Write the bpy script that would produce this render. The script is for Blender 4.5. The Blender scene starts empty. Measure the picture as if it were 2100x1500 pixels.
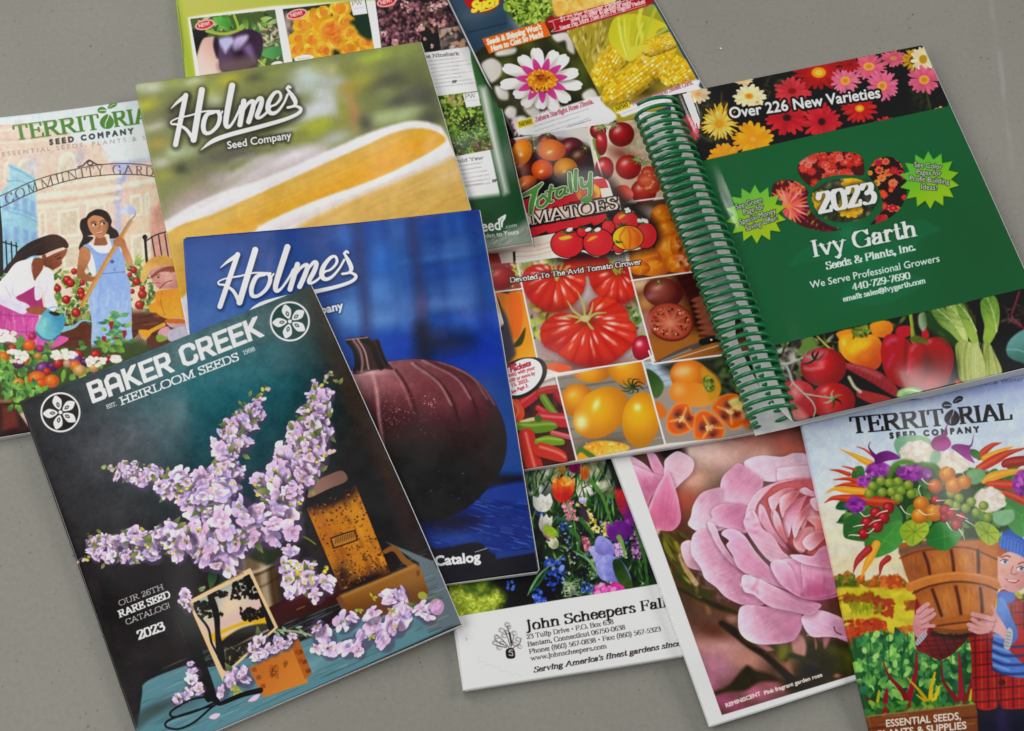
# Seed catalogues fanned out on a grey table, seen from above.  Everything is built here.
import bpy, bmesh, math, random
import numpy as np

scene = bpy.context.scene
PW, PH = 2100., 1500.                        # the photograph's pixels
FPX, PITCH, ROLL, DIST = 2677.3, math.radians(23.1946), math.radians(13.3509), 1.0212

# ---------------------------------------------------------------- camera
_r = np.array([1., 0, 0])
FWD = np.array([0, math.sin(PITCH), -math.cos(PITCH)])
_u = np.array([0, math.cos(PITCH), math.sin(PITCH)])
RGT = _r * math.cos(ROLL) + _u * math.sin(ROLL)
UPV = -_r * math.sin(ROLL) + _u * math.cos(ROLL)
CAM = -FWD * DIST
cd = bpy.data.cameras.new('camera')
cd.sensor_width = 36
cd.lens = FPX / PW * 36
cd.clip_start, cd.clip_end = .05, 50
co = bpy.data.objects.new('camera', cd)
scene.collection.objects.link(co)
from mathutils import Matrix, Vector
co.matrix_world = Matrix(((RGT[0], UPV[0], -FWD[0], CAM[0]), (RGT[1], UPV[1], -FWD[1], CAM[1]), (RGT[2], UPV[2], -FWD[2], CAM[2]), (0, 0, 0, 1)))
cd.dof.use_dof = True
cd.dof.focus_distance = 1.0
cd.dof.aperture_fstop = 20
scene.camera = co

# ---------------------------------------------------------------- indoor light
wd = bpy.data.worlds.new('World')
scene.world = wd
wd.use_nodes = True
bgn = wd.node_tree.nodes['Background']
bgn.inputs[0].default_value = (.93, .96, 1, 1)
bgn.inputs[1].default_value = .2

def lamp(name, loc, to, sx, sy, watts, col):
 l = bpy.data.lights.new(name, 'AREA')
 l.shape = 'RECTANGLE'
 l.size, l.size_y, l.energy, l.color = sx, sy, watts, col
 o = bpy.data.objects.new(name, l)
 scene.collection.objects.link(o)
 o.location = loc
 o.rotation_euler = (Vector(to) - Vector(loc)).to_track_quat('-Z', 'Y').to_euler()
 return o
lamp('ceiling_or_added_lamp', (2.2, 1.35, 1.8), (0, 0, 0), 1.2, 1.2, 30, (1, .98, .95))
lamp('ceiling_or_added_lamp', (-2.1, 1.25, 1.9), (0, 0, 0), 1.2, 1.2, 22, (1, .985, .96))
lamp('ceiling_or_added_lamp', (-.45, .8, 1.7), (0, 0, 0), .35, .3, 3, (1, .98, .95))  # small added lamp, placed to give the glare along the coil
lamp('ceiling_or_added_lamp', (-1.5, -.9, 1.7), (0, 0, 0), 1.4, 1.4, 24, (1, .99, .975))  # added fill lamp, behind and left of the camera, balances the light
scene.view_settings.view_transform = 'Standard'
scene.view_settings.look = 'None'
scene.view_settings.exposure = 0
scene.view_settings.gamma = 1
scene.view_settings.use_curve_mapping = False
LIT = .78                                    # light level the printed colours were judged under

# ---------------------------------------------------------------- print shop
# Every cover is a printed sheet.  Its picture is drawn here with plain numpy
# (polygons, strokes, soft ellipses, lettering) and laid on the cover by UV.
def hx(c):
 if isinstance(c, str):
  return np.array([int(c[i:i + 2], 16) / 255. for i in (0, 2, 4)], np.float32)
 return np.asarray(c, np.float32)

def spline(pts, closed=False, n=6):
 p = np.asarray(pts, float)
 m = len(p)
 if m < 3:
  return p
 if closed:
  i0, i1, i2, i3 = [np.roll(p, k, 0) for k in (1, 0, -1, -2)]
 else:
  i1, i2 = p[:-1], p[1:]
  i0 = np.vstack([2 * p[0] - p[1], p[:-2]])
  i3 = np.vstack([p[2:], 2 * p[-1] - p[-2]])
 t = np.linspace(0, 1, n, endpoint=False)[None, :, None]
 a, b, c, d = [q[:, None, :] for q in (i0, i1, i2, i3)]
 o = .5 * ((2 * b) + (c - a) * t + (2 * a - 5 * b + 4 * c - d) * t * t + (3 * b - a - 3 * c + d) * t ** 3)
 o = o.reshape(-1, p.shape[1])
 return o if closed else np.vstack([o, p[-1]])

def segs_of(p):
 return np.hstack([p, np.roll(p, -1, 0)])

def sd_poly(S, X, Y):
 out = np.empty(X.size)
 ch = max(1, int(1.5e6 // max(1, len(S))))
 ax, ay, bx, by = [S[:, k][:, None] for k in range(4)]
 dx, dy = bx - ax, by - ay
 q = 1 / (dx * dx + dy * dy + 1e-12)
 dyy = np.where(np.abs(dy) < 1e-9, 1e-9, dy)
 for i in range(0, X.size, ch):
  x, y = X[None, i:i + ch], Y[None, i:i + ch]
  ux, uy = x - ax, y - ay
  t = np.clip((ux * dx + uy * dy) * q, 0, 1)
  d = np.sqrt(((ux - t * dx) ** 2 + (uy - t * dy) ** 2).min(0))
  cr = (((ay > y) != (by > y)) & (ux < dx * uy / dyy)).sum(0) & 1
  out[i:i + ch] = np.where(cr, -d, d)
 return out

def sd_strokes(S, X, Y):                     # rows: ax ay bx by wa wb (half widths)
 out = np.empty(X.size)
 ch = max(1, int(1.5e6 // max(1, len(S))))
 ax, ay, bx, by, wa, wb = [S[:, k][:, None] for k in range(6)]
 dx, dy = bx - ax, by - ay
 q = 1 / (dx * dx + dy * dy + 1e-12)
 for i in range(0, X.size, ch):
  ux, uy = X[None, i:i + ch] - ax, Y[None, i:i + ch] - ay
  t = np.clip((ux * dx + uy * dy) * q, 0, 1)
  out[i:i + ch] = (np.sqrt((ux - t * dx) ** 2 + (uy - t * dy) ** 2) - wa - (wb - wa) * t).min(0)
 return out

def vnoise(h, w, cell, rng):
 gh, gw = int(h / cell) + 3, int(w / cell) + 3
 g = rng.random((gh, gw))
 y, x = np.arange(h) / cell, np.arange(w) / cell
 yi, xi = y.astype(int), x.astype(int)
 fy, fx = y - yi, x - xi
 fy, fx = (fy * fy * (3 - 2 * fy))[:, None], (fx * fx * (3 - 2 * fx))[None]
 a, b = g[yi][:, xi], g[yi][:, xi + 1]
 c, d = g[yi + 1][:, xi], g[yi + 1][:, xi + 1]
 return (a * (1 - fx) + b * fx) * (1 - fy) + (c * (1 - fx) + d * fx) * fy

class Art:
 def __init__(s, x0, y0, x1, y1, bg, seed=1):
  s.x0, s.y0 = int(x0), int(y0)
  s.w, s.h = int(x1 - x0), int(y1 - y0)
  s.im = np.empty((s.h, s.w, 3), np.float32)
  s.im[:] = hx(bg)
  s.clip = None
  s.r = random.Random(seed)
  s.n = np.random.default_rng(seed)
  s.fr(0, 0, 1)

 def fr(s, ox, oy, k):                    # units of the following coordinates
  s.ox, s.oy, s.k = ox, oy, k

 def tf(s, p):
  return np.asarray(p, float).reshape(-1, 2) * s.k + [s.ox, s.oy]

 def win(s, p, pad):
  a, b = p.min(0) - pad, p.max(0) + pad
  i0, j0 = max(0, int(a[0] - s.x0)), max(0, int(a[1] - s.y0))
  i1, j1 = min(s.w, int(b[0] - s.x0) + 2), min(s.h, int(b[1] - s.y0) + 2)
  if i1 <= i0 or j1 <= j0:
   return None
  Y, X = np.mgrid[j0:j1, i0:i1]
  return (j0, j1, i0, i1), (X + s.x0 + .5).ravel().astype(float), (Y + s.y0 + .5).ravel().astype(float)

 def put(s, W, m, col, g=None, X=None, Y=None):
  j0, j1, i0, i1 = W
  m = m.reshape(j1 - j0, i1 - i0, 1).astype(np.float32)
  if s.clip is not None:
   m = m * s.clip[j0:j1, i0:i1, None]
  c = hx(col)
  if g is not None:
   if g[0] == 'l':
    (ax, ay), (bx, by) = s.tf([g[1], g[2]])
    t = ((X - ax) * (bx - ax) + (Y - ay) * (by - ay)) / ((bx - ax) ** 2 + (by - ay) ** 2 + 1e-9)
   else:                            # 'r' centre, radius: second colour sits at the centre
    (ax, ay), = s.tf([g[1]])
    t = 1 - np.hypot(X - ax, Y - ay) / (g[2] * s.k)
   t = np.clip(t, 0, 1).reshape(j1 - j0, i1 - i0, 1).astype(np.float32)
   t = t * t * (3 - 2 * t)
   c = c * (1 - t) + hx(g[3]) * t
  v = s.im[j0:j1, i0:i1]
  v += (c - v) * m

 def raw(s, p, col, e=.6, a=1., g=None):
  q = s.win(p, e + 1)
  if q is None:
   return
  W, X, Y = q
  s.put(W, np.clip(.5 - sd_poly(segs_of(p), X, Y) / (2 * e), 0, 1) * a, col, g, X, Y)

 def P(s, pts, col, e=.6, a=1., g=None):  # smooth closed shape
  s.raw(spline(s.tf(pts), True), col, e, a, g)

 def Q(s, pts, col, e=.6, a=1., g=None):  # straight-edged shape
  s.raw(s.tf(pts), col, e, a, g)

 def E(s, x, y, rx, ry=None, ang=0, col='ffffff', e=.6, a=1., g=None):
  ry = rx if ry is None else ry
  (cx, cy), = s.tf([(x, y)])
  rx, ry = max(rx * s.k, .3), max(ry * s.k, .3)
  R = max(rx, ry)
  q = s.win(np.array([[cx - R, cy - R], [cx + R, cy + R]]), e + 1)
  if q is None:
   return
  W, X, Y = q
  c, n = math.cos(math.radians(ang)), math.sin(math.radians(ang))
  u, v = ((X - cx) * c + (Y - cy) * n) / rx, ((Y - cy) * c - (X - cx) * n) / ry
  rr = np.sqrt(u * u + v * v)
  s.put(W, np.clip(.5 - (rr - 1) * min(rx, ry) / (2 * e), 0, 1) * a, col, g, X, Y)

 def G(s, x, y, rx, ry=None, ang=0, col='ffffff', a=1.):      # gaussian glow
  ry = rx if ry is None else ry
  (cx, cy), = s.tf([(x, y)])
  rx, ry = rx * s.k, ry * s.k
  R = 2.2 * max(rx, ry)
  q = s.win(np.array([[cx - R, cy - R], [cx + R, cy + R]]), 1)
  if q is None:
   return
  W, X, Y = q
  c, n = math.cos(math.radians(ang)), math.sin(math.radians(ang))
  u, v = ((X - cx) * c + (Y - cy) * n) / rx, ((Y - cy) * c - (X - cx) * n) / ry
  s.put(W, np.clip(np.exp(-(u * u + v * v)) - .008, 0, 1) * a, col)

 def L(s, pts, w, col, e=.5, a=1., w2=None, sm=True):         # stroke; w..w2 full widths, or list
  p = s.tf(pts)
  k = np.linspace(0, 1, len(p))
  ww = np.interp(k, np.linspace(0, 1, len(w)), w) if isinstance(w, (list, tuple)) else w + ((w if w2 is None else w2) - w) * k
  p = np.c_[p, np.asarray(ww) * s.k / 2]
  if sm and len(p) > 2:
   p = spline(p)
  S = np.c_[p[:-1, :2], p[1:, :2], p[:-1, 2], p[1:, 2]]
  q = s.win(p[:, :2], p[:, 2].max() + e + 1)
  if q is None:
   return
  W, X, Y = q
  s.put(W, np.clip(.5 - sd_strokes(S, X, Y) / (2 * e), 0, 1) * a, col)

 def mask(s, pts, sm=False, e=.6):        # clip everything after to this shape
  if pts is None:
   s.clip = None
   return
  p = s.tf(pts)
  p = spline(p, True) if sm else p
  s.clip = np.zeros((s.h, s.w), np.float32)
  q = s.win(p, 2)
  if q is None:
   return
  (j0, j1, i0, i1), X, Y = q
  s.clip[j0:j1, i0:i1] = np.clip(.5 - sd_poly(segs_of(p), X, Y) / (2 * e), 0, 1).reshape(j1 - j0, i1 - i0)

 def grain(s, amp, cell=3., oct=3):       # mottling of the printed picture (respects mask)
  t = sum((vnoise(s.h, s.w, cell * 2 ** o, s.n) - .5) / (1 if o == oct - 1 else 1.6) for o in range(oct))
  t = t[:, :, None].astype(np.float32) * amp
  if s.clip is not None:
   t = t * s.clip[:, :, None]
  s.im *= 1 + t

 def spray(s, box, n, r, cols, asp=(.5, 1), e=.8, a=1., ang=(0, 180), poly=None):
  x0, y0, x1, y1 = box
  pp = np.asarray(poly, float) if poly is not None else None
  for _ in range(n):
   x, y = s.r.uniform(x0, x1), s.r.uniform(y0, y1)
   if pp is not None and sd_poly(segs_of(pp), np.array([x]), np.array([y]))[0] > 0:
    continue
   q = s.r.uniform(*r)
   s.E(x, y, q, q * s.r.uniform(*asp), s.r.uniform(*ang), s.r.choice(cols), e, a)

 def leaf(s, x, y, l, w, ang, col, col2=None, e=.6, vein=None):
  c, n = math.cos(math.radians(ang)), math.sin(math.radians(ang))
  P = [(0, 0), (.25, .42), (.55, .5), (.8, .28), (1, 0), (.8, -.28), (.55, -.5), (.25, -.42)]
  q = [(x + l * u * c - w * v * n, y + l * u * n + w * v * c) for u, v in P]
  s.P(q, col, e, 1, ('l', q[0], q[4], col2) if col2 else None)
  if vein:
   s.L([q[0], q[4]], max(1 / s.k, w * .08), vein, a=.7)

 def daisy(s, x, y, r, n, col, col2, ctr, cr=.25, sq=1., w=.5, ang=0, j=.12, core=None, tip=None):
  ca, sa = math.cos(math.radians(ang)), math.sin(math.radians(ang))
  a0 = s.r.random() * 6.28
  for ring, f in ((0, 1.), (1, .82)):
   for i in range(n):
    t = a0 + (i + .5 * ring) * 6.283 / n + s.r.uniform(-j, j)
    R = r * f * s.r.uniform(.9, 1.06)
    ww = R * 4.3 / n * w * 2
    c, m = math.cos(t), math.sin(t)
    q = []
    for u, v in ((.1, .25), (.6, .8), (.88, .75), (1, .0), (.88, -.75), (.6, -.8), (.1, -.25)):
     px, py = R * u * c - ww * .5 * v * m, (R * u * m + ww * .5 * v * c) * sq
     q.append((x + px * ca - py * sa, y + px * sa + py * ca))
    cc = hx(col) * s.r.uniform(.86, 1.06)
    s.P(q, np.clip(cc, 0, 1), .6, 1, ('l', q[3], (x, y), col2))
  s.E(x, y, r * cr, r * cr * sq, ang, ctr, .8)
  if core:
   s.E(x, y, r * cr * .55, r * cr * .55 * sq, ang, core, 1.2)

 def berry(s, x, y, rx, ry, ang, col, dark, hi='ffe0d8', a=.8, hl=(-.3, -.35, .3)):
  # a round fruit as it is drawn in the printed picture
  s.E(x, y, rx, ry, ang, dark, .8, 1, ('r', (x - rx * .15, y - ry * .2), max(rx, ry) * 1.15, col))
  s.G(x + rx * hl[0], y + ry * hl[1], rx * hl[2], ry * hl[2] * .7, ang - 30, hi, a)

 # ---- lettering
 def T(s, txt, p0, p1, up, col, font='sans', bold=0., w=None, out=None, glow=None, arc=0., a=1., nib=None, track=0.):
  (ax, ay), (bx, by) = s.tf([p0, p1])
  ux, uy = up[0] * s.k, up[1] * s.k
  G = [glyph(c, font) for c in txt]
  tot = sum(g[0] for g in G) + track * (len(G) - 1)
  dx, dy = (bx - ax) / tot, (by - ay) / tot
  hh = math.hypot(ux, uy)
  pos, items = 0., []
  for g in G:
   if g[1] is not None and len(g[1]):
    cx = pos + g[0] / 2
    t = cx / tot
    b = arc * s.k * 4 * t * (1 - t)
    th = math.atan2(-arc * s.k * 4 * (1 - 2 * t), math.hypot(bx - ax, by - ay)) if arc else 0
    items.append((pos, g, b, th))
   pos += g[0] + track
  nx, ny = ux / hh, uy / hh
  for layer in ((glow, out, 'main') if True else ()):
   if layer is None:
    continue
   for pos, g, b, th in items:
    S = g[1]
    def mp(x, y):
     if th:
      cx = g[0] / 2
      xr, yr = (x - cx), y
      kx = hh / math.hypot(dx, dy)
      ct, st = math.cos(-th), math.sin(-th)
      x, y = cx + xr * ct - yr * st * kx * 1., xr * st / kx + yr * ct
     return (ax + (pos + x) * dx + y * ux + nx * b, ay + (pos + x) * dy + y * uy + ny * b)
    x1, y1 = mp(S[:, 0], S[:, 1])
    x2, y2 = mp(S[:, 2], S[:, 3])
    sk = S.shape[1] > 4
    ww = (w if w is not None else g[2]) * hh
    if sk:
     kx = nib if nib is not None else (.2 if font == 'serif' else None)
     hw0 = np.full(len(S), ww / 2)
     if kx is not None:
      an = np.arctan2(-(S[:, 3] - S[:, 1]), S[:, 2] - S[:, 0])
      q = np.abs(np.sin(np.where(np.isfinite(an), an, 0) - .3))
      hw0 = ww / 2 * (kx + (1 - kx) * q)
     hw0 = hw0 * S[:, 4]
     SS = np.c_[x1, y1, x2, y2, hw0, hw0]
     pad = ww
    else:
     SS = np.c_[x1, y1, x2, y2]
     pad = 1
    ex = 0
    if isinstance(layer, tuple):
     ex = layer[1] * s.k
     pad += ex * 2.2
    pts = np.vstack([SS[:, :2], SS[:, 2:4]])
    q = s.win(pts, pad + 2)
    if q is None:
     continue
    W, X, Y = q
    d = sd_strokes(SS, X, Y) if sk else sd_poly(SS, X, Y)
    d = d - bold * s.k
    if sk and not th and g[3]:
     det = dx * uy - dy * ux
     yl = ((Y - ay) * dx - (X - ax) * dy) / det
     d = np.maximum(d, np.maximum(-yl - .012, yl - 1.012) * hh - bold * s.k)
    if isinstance(layer, str):
     s.put(W, np.clip(.5 - d / 1.1, 0, 1) * a, col)
    elif layer is glow:
     s.put(W, np.clip(1 - d / (ex * 2), 0, 1) ** 1.5 * (layer[2] if len(layer) > 2 else .8), layer[0])
    else:
     s.put(W, np.clip(.5 - (d - ex) / 1.1, 0, 1), layer[0])

# ---- alphabets.  'sans' is Blender's built-in face; the serif and slab faces are
# drawn here as pen strokes: L polyline, C curve, S serif, J left serif, R right serif, t thin tick, D dot
PEN = {
 ' ': '34', 'A': '94;L 46 100 10 0;L 46 100 84 0;t 22 34 70 34;S 10 0;S 84 0',
 'B': '80;L 18 0 18 100;C 18 99 50 99 66 90 66 75 56 58 18 54;C 18 54 58 53 73 38 73 24 60 5 18 1;J 18 100;J 18 0',
 'C': '84;C 76 76 66 93 46 100 24 92 11 70 10 48 14 24 30 5 50 0 68 6 79 22;t 77 100 76 72',
 'D': '90;L 18 0 18 100;C 18 99 48 98 70 86 81 62 81 38 70 14 48 2 18 1;J 18 100;J 18 0',
 'E': '76;L 18 0 18 100;t 18 99 66 99;t 66 99 67 80;t 18 52 54 52;t 54 63 54 41;t 18 1 69 1;t 69 1 72 22;J 18 100;J 18 0',
 'F': '70;L 18 0 18 100;t 18 99 64 99;t 64 99 65 78;t 18 52 52 52;t 52 63 52 41;J 18 100;S 18 0',
 'G': '92;C 78 76 66 93 46 100 24 92 11 70 10 48 14 24 30 5 50 0 66 3 79 12;L 79 8 79 42;S 77 42;t 79 100 78 74',
 'H': '98;L 20 0 20 100;L 78 0 78 100;t 20 52 78 52;S 20 0;S 78 0;S 20 100;S 78 100',
 'I': '42;L 21 0 21 100;S 21 0;S 21 100',
 'J': '50;L 29 100 29 12;C 29 14 26 -8 14 -18 2 -16;S 29 100',
 'K': '92;L 18 0 18 100;t 74 100 22 46;L 36 60 80 0;S 18 0;S 18 100;S 74 100;S 80 0',
 'L': '74;L 18 0 18 100;t 18 1 66 1;t 66 1 69 24;S 18 100;J 18 0',
 'M': '118;t 20 0 22 100;L 22 100 58 4;t 58 4 96 100;L 98 100 100 0;S 20 0;S 100 0;J 22 100;R 96 100',
 'N': '98;t 18 0 18 100;L 18 100 80 0;t 80 0 80 100;S 18 0;J 18 100;S 80 100',
 'O': '98;C 49 100 74 92 88 70 88 30 74 8 49 0 24 8 10 30 10 70 24 92 49 100',
 'P': '76;L 18 0 18 100;C 18 99 52 99 68 88 68 66 52 48 18 47;S 18 0;J 18 100',
 'R': '88;L 18 0 18 100;C 18 99 52 99 67 89 67 68 52 53 18 51;L 42 52 76 0;S 18 0;J 18 100;R 76 0',
 'S': '66;C 56 82 46 98 30 100 14 92 11 76 22 62 44 50 56 36 55 16 42 2 26 0 10 10 8 24;t 57 100 57 78;t 8 0 8 24',
 'T': '82;L 41 0 41 100;t 8 99 74 99;t 8 99 6 78;t 74 99 76 78;S 41 0',
 'U': '96;L 18 100 18 34;C 18 36 22 8 48 0 72 8 78 36;t 78 100 78 34;S 18 100;S 78 100',
 'V': '92;L 10 100 48 2;t 48 2 82 100;S 10 100;S 82 100',
 'W': '126;L 8 100 38 2;t 38 2 62 92;L 62 96 88 2;t 88 2 116 100;S 8 100;S 116 100',
 'X': '88;L 12 100 76 0;t 74 100 12 0;S 12 100;S 74 100;S 12 0;S 76 0',
 'Y': '86;L 8 100 44 46;t 44 46 78 100;L 44 46 44 0;S 8 100;S 78 100;S 44 0',
 'Z': '78;t 10 99 70 99;L 68 98 10 2;t 10 1 70 1;t 70 1 73 22;t 10 99 8 80', '$': '66;C 56 82 46 98 30 100 14 92 11 76 22 62 44 50 56 36 55 16 42 2 26 0 10 10 8 24;t 32 110 32 -10',
 'a': '58;C 12 52 18 64 30 66 42 60 43 46;L 43 48 43 10 54 2;C 43 40 22 36 10 24 10 10 22 1 36 8 43 16',
 'b': '64;L 14 102 14 2;C 14 52 26 65 42 66 54 52 55 32 48 10 32 0 14 10;J 14 100',
 'c': '54;C 48 52 40 65 26 66 13 54 9 34 14 12 28 1 42 4 50 16',
 'd': '66;L 52 102 52 4 60 2;C 52 54 40 66 24 64 11 48 10 28 18 6 32 0 46 6 52 16;J 52 100',
 'e': '56;C 12 38 48 40;C 48 40 46 58 30 67 14 56 9 34 14 12 28 0 42 4 50 16',
 'f': '40;L 18 0 18 78;C 18 74 22 96 34 102 44 94;t 4 64 36 64;S 18 0',
 'g': '58;C 26 66 42 60 44 44 38 30 24 26 12 34 10 50 16 62 26 66;C 16 30 10 18 18 10 40 8 52 -2 48 -20 26 -30 8 -22 10 -8 22 2;t 42 60 56 66',
 'h': '70;L 16 102 16 0;C 16 48 28 62 42 66 52 58 54 44;L 54 48 54 0;J 16 100;S 16 0;S 54 0',
 'i': '34;L 18 66 18 0;D 18 90;J 18 65;S 18 0',
 'j': '32;L 18 66 18 -8;C 18 -4 14 -24 2 -28;D 18 90;J 18 65',
 'k': '66;L 16 102 16 0;t 50 64 18 30;L 28 40 56 0;J 16 100;S 16 0;S 56 0;S 48 65',
 'l': '34;L 18 102 18 0;J 18 100;S 18 0',
 'm': '104;L 16 66 16 0;C 16 48 28 64 40 66 50 58 52 44;L 52 48 52 0;C 52 48 64 64 76 66 86 58 88 44;L 88 48 88 0;J 16 65;S 16 0;S 52 0;S 88 0',
 'n': '70;L 16 66 16 0;C 16 48 28 62 42 66 52 58 54 44;L 54 48 54 0;J 16 65;S 16 0;S 54 0',
 'o': '62;C 31 67 48 58 54 34 48 8 31 -1 14 8 8 34 14 58 31 67',
 'p': '66;L 16 66 16 -30;C 16 52 28 65 42 66 55 52 56 32 48 8 32 0 16 10;J 16 65;S 16 -30',
 'q': '64;L 50 66 50 -30;C 50 54 38 66 24 64 11 48 10 28 18 6 32 0 50 14;S 50 -30',
 'r': '50;L 16 66 16 0;C 16 44 24 60 36 67 46 58;J 16 65;S 16 0',
 's': '48;C 40 54 32 65 20 66 10 54 16 42 32 30 41 16 34 2 20 -1 9 4 7 14',
 't': '42;L 19 88 19 14;C 19 16 24 0 36 4 40 12;t 4 64 36 64',
 'u': '70;L 16 66 16 20;C 16 22 22 0 36 2 50 12 54 20;L 54 66 54 2 62 2;J 16 65;J 54 65',
 'v': '62;L 10 66 32 2;t 32 2 54 66;S 10 65;S 54 65',
 'w': '92;L 8 66 28 2;t 28 2 46 60;L 46 62 64 2;t 64 2 84 66;S 8 65;S 84 65',
 'x': '62;L 10 66 52 0;t 50 66 10 0;S 10 65;S 50 65;S 10 0;S 52 0',
 'y': '62;L 10 66 32 2;t 54 66 26 -22;C 28 -18 18 -30 6 -24;S 10 65;S 54 65',
 'z': '56;t 8 64 48 64;L 48 64 8 2;t 8 2 50 2',
 '0': '64;C 32 100 52 84 56 50 52 16 32 0 12 16 8 50 12 84 32 100', '1': '48;L 26 98 26 0;t 26 98 10 84;S 26 0',
 '2': '64;C 10 76 18 96 34 100 52 90 52 70 36 44 10 6;L 10 5 54 5;t 54 5 58 24',
 '3': '62;C 10 82 20 98 36 99 50 86 44 64 26 54;C 26 54 50 50 56 30 46 8 28 -1 8 10',
 '4': '66;t 44 98 6 30;t 6 30 60 30;L 44 98 44 0;S 44 0', '5': '62;t 18 98 54 98;t 18 98 14 56;C 14 56 34 62 52 50 54 24 40 4 22 -1 8 10',
 '6': '64;C 54 88 36 98 16 76 9 40 16 10 34 0 52 10 56 32 46 54 28 58 12 44', '7': '60;t 8 97 54 97;L 54 96 24 0;t 8 97 7 80',
 '8': '64;C 32 100 50 90 48 70 32 54 14 70 14 90 32 100;C 32 54 54 42 54 16 32 0 10 16 10 42 32 54',
 '9': '64;C 10 12 28 2 48 24 55 60 48 90 30 100 12 90 8 68 18 48 36 44 52 56',
 '.': '26;D 12 5', ',': '26;D 12 5;t 15 4 8 -16', ':': '26;D 12 5;D 12 55', '!': '28;L 14 100 14 30;D 14 5', '-': '38;L 6 34 32 34', "'": '20;L 10 100 9 78',
 '(': '36;C 30 106 14 74 10 40 14 6 30 -24', ')': '36;C 6 106 22 74 26 40 22 6 6 -24', '•': '44;D 22 46;D 22 50',
 '&': '90;C 82 48 66 8 36 -1 12 12 14 34 40 56 52 76 46 94 32 99 20 86 26 66 50 30 86 0;S 80 50',
 '@': '104;C 70 60 52 72 36 52 36 24 54 18 68 34;L 70 68 68 24;C 68 26 84 18 94 44 84 82 52 94 20 80 8 40 24 4 56 -12 86 -2',
}
BLOCK = {   # rounded block capitals of the big dark cover
 'B': '74;L 14 6 14 94 50 94 60 84 60 62 50 52 14 52;L 50 52 64 42 64 16 54 6 14 6',
 'A': '76;L 12 0 12 76 28 94 48 94 64 76 64 0;L 12 40 64 40', 'K': '74;L 14 0 14 100;L 62 100 16 46;L 26 56 66 0',
 'E': '66;L 60 94 14 94 14 6 60 6;L 14 51 54 51', 'R': '74;L 14 0 14 94 50 94 62 84 62 56 50 46 14 46;L 38 46 66 0',
 'C': '74;L 64 70 64 80 50 94 28 94 12 80 12 20 28 6 50 6 64 20 64 30', ' ': '36'}
GC = {}

def pen_glyph(src, font):
 it = src.split(';')
 out = []
 sl = font in ('slab', 'slablight')
 for c in it[1:]:
  k, v = c[0], list(map(float, c[1:].split()))
  p = np.array(v).reshape(-1, 2) / 100
  f = 1.
  if k == 'C':
   p = spline(p, bool(np.allclose(p[0], p[-1])) and False, 5)
  elif k in 'SJR':
   h = .15 if font == 'serif' else (.13 if font == 'serifb' else .15)
   if font == 'block':
    continue
   x, y = p[0]
   y += .025 if y < .05 else (-.03 if y > .5 else 0)
   p = np.array([[x - (h if k in 'SJ' else 0), y], [x + (h if k in 'SR' else 0), y]])
   f = .5 if not sl else .85
  elif k == 'D':
   p = np.array([[p[0, 0] - .005, p[0, 1]], [p[0, 0] + .005, p[0, 1]]])
   f = 3. if font == 'serif' else 1.5
  elif k == 't' and not sl:
   f = .62
  n = len(p) - 1
  out.append(np.c_[p[:-1], p[1:], np.full(n, f)])
 return float(it[0]) / 100, (np.vstack(out) if out else None), {'serif': .165, 'serifb': .2, 'slab': .155, 'slablight': .085, 'block': .185}[font]

def glyph(ch, font):
 key = (ch, font)
 if key not in GC:
  if font == 'sans':
   GC[key] = bfont(ch)
  elif font == 'block':
   GC[key] = pen_glyph(BLOCK[ch], font) + (True,)
  else:
   GC[key] = pen_glyph(PEN.get(ch, '30'), font) + (ch not in 'gjpqyJ,()@$',)
 return GC[key]

def bfont(ch):
 def mesh_of(body):
  cu = bpy.data.curves.new('lettering', 'FONT')
  cu.body = body
  cu.resolution_u = 3
  ob = bpy.data.objects.new('lettering', cu)
  bpy.context.scene.collection.objects.link(ob)
  dg = bpy.context.evaluated_depsgraph_get()
  me = bpy.data.meshes.new_from_object(ob.evaluated_get(dg))
  v = np.array([p.co[:2] for p in me.vertices]) if len(me.vertices) else np.zeros((0, 2))
  cnt = {}
  for f in me.polygons:
   for e in f.edge_keys:
    cnt[e] = cnt.get(e, 0) + 1
  E = [e for e, n in cnt.items() if n == 1]
  bpy.data.meshes.remove(me)
  bpy.data.objects.remove(ob)
  bpy.data.curves.remove(cu)
  return v, E
 cap = GC.get('cap')
 if cap is None:
  v, _ = mesh_of('H')
  w, _ = mesh_of('HH')
  cap = GC['cap'] = (v[:, 1].max(), w[:, 0].max() - v[:, 0].max(), v[:, 0].max())
 v2, _ = mesh_of(ch + 'H')
 adv = (v2[:, 0].max() - cap[2]) / cap[0]
 if ch == ' ':
  return adv, None, 0
 v, E = mesh_of(ch)
 v = v / cap[0]
 return adv, np.array([[*v[a], *v[b]] for a, b in E]), 0

# ---------------------------------------------------------------- printed covers
LIL = ['d6c0e0', 'c8b0d8', 'e2cee4', 'bcaade', 'dab4d4', 'e6d6ea', 'cbb8e2', 'deb8d8', 'ae98ca', 'ecdcec']

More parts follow.
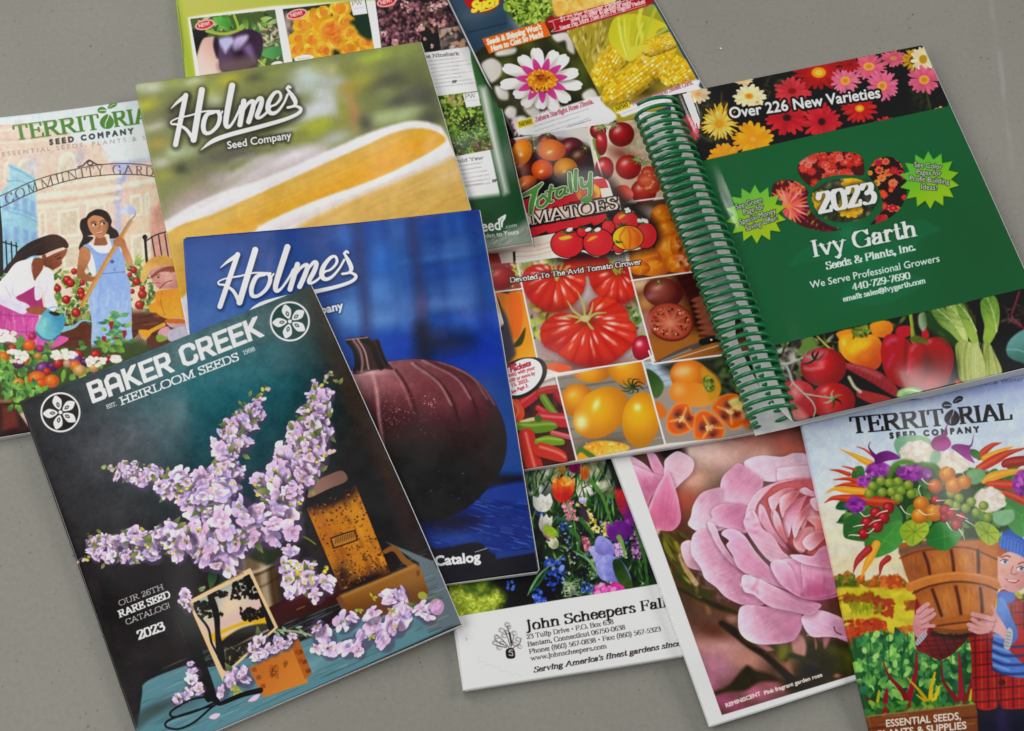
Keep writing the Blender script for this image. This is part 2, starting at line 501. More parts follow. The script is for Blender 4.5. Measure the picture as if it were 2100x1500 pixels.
def bloom(A, x, y, r, pink=0.):              # one ruffled stock flower, seen from any side
 R = A.r
 sq, ax = R.uniform(.55, 1), R.uniform(0, 3.14)
 ca, sa = math.cos(ax), math.sin(ax)
 def m(u, v):
  v *= sq
  return (x + u * ca - v * sa, y + u * sa + v * ca)
 A.E(x + r * .12, y + r * .18, r * 1.0, r * .9, R.uniform(0, 180), '4c3e58', 2.6, .6)
 if R.random() < .4:
  A.leaf(x, y, r * 1.5, r * .5, R.uniform(0, 360), '3c4a30', '6f7a4c')
 a0 = R.random() * 6.28
 br = R.uniform(.98, 1.13)
 for ring, f in ((0, .62), (1, .36), (2, .16)):
  n = (R.randint(5, 8), R.randint(4, 6), 3)[ring]
  for i in range(n):
   if R.random() < .12:
    continue
   t = a0 + i * 6.283 / n + R.uniform(-.4, .4) + ring * .5
   ff = f * R.uniform(.75, 1.2)
   cu, cv = math.cos(t) * r * ff, math.sin(t) * r * ff
   c = hx(R.choice(LIL)) * br
   if R.random() < pink + .2:
    c = c * .5 + hx('e0a6c4') * .5
   pr = r * R.uniform(.3, .52) * (1 - .16 * ring)
   el = R.uniform(.6, 1.)
   q = []
   for k in range(9):
    u = k * .698
    rr = pr * R.uniform(.66, 1.2)
    q.append(m(cu + math.cos(u) * rr, cv + math.sin(u) * rr * el))
   A.P(q, np.clip(c * R.uniform(.7, .86), 0, 1), .55, 1, ('l', m(cu * .2, cv * .2), m(cu + math.cos(t) * pr, cv + math.sin(t) * pr), np.clip(c * R.uniform(.98, 1.12), 0, 1)))
   if R.random() < .55:
    A.L([m(cu * .3, cv * .3), m(cu * .8 + pr * R.uniform(-.3, .3), cv * .8 + pr * R.uniform(-.3, .3))], .9 / A.k, R.choice(['8a6aa4', 'f0e4f2', '7a5c92']), a=.6)
 if R.random() < .4:
  for _ in range(4):
   A.E(*m(R.uniform(-.25, .25) * r, R.uniform(-.25, .25) * r), r * .13, r * .08, R.uniform(0, 180), R.choice(['b5a83a', '8e8a3e', '5f5c30', 'd2c23c', '4a4a2c']), .6, .9)

def spike(A, pts, r0, r1, n, spread, pink=0.):
 p = spline(np.asarray(pts, float), n=24)
 for i in range(n):
  t = i / (n - 1)
  b = p[int(t * (len(p) - 1))]
  r = r0 + (r1 - r0) * t
  if i % 3 == 0:
   A.leaf(b[0] + A.r.uniform(-spread, spread), b[1] + A.r.uniform(-spread, spread), r, r * .5, A.r.uniform(0, 360), '5d6a42', '8f9350')
  s = spread * (.45 + .55 * t)
  bloom(A, b[0] + A.r.uniform(-s, s), b[1] + A.r.uniform(-s, s), r * A.r.uniform(.7, 1.2), pink)
  if A.r.random() < .3:
   for _ in range(3):
    A.E(b[0] + A.r.uniform(-s, s) * 1.2, b[1] + A.r.uniform(-s, s) * 1.2, r * .16, r * .12, 0, A.r.choice(['c9b93a', '8d9050', '5c6238', 'e0cf45']), .7)

def buds(A, x, y, ang, l):
 for i in range(7):
  t = i / 6
  px, py = x + math.cos(math.radians(ang)) * l * t, y + math.sin(math.radians(ang)) * l * t
  ox, oy = A.r.uniform(-.28, .28) * l, A.r.uniform(-.28, .28) * l
  A.L([(px - ox * .3, py - oy * .3), (px + ox * .5, py + oy * .5)], 1.6, '6d7a4d')
  A.E(px + ox * .6, py + oy * .6, 4.6, 3.3, ang + A.r.uniform(-40, 40), A.r.choice(['8fa070', 'd8b2c4', 'a5ad6a', 'cfc04a', 'd9a9b8']), .7)

def seedlogo(A, x, y, r, col, bg):
 for k in (0, 1):
  A.E(x, y, r - (0, .09)[k] * r, None, 0, (col, bg)[k], .6)
 for t in (-108, -38, 30, 103, 174):
  c, s = math.cos(math.radians(t)), math.sin(math.radians(t))
  def m(u, v):
   return (x + r * (u * c - v * s), y + r * (u * s + v * c))
  A.P([m(.14, 0), m(.3, .15), m(.55, .23), m(.72, .17), m(.88, .02), m(.72, -.17), m(.55, -.23), m(.3, -.15)], col)
  A.P([m(.26, 0), m(.4, .085), m(.54, 0), m(.4, -.085)], bg)
  A.L([m(.36, 0), m(.44, 0)], r * .05, col)
 A.E(x, y, r * .13, None, 0, bg)
 A.E(x, y, r * .1, None, 0, col)

def art_baker(A):
 g = A.G
 g(480, 780, 260, 190, -22, '1f6570', .85)
 g(400, 800, 170, 60, -22, '2f6f74', .5)
 g(600, 640, 130, 60, -22, '47605c', .6)
 g(430, 700, 300, 40, -22, '6f8280', .55)  # grey sheen of the room light along the top edge, painted in
 g(260, 910, 110, 70, -25, '66666c', .7)
 g(190, 900, 90, 120, 0, '4a474b', .5)
 g(250, 1060, 100, 80, 0, '3f4043', .55)
 g(460, 930, 120, 120, 0, '21464f', .5)
 g(720, 720, 70, 230, -24, '29241f', .9)
 g(730, 830, 22, 170, -24, '4a3a2c', .55)
 g(665, 640, 12, 50, -24, '51473a', .6)
 g(790, 1010, 90, 200, -24, '1d1816', .85)
 g(800, 980, 20, 170, -22, '3b2a20', .6)
 g(300, 1250, 170, 160, 0, '211d1e', .8)
 A.grain(.16, 3, 4)
 # table
 A.fr(180, 1160, .2267)
 A.P([(520, 1060), (760, 950), (1000, 880), (1200, 900), (2400, 500), (3700, -300), (3900, 0), (3300, 560), (1190, 1500), (400, 2000), (300, 1800), (440, 1480), (490, 1180)], '56808a', 1.2)
 for _ in range(420):
  x, y = A.r.uniform(430, 3300), A.r.uniform(-1500, 1000)
  yy = 1500 - .46 * (x - 430) + y * .3
  l = A.r.uniform(40, 260)
  c = A.r.choice(['6f9ca4', '42666c', '86a8ac', '2e4448', '525c58', '8a908c', '5c848e', '75887f', '37565e'])
  A.L([(x, yy), (x + l * .5, yy - .22 * l + A.r.uniform(-6, 6)), (x + l, yy - .44 * l)], [3, A.r.uniform(5, 15), 3], c, 1., A.r.uniform(.3, .65))
 A.G(900, 1250, 260, 60, -25, '3c5054', .5)
 A.G(620, 1280, 160, 50, -25, '333c3c', .5)
 A.G(1900, 950, 400, 50, -24, '9ab8bc', .35)
 A.P([(430, 1500), (470, 1330), (700, 1230), (820, 1220), (560, 1400)], '3c4543', 6, .7)
 A.Q([(1180, 1500), (3360, 520), (3390, 560), (1230, 1560)], '2b2c30', 2, .85)
 A.G(3250, 420, 200, 90, -24, '35262a', .6)
 A.fr(540, 940, .3066)
 A.Q([(820, 560), (1140, 690), (1330, 1110), (1100, 1160), (1040, 700)], '5f6b70', 1.5)
 for i in range(26):
  x = A.r.uniform(1050, 1300)
  y = 1080 - .0 * x + A.r.uniform(-300, 80)
  if y > 690 + (x - 1040) * .1 and x < 1140 + (y - 690) * .44:
   A.L([(x - 40, y + 15), (x + 40, y - 18)], 6, A.r.choice(['3d4448', '7e8c90', '4c5458']), 1, .8)
 # vase, books
 A.fr(180, 1160, .2267)
 A.P([(1245, 30), (1290, -60), (1700, -190), (1750, -40), (1735, 130), (1700, 330), (1660, 560), (1440, 520), (1330, 260)], '3a2c20', 1.5)
 for x, w, c, al in ((1330, 60, '6d5c4a', .9), (1400, 50, 'b9aa92', .7), (1470, 60, '7a6750', .9), (1560, 90, 'a08568', .8), (1590, 26, 'd6c4a4', .7), (1670, 50, '54402c', .9)):
  A.L([(x, -60 - (x - 1300) * .3), (x + 20, 160), (x + 60, 420)], w, c, 9, al)
 A.L([(1270, 60), (1500, 90), (1740, -20)], 16, '2a1f16', 3, .8)
 A.L([(1260, 30), (1490, 62), (1745, -50)], 26, 'c4b59c', 2.5, .7)
 A.L([(1330, 180), (1540, 200), (1720, 110)], 12, '2c2016', 3, .6)
 A.Q([(1560, 420), (2260, 60), (2330, 160), (2290, 330), (1690, 560)], '3a1a14', 1)
 A.G(1950, 300, 200, 40, -25, '55251a', .7)
 A.L([(1890, 400), (1960, 370)], 12, '8a5a30', 1, .8)
 A.P([(820, 420), (930, 330), (1010, 700), (1170, 1190), (1120, 1230), (1050, 1190), (900, 760)], '1d1512', 1)
 A.L([(830, 540), (930, 830)], 6, '5d3f22', 1, .6)
 # rust tin
 A.fr(540, 940, .3066)
 A.Q([(250, 260), (340, 160), (560, 80), (610, 130), (860, 780), (530, 890), (420, 620)], '17110e', 3)
 A.P([(300, 230), (330, 165), (440, 110), (530, 85), (560, 150), (440, 205), (310, 265)], '8e6a60', 1, 1, ('l', (300, 240), (560, 100), '745349'))
 A.mask([(288, 335), (450, 260), (620, 185), (850, 765), (700, 835), (522, 885)])
 A.Q([(280, 320), (620, 180), (870, 780), (510, 900)], 'b5701f', 1)
 A.spray((290, 200, 850, 880), 260, (8, 40), ['a8641c', 'c07c28', '8a4c18', 'b86a20', '6e3c14', 'cc8c34'], (.2, .6), e=2.5, a=.5, ang=(50, 80))
 A.G(640, 420, 60, 200, -22, 'c98a2e', .5)
 A.G(420, 480, 50, 200, -22, 'a35a1c', .7)
 A.G(450, 260, 200, 60, -22, '140e0b', 1)
 A.G(470, 250, 180, 50, -22, '140e0b', 1)
 A.G(690, 820, 200, 50, -20, '150f0c', 1)
 A.G(530, 790, 60, 90, 0, '2a1a10', .9)
 A.G(840, 560, 16, 240, -22, '4a2c12', .8)
 for _ in range(700):
  t, u = A.r.random(), A.r.random()
  x, y = 300 + 320 * t + 230 * u, 320 - 140 * t + 560 * u
  if A.r.random() < .25 + .75 * abs(u - .45) * 1.6:
   A.E(x, y, A.r.uniform(2, 9), A.r.uniform(2, 7), A.r.uniform(0, 180), A.r.choice(['241509', '1a100a', '3a2210', '5a3212', '8a4c18', 'c98a3a']), .8, .8)
 A.mask(None)
 A.P([(450, 545), (455, 530), (600, 482), (618, 486), (630, 545), (620, 555), (480, 602), (465, 596)], '2a1a0d')
 A.P([(458, 545), (464, 536), (598, 491), (611, 495), (621, 543), (612, 549), (484, 593), (473, 588)], 'a86f2c')
 for i in range(9):
  x = 482 + i * 15
  A.L([(x, 572 - i * 5.2), (x + 6, 535 - i * 5)], 5, '3a2410', a=.85)
 # wooden tray
 A.P([(800, 620), (860, 585), (900, 600), (960, 670), (1030, 720), (1010, 745), (930, 700), (870, 625), (815, 640)], '7d5126', 1)
 A.Q([(488, 935), (620, 880), (1020, 705), (1050, 730), (1105, 900), (1060, 960), (700, 1090), (530, 1020)], '8c5c29', 1.2, 1, ('l', (760, 830), (800, 1000), '6a3f1a'))
 A.L([(520, 925), (1010, 722)], 22, 'a8763a', 3, .8)
 A.Q([(488, 935), (522, 925), (560, 1010), (525, 1015)], '6d4730', 1)
 A.E(1035, 770, 12, 22, 0, '5c3a1c', 1, .7)
 # leaves and stalks behind the flowers
 A.L([(185, 500), (280, 530), (350, 575)], 10, '6f7f33', a=.9)
 A.fr(0, 0, 1)
 for q in ((455, 1175, 60, 16, 80), (440, 1160, 50, 18, 100), (505, 1085, 60, 26, 10), (545, 1080, 50, 20, 40), (430, 1030, 30, 22, 60)):
  A.leaf(*q, '1f3328', '3d5a34')
 A.P([(480, 1070), (600, 1050), (620, 1100), (560, 1160), (480, 1120)], '2b3327', 4, .9)
 # flower spikes
 buds(A, 240, 962, 190, 30)
 buds(A, 198, 1135, 160, 36)
 buds(A, 530, 822, -60, 32)
 buds(A, 660, 792, -60, 34)
 spike(A, [(246, 966), (300, 975), (360, 1000), (440, 1040)], 13, 24, 48, 27)
 spike(A, [(193, 1112), (225, 1130), (300, 1115), (380, 1110), (480, 1130)], 13, 26, 74, 34)
 spike(A, [(525, 832), (495, 870), (470, 930), (440, 1000), (440, 1040)], 13, 26, 78, 36)
 spike(A, [(655, 804), (645, 850), (620, 920), (590, 980), (540, 1060)], 14, 28, 98, 44, .2)
 spike(A, [(640, 920), (625, 960), (590, 1040), (500, 1090)], 18, 26, 30, 32, .4)
 buds(A, 665, 935, -30, 24)
 buds(A, 455, 1150, 60, 22)
 for c in ((568, 1045, 28), (530, 1050, 28), (490, 1040, 28), (450, 1060, 28), (410, 1090, 26), (380, 1110, 26), (555, 1100, 26), (568, 1075, 26), (600, 1090, 24), (520, 1105, 24), (480, 1115, 22), (430, 1120, 22), (460, 1090, 24), (500, 1060, 26), (420, 1150, 20), (445, 1160, 16)):
  bloom(A, *c, .3)
 A.fr(540, 940, .3066)
 for x, y, r in ((180, 620, 60), (130, 700, 70), (200, 740, 75), (290, 720, 70), (160, 810, 70), (250, 850, 75), (340, 830, 70), (420, 830, 62), (350, 920, 60), (180, 900, 55), (430, 870, 50), (300, 790, 70)):
  bloom(A, x, y, r)
 for _ in range(26):
  x, y = A.r.uniform(100, 460), A.r.uniform(680, 840)
  A.E(x, y, 14, 9, A.r.uniform(0, 180), A.r.choice(['c3b433', '9aa04a', '7f8f5c', 'd6c93a', '6f6c34']), .8)
 A.L([(100, 1150), (220, 1160), (340, 1190)], 14, '8fa07a')
 for i in range(10):
  A.leaf(60 + i * 22, 1150 + A.r.uniform(-25, 25), 50, 18, A.r.uniform(-40, 60), '7f9273', 'a9b795')
 for x, y, r in ((400, 1190, 85), (360, 1130, 60), (440, 1280, 70), (540, 1090, 80), (600, 1060, 60), (560, 1260, 80), (660, 1200, 80), (740, 1120, 90), (720, 1040, 70), (850, 930, 80), (920, 910, 60), (900, 1060, 95), (960, 1010, 60), (800, 1210, 80), (880, 1130, 70), (1060, 1000, 75), (1100, 1060, 55), (1150, 990, 55), (640, 1290, 50), (360, 1270, 45)):
  bloom(A, x, y, r, .05)
 A.E(1160, 995, 50, 55, 0, 'dda6cf', 1, .7)
 A.E(1065, 920, 32, 26, 20, '9a9c3c', 1)
 for x, y in ((860, 1020), (720, 1190), (640, 1010), (730, 930)):
  for _ in range(5):
   A.leaf(x, y, 34, 14, A.r.uniform(0, 360), '8c9440', 'b9b04a')
 # picture postcard
 A.fr(180, 1160, .2267)
 A.Q([(902, 325), (1470, 22), (1722, 562), (1228, 1010), (1226, 1060)], 'd8b78a', .7)
 A.mask([(938, 345), (1462, 78), (1690, 560), (1250, 960), (1225, 940)])
 A.Q([(900, 300), (1500, 40), (1750, 600), (1220, 1040)], '9aa59a', 1, 1, ('l', (1150, 200), (1300, 560), 'd6bfa6'))
 A.E(1310, 370, 90, 110, 0, 'dcc0a0', 14)
 A.P([(1000, 560), (1150, 520), (1500, 300), (1560, 250), (1580, 420), (1200, 590), (1080, 640)], 'cfb0a4', 8)
 A.Q([(1090, 630), (1600, 430), (1640, 520), (1200, 760)], 'd9a41f', 2)
 A.P([(1180, 640), (1320, 570), (1500, 520), (1400, 590), (1250, 640)], 'd8bd92', 2)
 A.P([(1200, 700), (1380, 570), (1600, 525), (1660, 560), (1500, 640), (1260, 760)], '3b3a34', 2, 1, ('l', (1400, 560), (1400, 680), '25211c'))
 A.Q([(1240, 770), (1700, 560), (1720, 700), (1250, 1000)], '2b2823', 2)
 A.spray((1240, 740, 1560, 960), 60, (5, 22), ['8d8a4c', '6e7468', 'b7a63e', '49483a', '1e1a16'], (.2, .5))
 A.P([(1080, 270), (1130, 260), (1190, 430), (1200, 620), (1240, 800), (1240, 960), (1190, 900), (1160, 760), (1140, 480)], '1c1613', 1)
 A.L([(1010, 460), (1090, 570), (1120, 700), (1170, 800)], 22, '1c1613')
 A.L([(1520, 100), (1600, 360), (1660, 560)], 60, '1c1613')
 for bx in ((930, 330, 1110, 470, 60), (1130, 230, 1260, 280, 26), (1300, 120, 1560, 300, 90), (1420, 80, 1540, 170, 30), (1380, 390, 1590, 490, 70), (1140, 420, 1220, 460, 16)):
  A.spray(bx[:4], bx[4], (8, 26), ['1c1613', '241c17'], (.4, .9))
 A.mask(None)
 A.T('Seeds Suited Southern Requirements', (1000, 268), (1412, 72), (-8, -18), '4a3a28', 'slablight')
 # orange box of flowers
 A.Q([(1455, 930), (1890, 720), (1960, 800), (1990, 1060), (1590, 1195)], 'b5662a', 1, 1, ('l', (1500, 900), (1900, 1100), 'c4772f'))
 A.fr(540, 940, .3066)
 A.Q([(180, 1240), (235, 1205), (325, 1440), (280, 1480)], 'a65b24', 1)
 for q in ((225, 1290), (255, 1355), (280, 1415)):
  A.Q([(q[0], q[1]), (q[0] + 32, q[1] - 12), (q[0] + 42, q[1] + 14), (q[0] + 10, q[1] + 26)], '7a3c17')
 A.fr(180, 1160, .2267)
 for x, y in ((1480, 930), (1520, 1000), (1560, 1080), (1870, 770), (1900, 850)):
  A.Q([(x, y), (x + 40, y - 12), (x + 52, y + 26), (x + 12, y + 38)], '8f4a1d', 1)
 for i in range(30):
  A.L([(1640 + A.r.uniform(0, 90), 900 + A.r.uniform(0, 120))] * 1 + [(1640 + A.r.uniform(0, 90), 900 + A.r.uniform(0, 120))], 7, '6b3312', a=.5)
 for i in range(8):
  A.L([(1760 + A.r.uniform(0, 40), 860 + A.r.uniform(0, 70)), (1770 + A.r.uniform(0, 40), 860 + A.r.uniform(0, 70))], 7, '6b3312', a=.6)
 for x, y, r in ((1500, 760, 80), (1550, 680, 90), (1520, 830, 60), (1640, 750, 70), (1720, 700, 65), (1780, 720, 60), (1590, 800, 60), (1850, 640, 50), (1690, 770, 50), (1830, 690, 45)):
  bloom(A, x, y, r)
 # loose blooms and scissors
 for x, y, r in ((880, 260, 65), (860, 330, 60), (900, 390, 55), (1330, 990, 95), (1290, 1050, 75), (1420, 1030, 80), (1400, 960, 70), (1210, 1140, 70), (960, 960, 70), (940, 1040, 70), (1000, 1110, 70), (900, 1160, 70), (820, 1210, 60), (790, 1220, 50), (930, 890, 40)):
  bloom(A, x, y, r)
 for _ in range(12):
  A.leaf(1330 + A.r.uniform(-30, 30), 1110 + A.r.uniform(-40, 40), 60, 20, A.r.uniform(0, 140), '7b8a4c', 'b6b04a')
 for _ in range(6):
  A.leaf(1010 + A.r.uniform(-20, 20), 220 + A.r.uniform(-20, 20), 50, 20, A.r.uniform(-90, 0), '6a7a55', '93a078')
 A.L([(1560, 1130), (1400, 1170), (1200, 1250), (1180, 1230)], 52, '17171a', w2=30)
 A.L([(1170, 1230), (1000, 1310), (800, 1370), (745, 1350), (780, 1300), (950, 1210), (1130, 1190), (1180, 1230), (1100, 1300), (960, 1420), (820, 1480), (710, 1460), (720, 1410), (860, 1350), (1120, 1270)], 19, '1d2024')
 A.P([(1095, 1375), (1150, 1340), (1200, 1345), (1150, 1390)], 'd8b8d0')
 A.P([(1450, 1230), (1500, 1180), (1560, 1165), (1520, 1220)], 'd8b8d0')
 # lettering
 W = 'e6e2e0'
 A.fr(0, 0, 1)
 seedlogo(A, 124, 846, 41, W, '2d2829')
 seedlogo(A, 594.5, 659.5, 41, W, '2c4644')
 A.T('BAKER CREEK', (187, 829), (542, 689), (-13, -41), W, 'block', w=.215)
 A.fr(150, 580, .2619)
 A.T('HEIRLOOM SEEDS', (375, 962), (1305, 605), (-20, -60), W, 'slab', w=.19)
 A.T('EST.', (265, 990), (345, 960), (-10, -30), W, 'slab', w=.16)
 A.T('1998', (1335, 567), (1428, 532), (-10, -32), W, 'slab', w=.15)
 A.fr(180, 1160, .2267)
 A.T('OUR 26TH', (285, 368), (692, 212), (-14, -46), W, 'slablight', w=.11)
 A.T('RARE SEED', (288, 474), (752, 288), (-20, -62), W, 'slab', w=.23)
 A.T('CATALOG!', (348, 540), (748, 380), (-14, -48), W, 'slablight', w=.11)
 A.T('2023', (458, 676), (704, 585), (-24, -80), W, 'slab', w=.23)

def holmes(A, M, glow):
 # hand-lettered name: strokes traced once, placed by the map M
 def st(pts, w, **k):
  return (M(pts), w, k)
 S = [st([(555, 580), (450, 1085)], 52), st([(552, 590), (470, 650), (405, 715)], [50, 30, 8]),
         st([(720, 525), (635, 1035)], 62), st([(632, 1030), (560, 930), (470, 880), (415, 875), (405, 850), (470, 815), (600, 785), (740, 745), (900, 740)], [40, 34, 24, 20, 16, 16, 18, 18, 22]),
         st([(850, 755), (770, 780), (735, 880), (750, 960), (810, 960), (880, 890), (905, 800), (880, 750), (840, 745)], [26, 44, 50, 44, 34, 40, 44, 34, 18]),
         st([(905, 790), (930, 745)], 20), st([(1030, 480), (985, 720), (965, 860), (985, 905), (1030, 870), (1090, 760), (1115, 690)], [62, 60, 54, 40, 26, 26, 26], ),
         st([(1150, 640), (1110, 880)], 54), st([(1115, 800), (1180, 680), (1230, 640), (1250, 660), (1235, 740), (1200, 850)], [20, 30, 40, 48, 52, 52]),
         st([(1215, 780), (1270, 660), (1310, 610), (1335, 625), (1320, 700), (1285, 790), (1310, 810), (1370, 770), (1430, 690)], [20, 30, 40, 46, 50, 46, 30, 26, 24]),
         st([(1400, 700), (1480, 670), (1530, 600), (1510, 545), (1460, 560), (1405, 650), (1400, 730), (1440, 765), (1500, 740), (1560, 660), (1600, 570)], [20, 24, 30, 28, 36, 48, 52, 42, 30, 24, 24]),
         st([(1590, 510), (1610, 490), (1630, 500)], [26, 30, 20]), st([(1600, 520), (1650, 590), (1680, 650), (1660, 690), (1600, 705)], [26, 46, 44, 26, 26]),
         st([(1600, 705), (1680, 690), (1735, 720), (1700, 770), (1560, 830), (1300, 905), (1000, 985), (830, 1050), (710, 1140)], [20, 26, 34, 34, 38, 44, 46, 42, 6])]
 for lay in range(2):
  for p, w, k in S:
   if lay == 0:
    ww = [q + glow[1] for q in w] if isinstance(w, list) else w + glow[1]
    A.L([(x + glow[3], y + glow[4]) for x, y in p], ww, glow[0], glow[2], glow[5])
   else:
    A.L(p, w, 'ebe9e8', .5)

def art_holmesy(A):
 R = A.r
 A.fr(270, 80, .2)
 for b in ((100, 480, 120, 60, 'a9b08e'), (220, 500, 130, 60, 'b9bfa6'), (150, 680, 150, 70, 'a8a636'), (620, 440, 130, 50, 'b8bd92'), (430, 460, 120, 60, '8f9a55'), (1000, 420, 160, 70, 'a9a437'), (800, 560, 120, 90, '9aa04a'),
              (1290, 390, 130, 50, '545540'), (1450, 360, 130, 50, '7f8a4a'), (1800, 330, 160, 60, 'b3bdb4'), (1780, 480, 120, 80, 'a8b096'), (1900, 420, 130, 70, '9fae9e'), (1950, 560, 120, 90, 'b9c2c0'), (850, 640, 90, 70, 'c0c4a8'),
              (480, 780, 160, 170, '5c5c46'), (240, 900, 130, 60, 'b9b9aa'), (180, 820, 90, 60, '7f7c54'), (320, 1010, 160, 90, '7b7f4e'), (260, 1080, 120, 60, 'a08f45'), (560, 1160, 160, 70, '9aa67e'), (440, 1150, 100, 60, 'a3b08e'), (300, 1270, 120, 60, 'b1b3a0'),
              (520, 1330, 100, 60, '38382f'), (330, 1400, 110, 60, '8f8d45'), (650, 1300, 120, 60, '6f7350'), (900, 1200, 260, 90, '5d5c4c'), (750, 1400, 180, 70, '77725a'), (1100, 1180, 220, 60, '57544a'), (1250, 1060, 120, 50, '6f7a4c'),
              (1850, 780, 160, 90, 'a3a87a'), (1900, 760, 200, 80, 'bcc3c8'), (1650, 940, 190, 40, 'c2c8c2'), (1800, 960, 150, 70, '9aa030'), (1920, 890, 130, 50, '8c9a2c'), (1960, 1010, 90, 60, '7e8440'), (1500, 1090, 150, 50, '7d8458')):
  A.G(b[0], b[1], b[2], b[3], -12, b[4], .9)
 A.fr(600, 80, .26667)
 for b in ((200, 230, 90, 50, '8e9450'), (300, 240, 70, 60, 'a8a06a'), (120, 300, 120, 60, 'b5bfbc'), (60, 380, 120, 60, 'a9b0a6'), (330, 330, 100, 50, 'a8b0ae'), (640, 140, 160, 50, 'a3b43a'), (880, 110, 150, 80, '88954c'), (760, 200, 140, 70, '6f7548'),
              (460, 250, 80, 60, '7a7a40'), (560, 330, 120, 90, '9c9a3a'), (430, 400, 90, 70, 'a68a35'), (280, 480, 100, 100, 'b9bdb8'), (170, 540, 140, 60, 'c3c6cc'), (470, 540, 44, 120, 'b08352'), (470, 640, 30, 70, 'a8714f'), (390, 560, 40, 120, '8d8a38'),
              (590, 450, 90, 60, '75784a'), (800, 300, 160, 60, '555442'), (760, 340, 200, 60, '4f5040'), (960, 250, 120, 160, '6a7048'), (1030, 470, 110, 150, '454540'), (820, 480, 130, 70, '454741'), (720, 420, 80, 60, '7a8452'), (930, 420, 90, 60, '5a5a4c'),
              (700, 600, 150, 50, '9aa874'), (860, 580, 160, 50, 'a2ae82'), (560, 650, 60, 70, '46443a'), (1070, 610, 90, 60, '4f5044'), (150, 700, 130, 60, '9ca03c'), (60, 740, 90, 50, '7c8040'), (220, 650, 100, 50, '9ea23a'), (400, 690, 90, 60, '8a8a48'), (330, 760, 120, 50, 'a9ada6')):
  A.G(b[0], b[1], b[2], b[3], -14, b[4], .85)
 # squash flesh and rind
 A.fr(267, 164, .554)
 A.P([(120, 640), (160, 480), (330, 400), (430, 335), (560, 270), (650, 250), (740, 262), (760, 330), (500, 460)], 'c4b8be', 14, .85)
 A.G(230, 430, 130, 40, -25, 'a8908e', .7)
 A.G(600, 285, 120, 24, -18, 'd8d0d8', .8)
 A.spray((300, 270, 700, 440), 30, (10, 40), ['b8a8b2', 'd0c6cc', 'a89aa4'], (.2, .4), e=7, a=.4, ang=(-30, -15))
 A.P([(-100, 680), (150, 512), (300, 432), (480, 370), (650, 300), (750, 255), (900, 190), (1040, 155), (1130, 165), (1168, 200), (1230, 330), (1500, 900), (900, 1200), (-100, 1200)], 'd6cfd0', 3.5)
 A.P([(-60, 720), (150, 558), (300, 500), (480, 420), (700, 320), (880, 240), (980, 195), (1080, 180), (1150, 203), (1160, 235), (1050, 300), (900, 370), (700, 442), (560, 500), (470, 552), (350, 640), (200, 800), (0, 900)], 'c9a44e', 3.2, 1, ('l', (640, 290), (760, 470), 'd09a2c'))
 A.P([(560, 640), (610, 552), (760, 470), (1000, 370), (1130, 318), (1210, 288), (1270, 400), (1400, 800), (1000, 1100), (500, 1000)], 'c7a255', 6, 1, ('l', (900, 400), (1000, 600), 'c09a4a'))
 A.mask([(150, 558), (300, 500), (480, 420), (700, 320), (880, 240), (980, 195), (1080, 180), (1150, 203), (1160, 235), (1050, 300), (900, 370), (700, 442), (560, 500), (470, 552), (300, 660), (100, 760)], True, 3)
 A.G(1000, 270, 170, 34, -26, 'd8950f', .7)
 A.G(760, 400, 260, 30, -24, 'd4961c', .6)
 A.G(420, 530, 160, 30, -26, 'cf9320', .6)
 A.G(1100, 205, 70, 20, 10, 'c9a040', .7)
 A.G(760, 300, 300, 20, -24, 'c09a48', .6)
 for i in range(90):
  x = R.uniform(150, 1150)
  y = 620 - .4 * x + R.uniform(-10, 160)
  A.L([(x, y), (x + 90, y - 38)], R.uniform(3, 8), R.choice(['dca838', 'b88424', 'e0b04c', 'c48a18']), 2, .22)
 A.mask([(610, 560), (760, 474), (1000, 374), (1130, 322), (1210, 292), (1290, 500), (600, 620)], True, 4)
 for i in range(80):
  x = R.uniform(600, 1260)
  y = 800 - .42 * x + R.uniform(-10, 160)
  A.L([(x, y), (x + 90, y - 38)], R.uniform(4, 9), R.choice(['d0aa58', 'b08434', 'd8b468', 'ba8c3c']), 2.5, .25)
 A.G(1180, 350, 60, 40, -20, 'd0b488', .6)
 A.mask(None)
 for p, c, al in (([(480, 548), (700, 455), (900, 385), (1060, 310), (1165, 245)], 'ece8ea', .8), ([(560, 548), (760, 460), (1000, 360), (1190, 290)], 'c2b4a8', .5), ([(160, 530), (480, 390), (760, 270), (1000, 170), (1100, 165)], 'e6e0e4', .7)):
  A.L(p, 13, c, 5, al)
 A.fr(0, 0, 1)
 A.grain(.05, 4, 3)
 A.fr(270, 80, .2)
 for q in ((620, 760), (900, 800), (1200, 740), (1500, 680), (1000, 1000), (1350, 900)):
  A.G(q[0], q[1], 260, 120, -12, '2e2d26', .42)
 holmes(A, lambda p: p, ('24231e', 50, 5, 6, 12, .6))
 A.T('Seed Company', (982, 1130), (1640, 1022), (-10, -74), 'f0eeec', glow=('2a2922', 22, .8), bold=2)

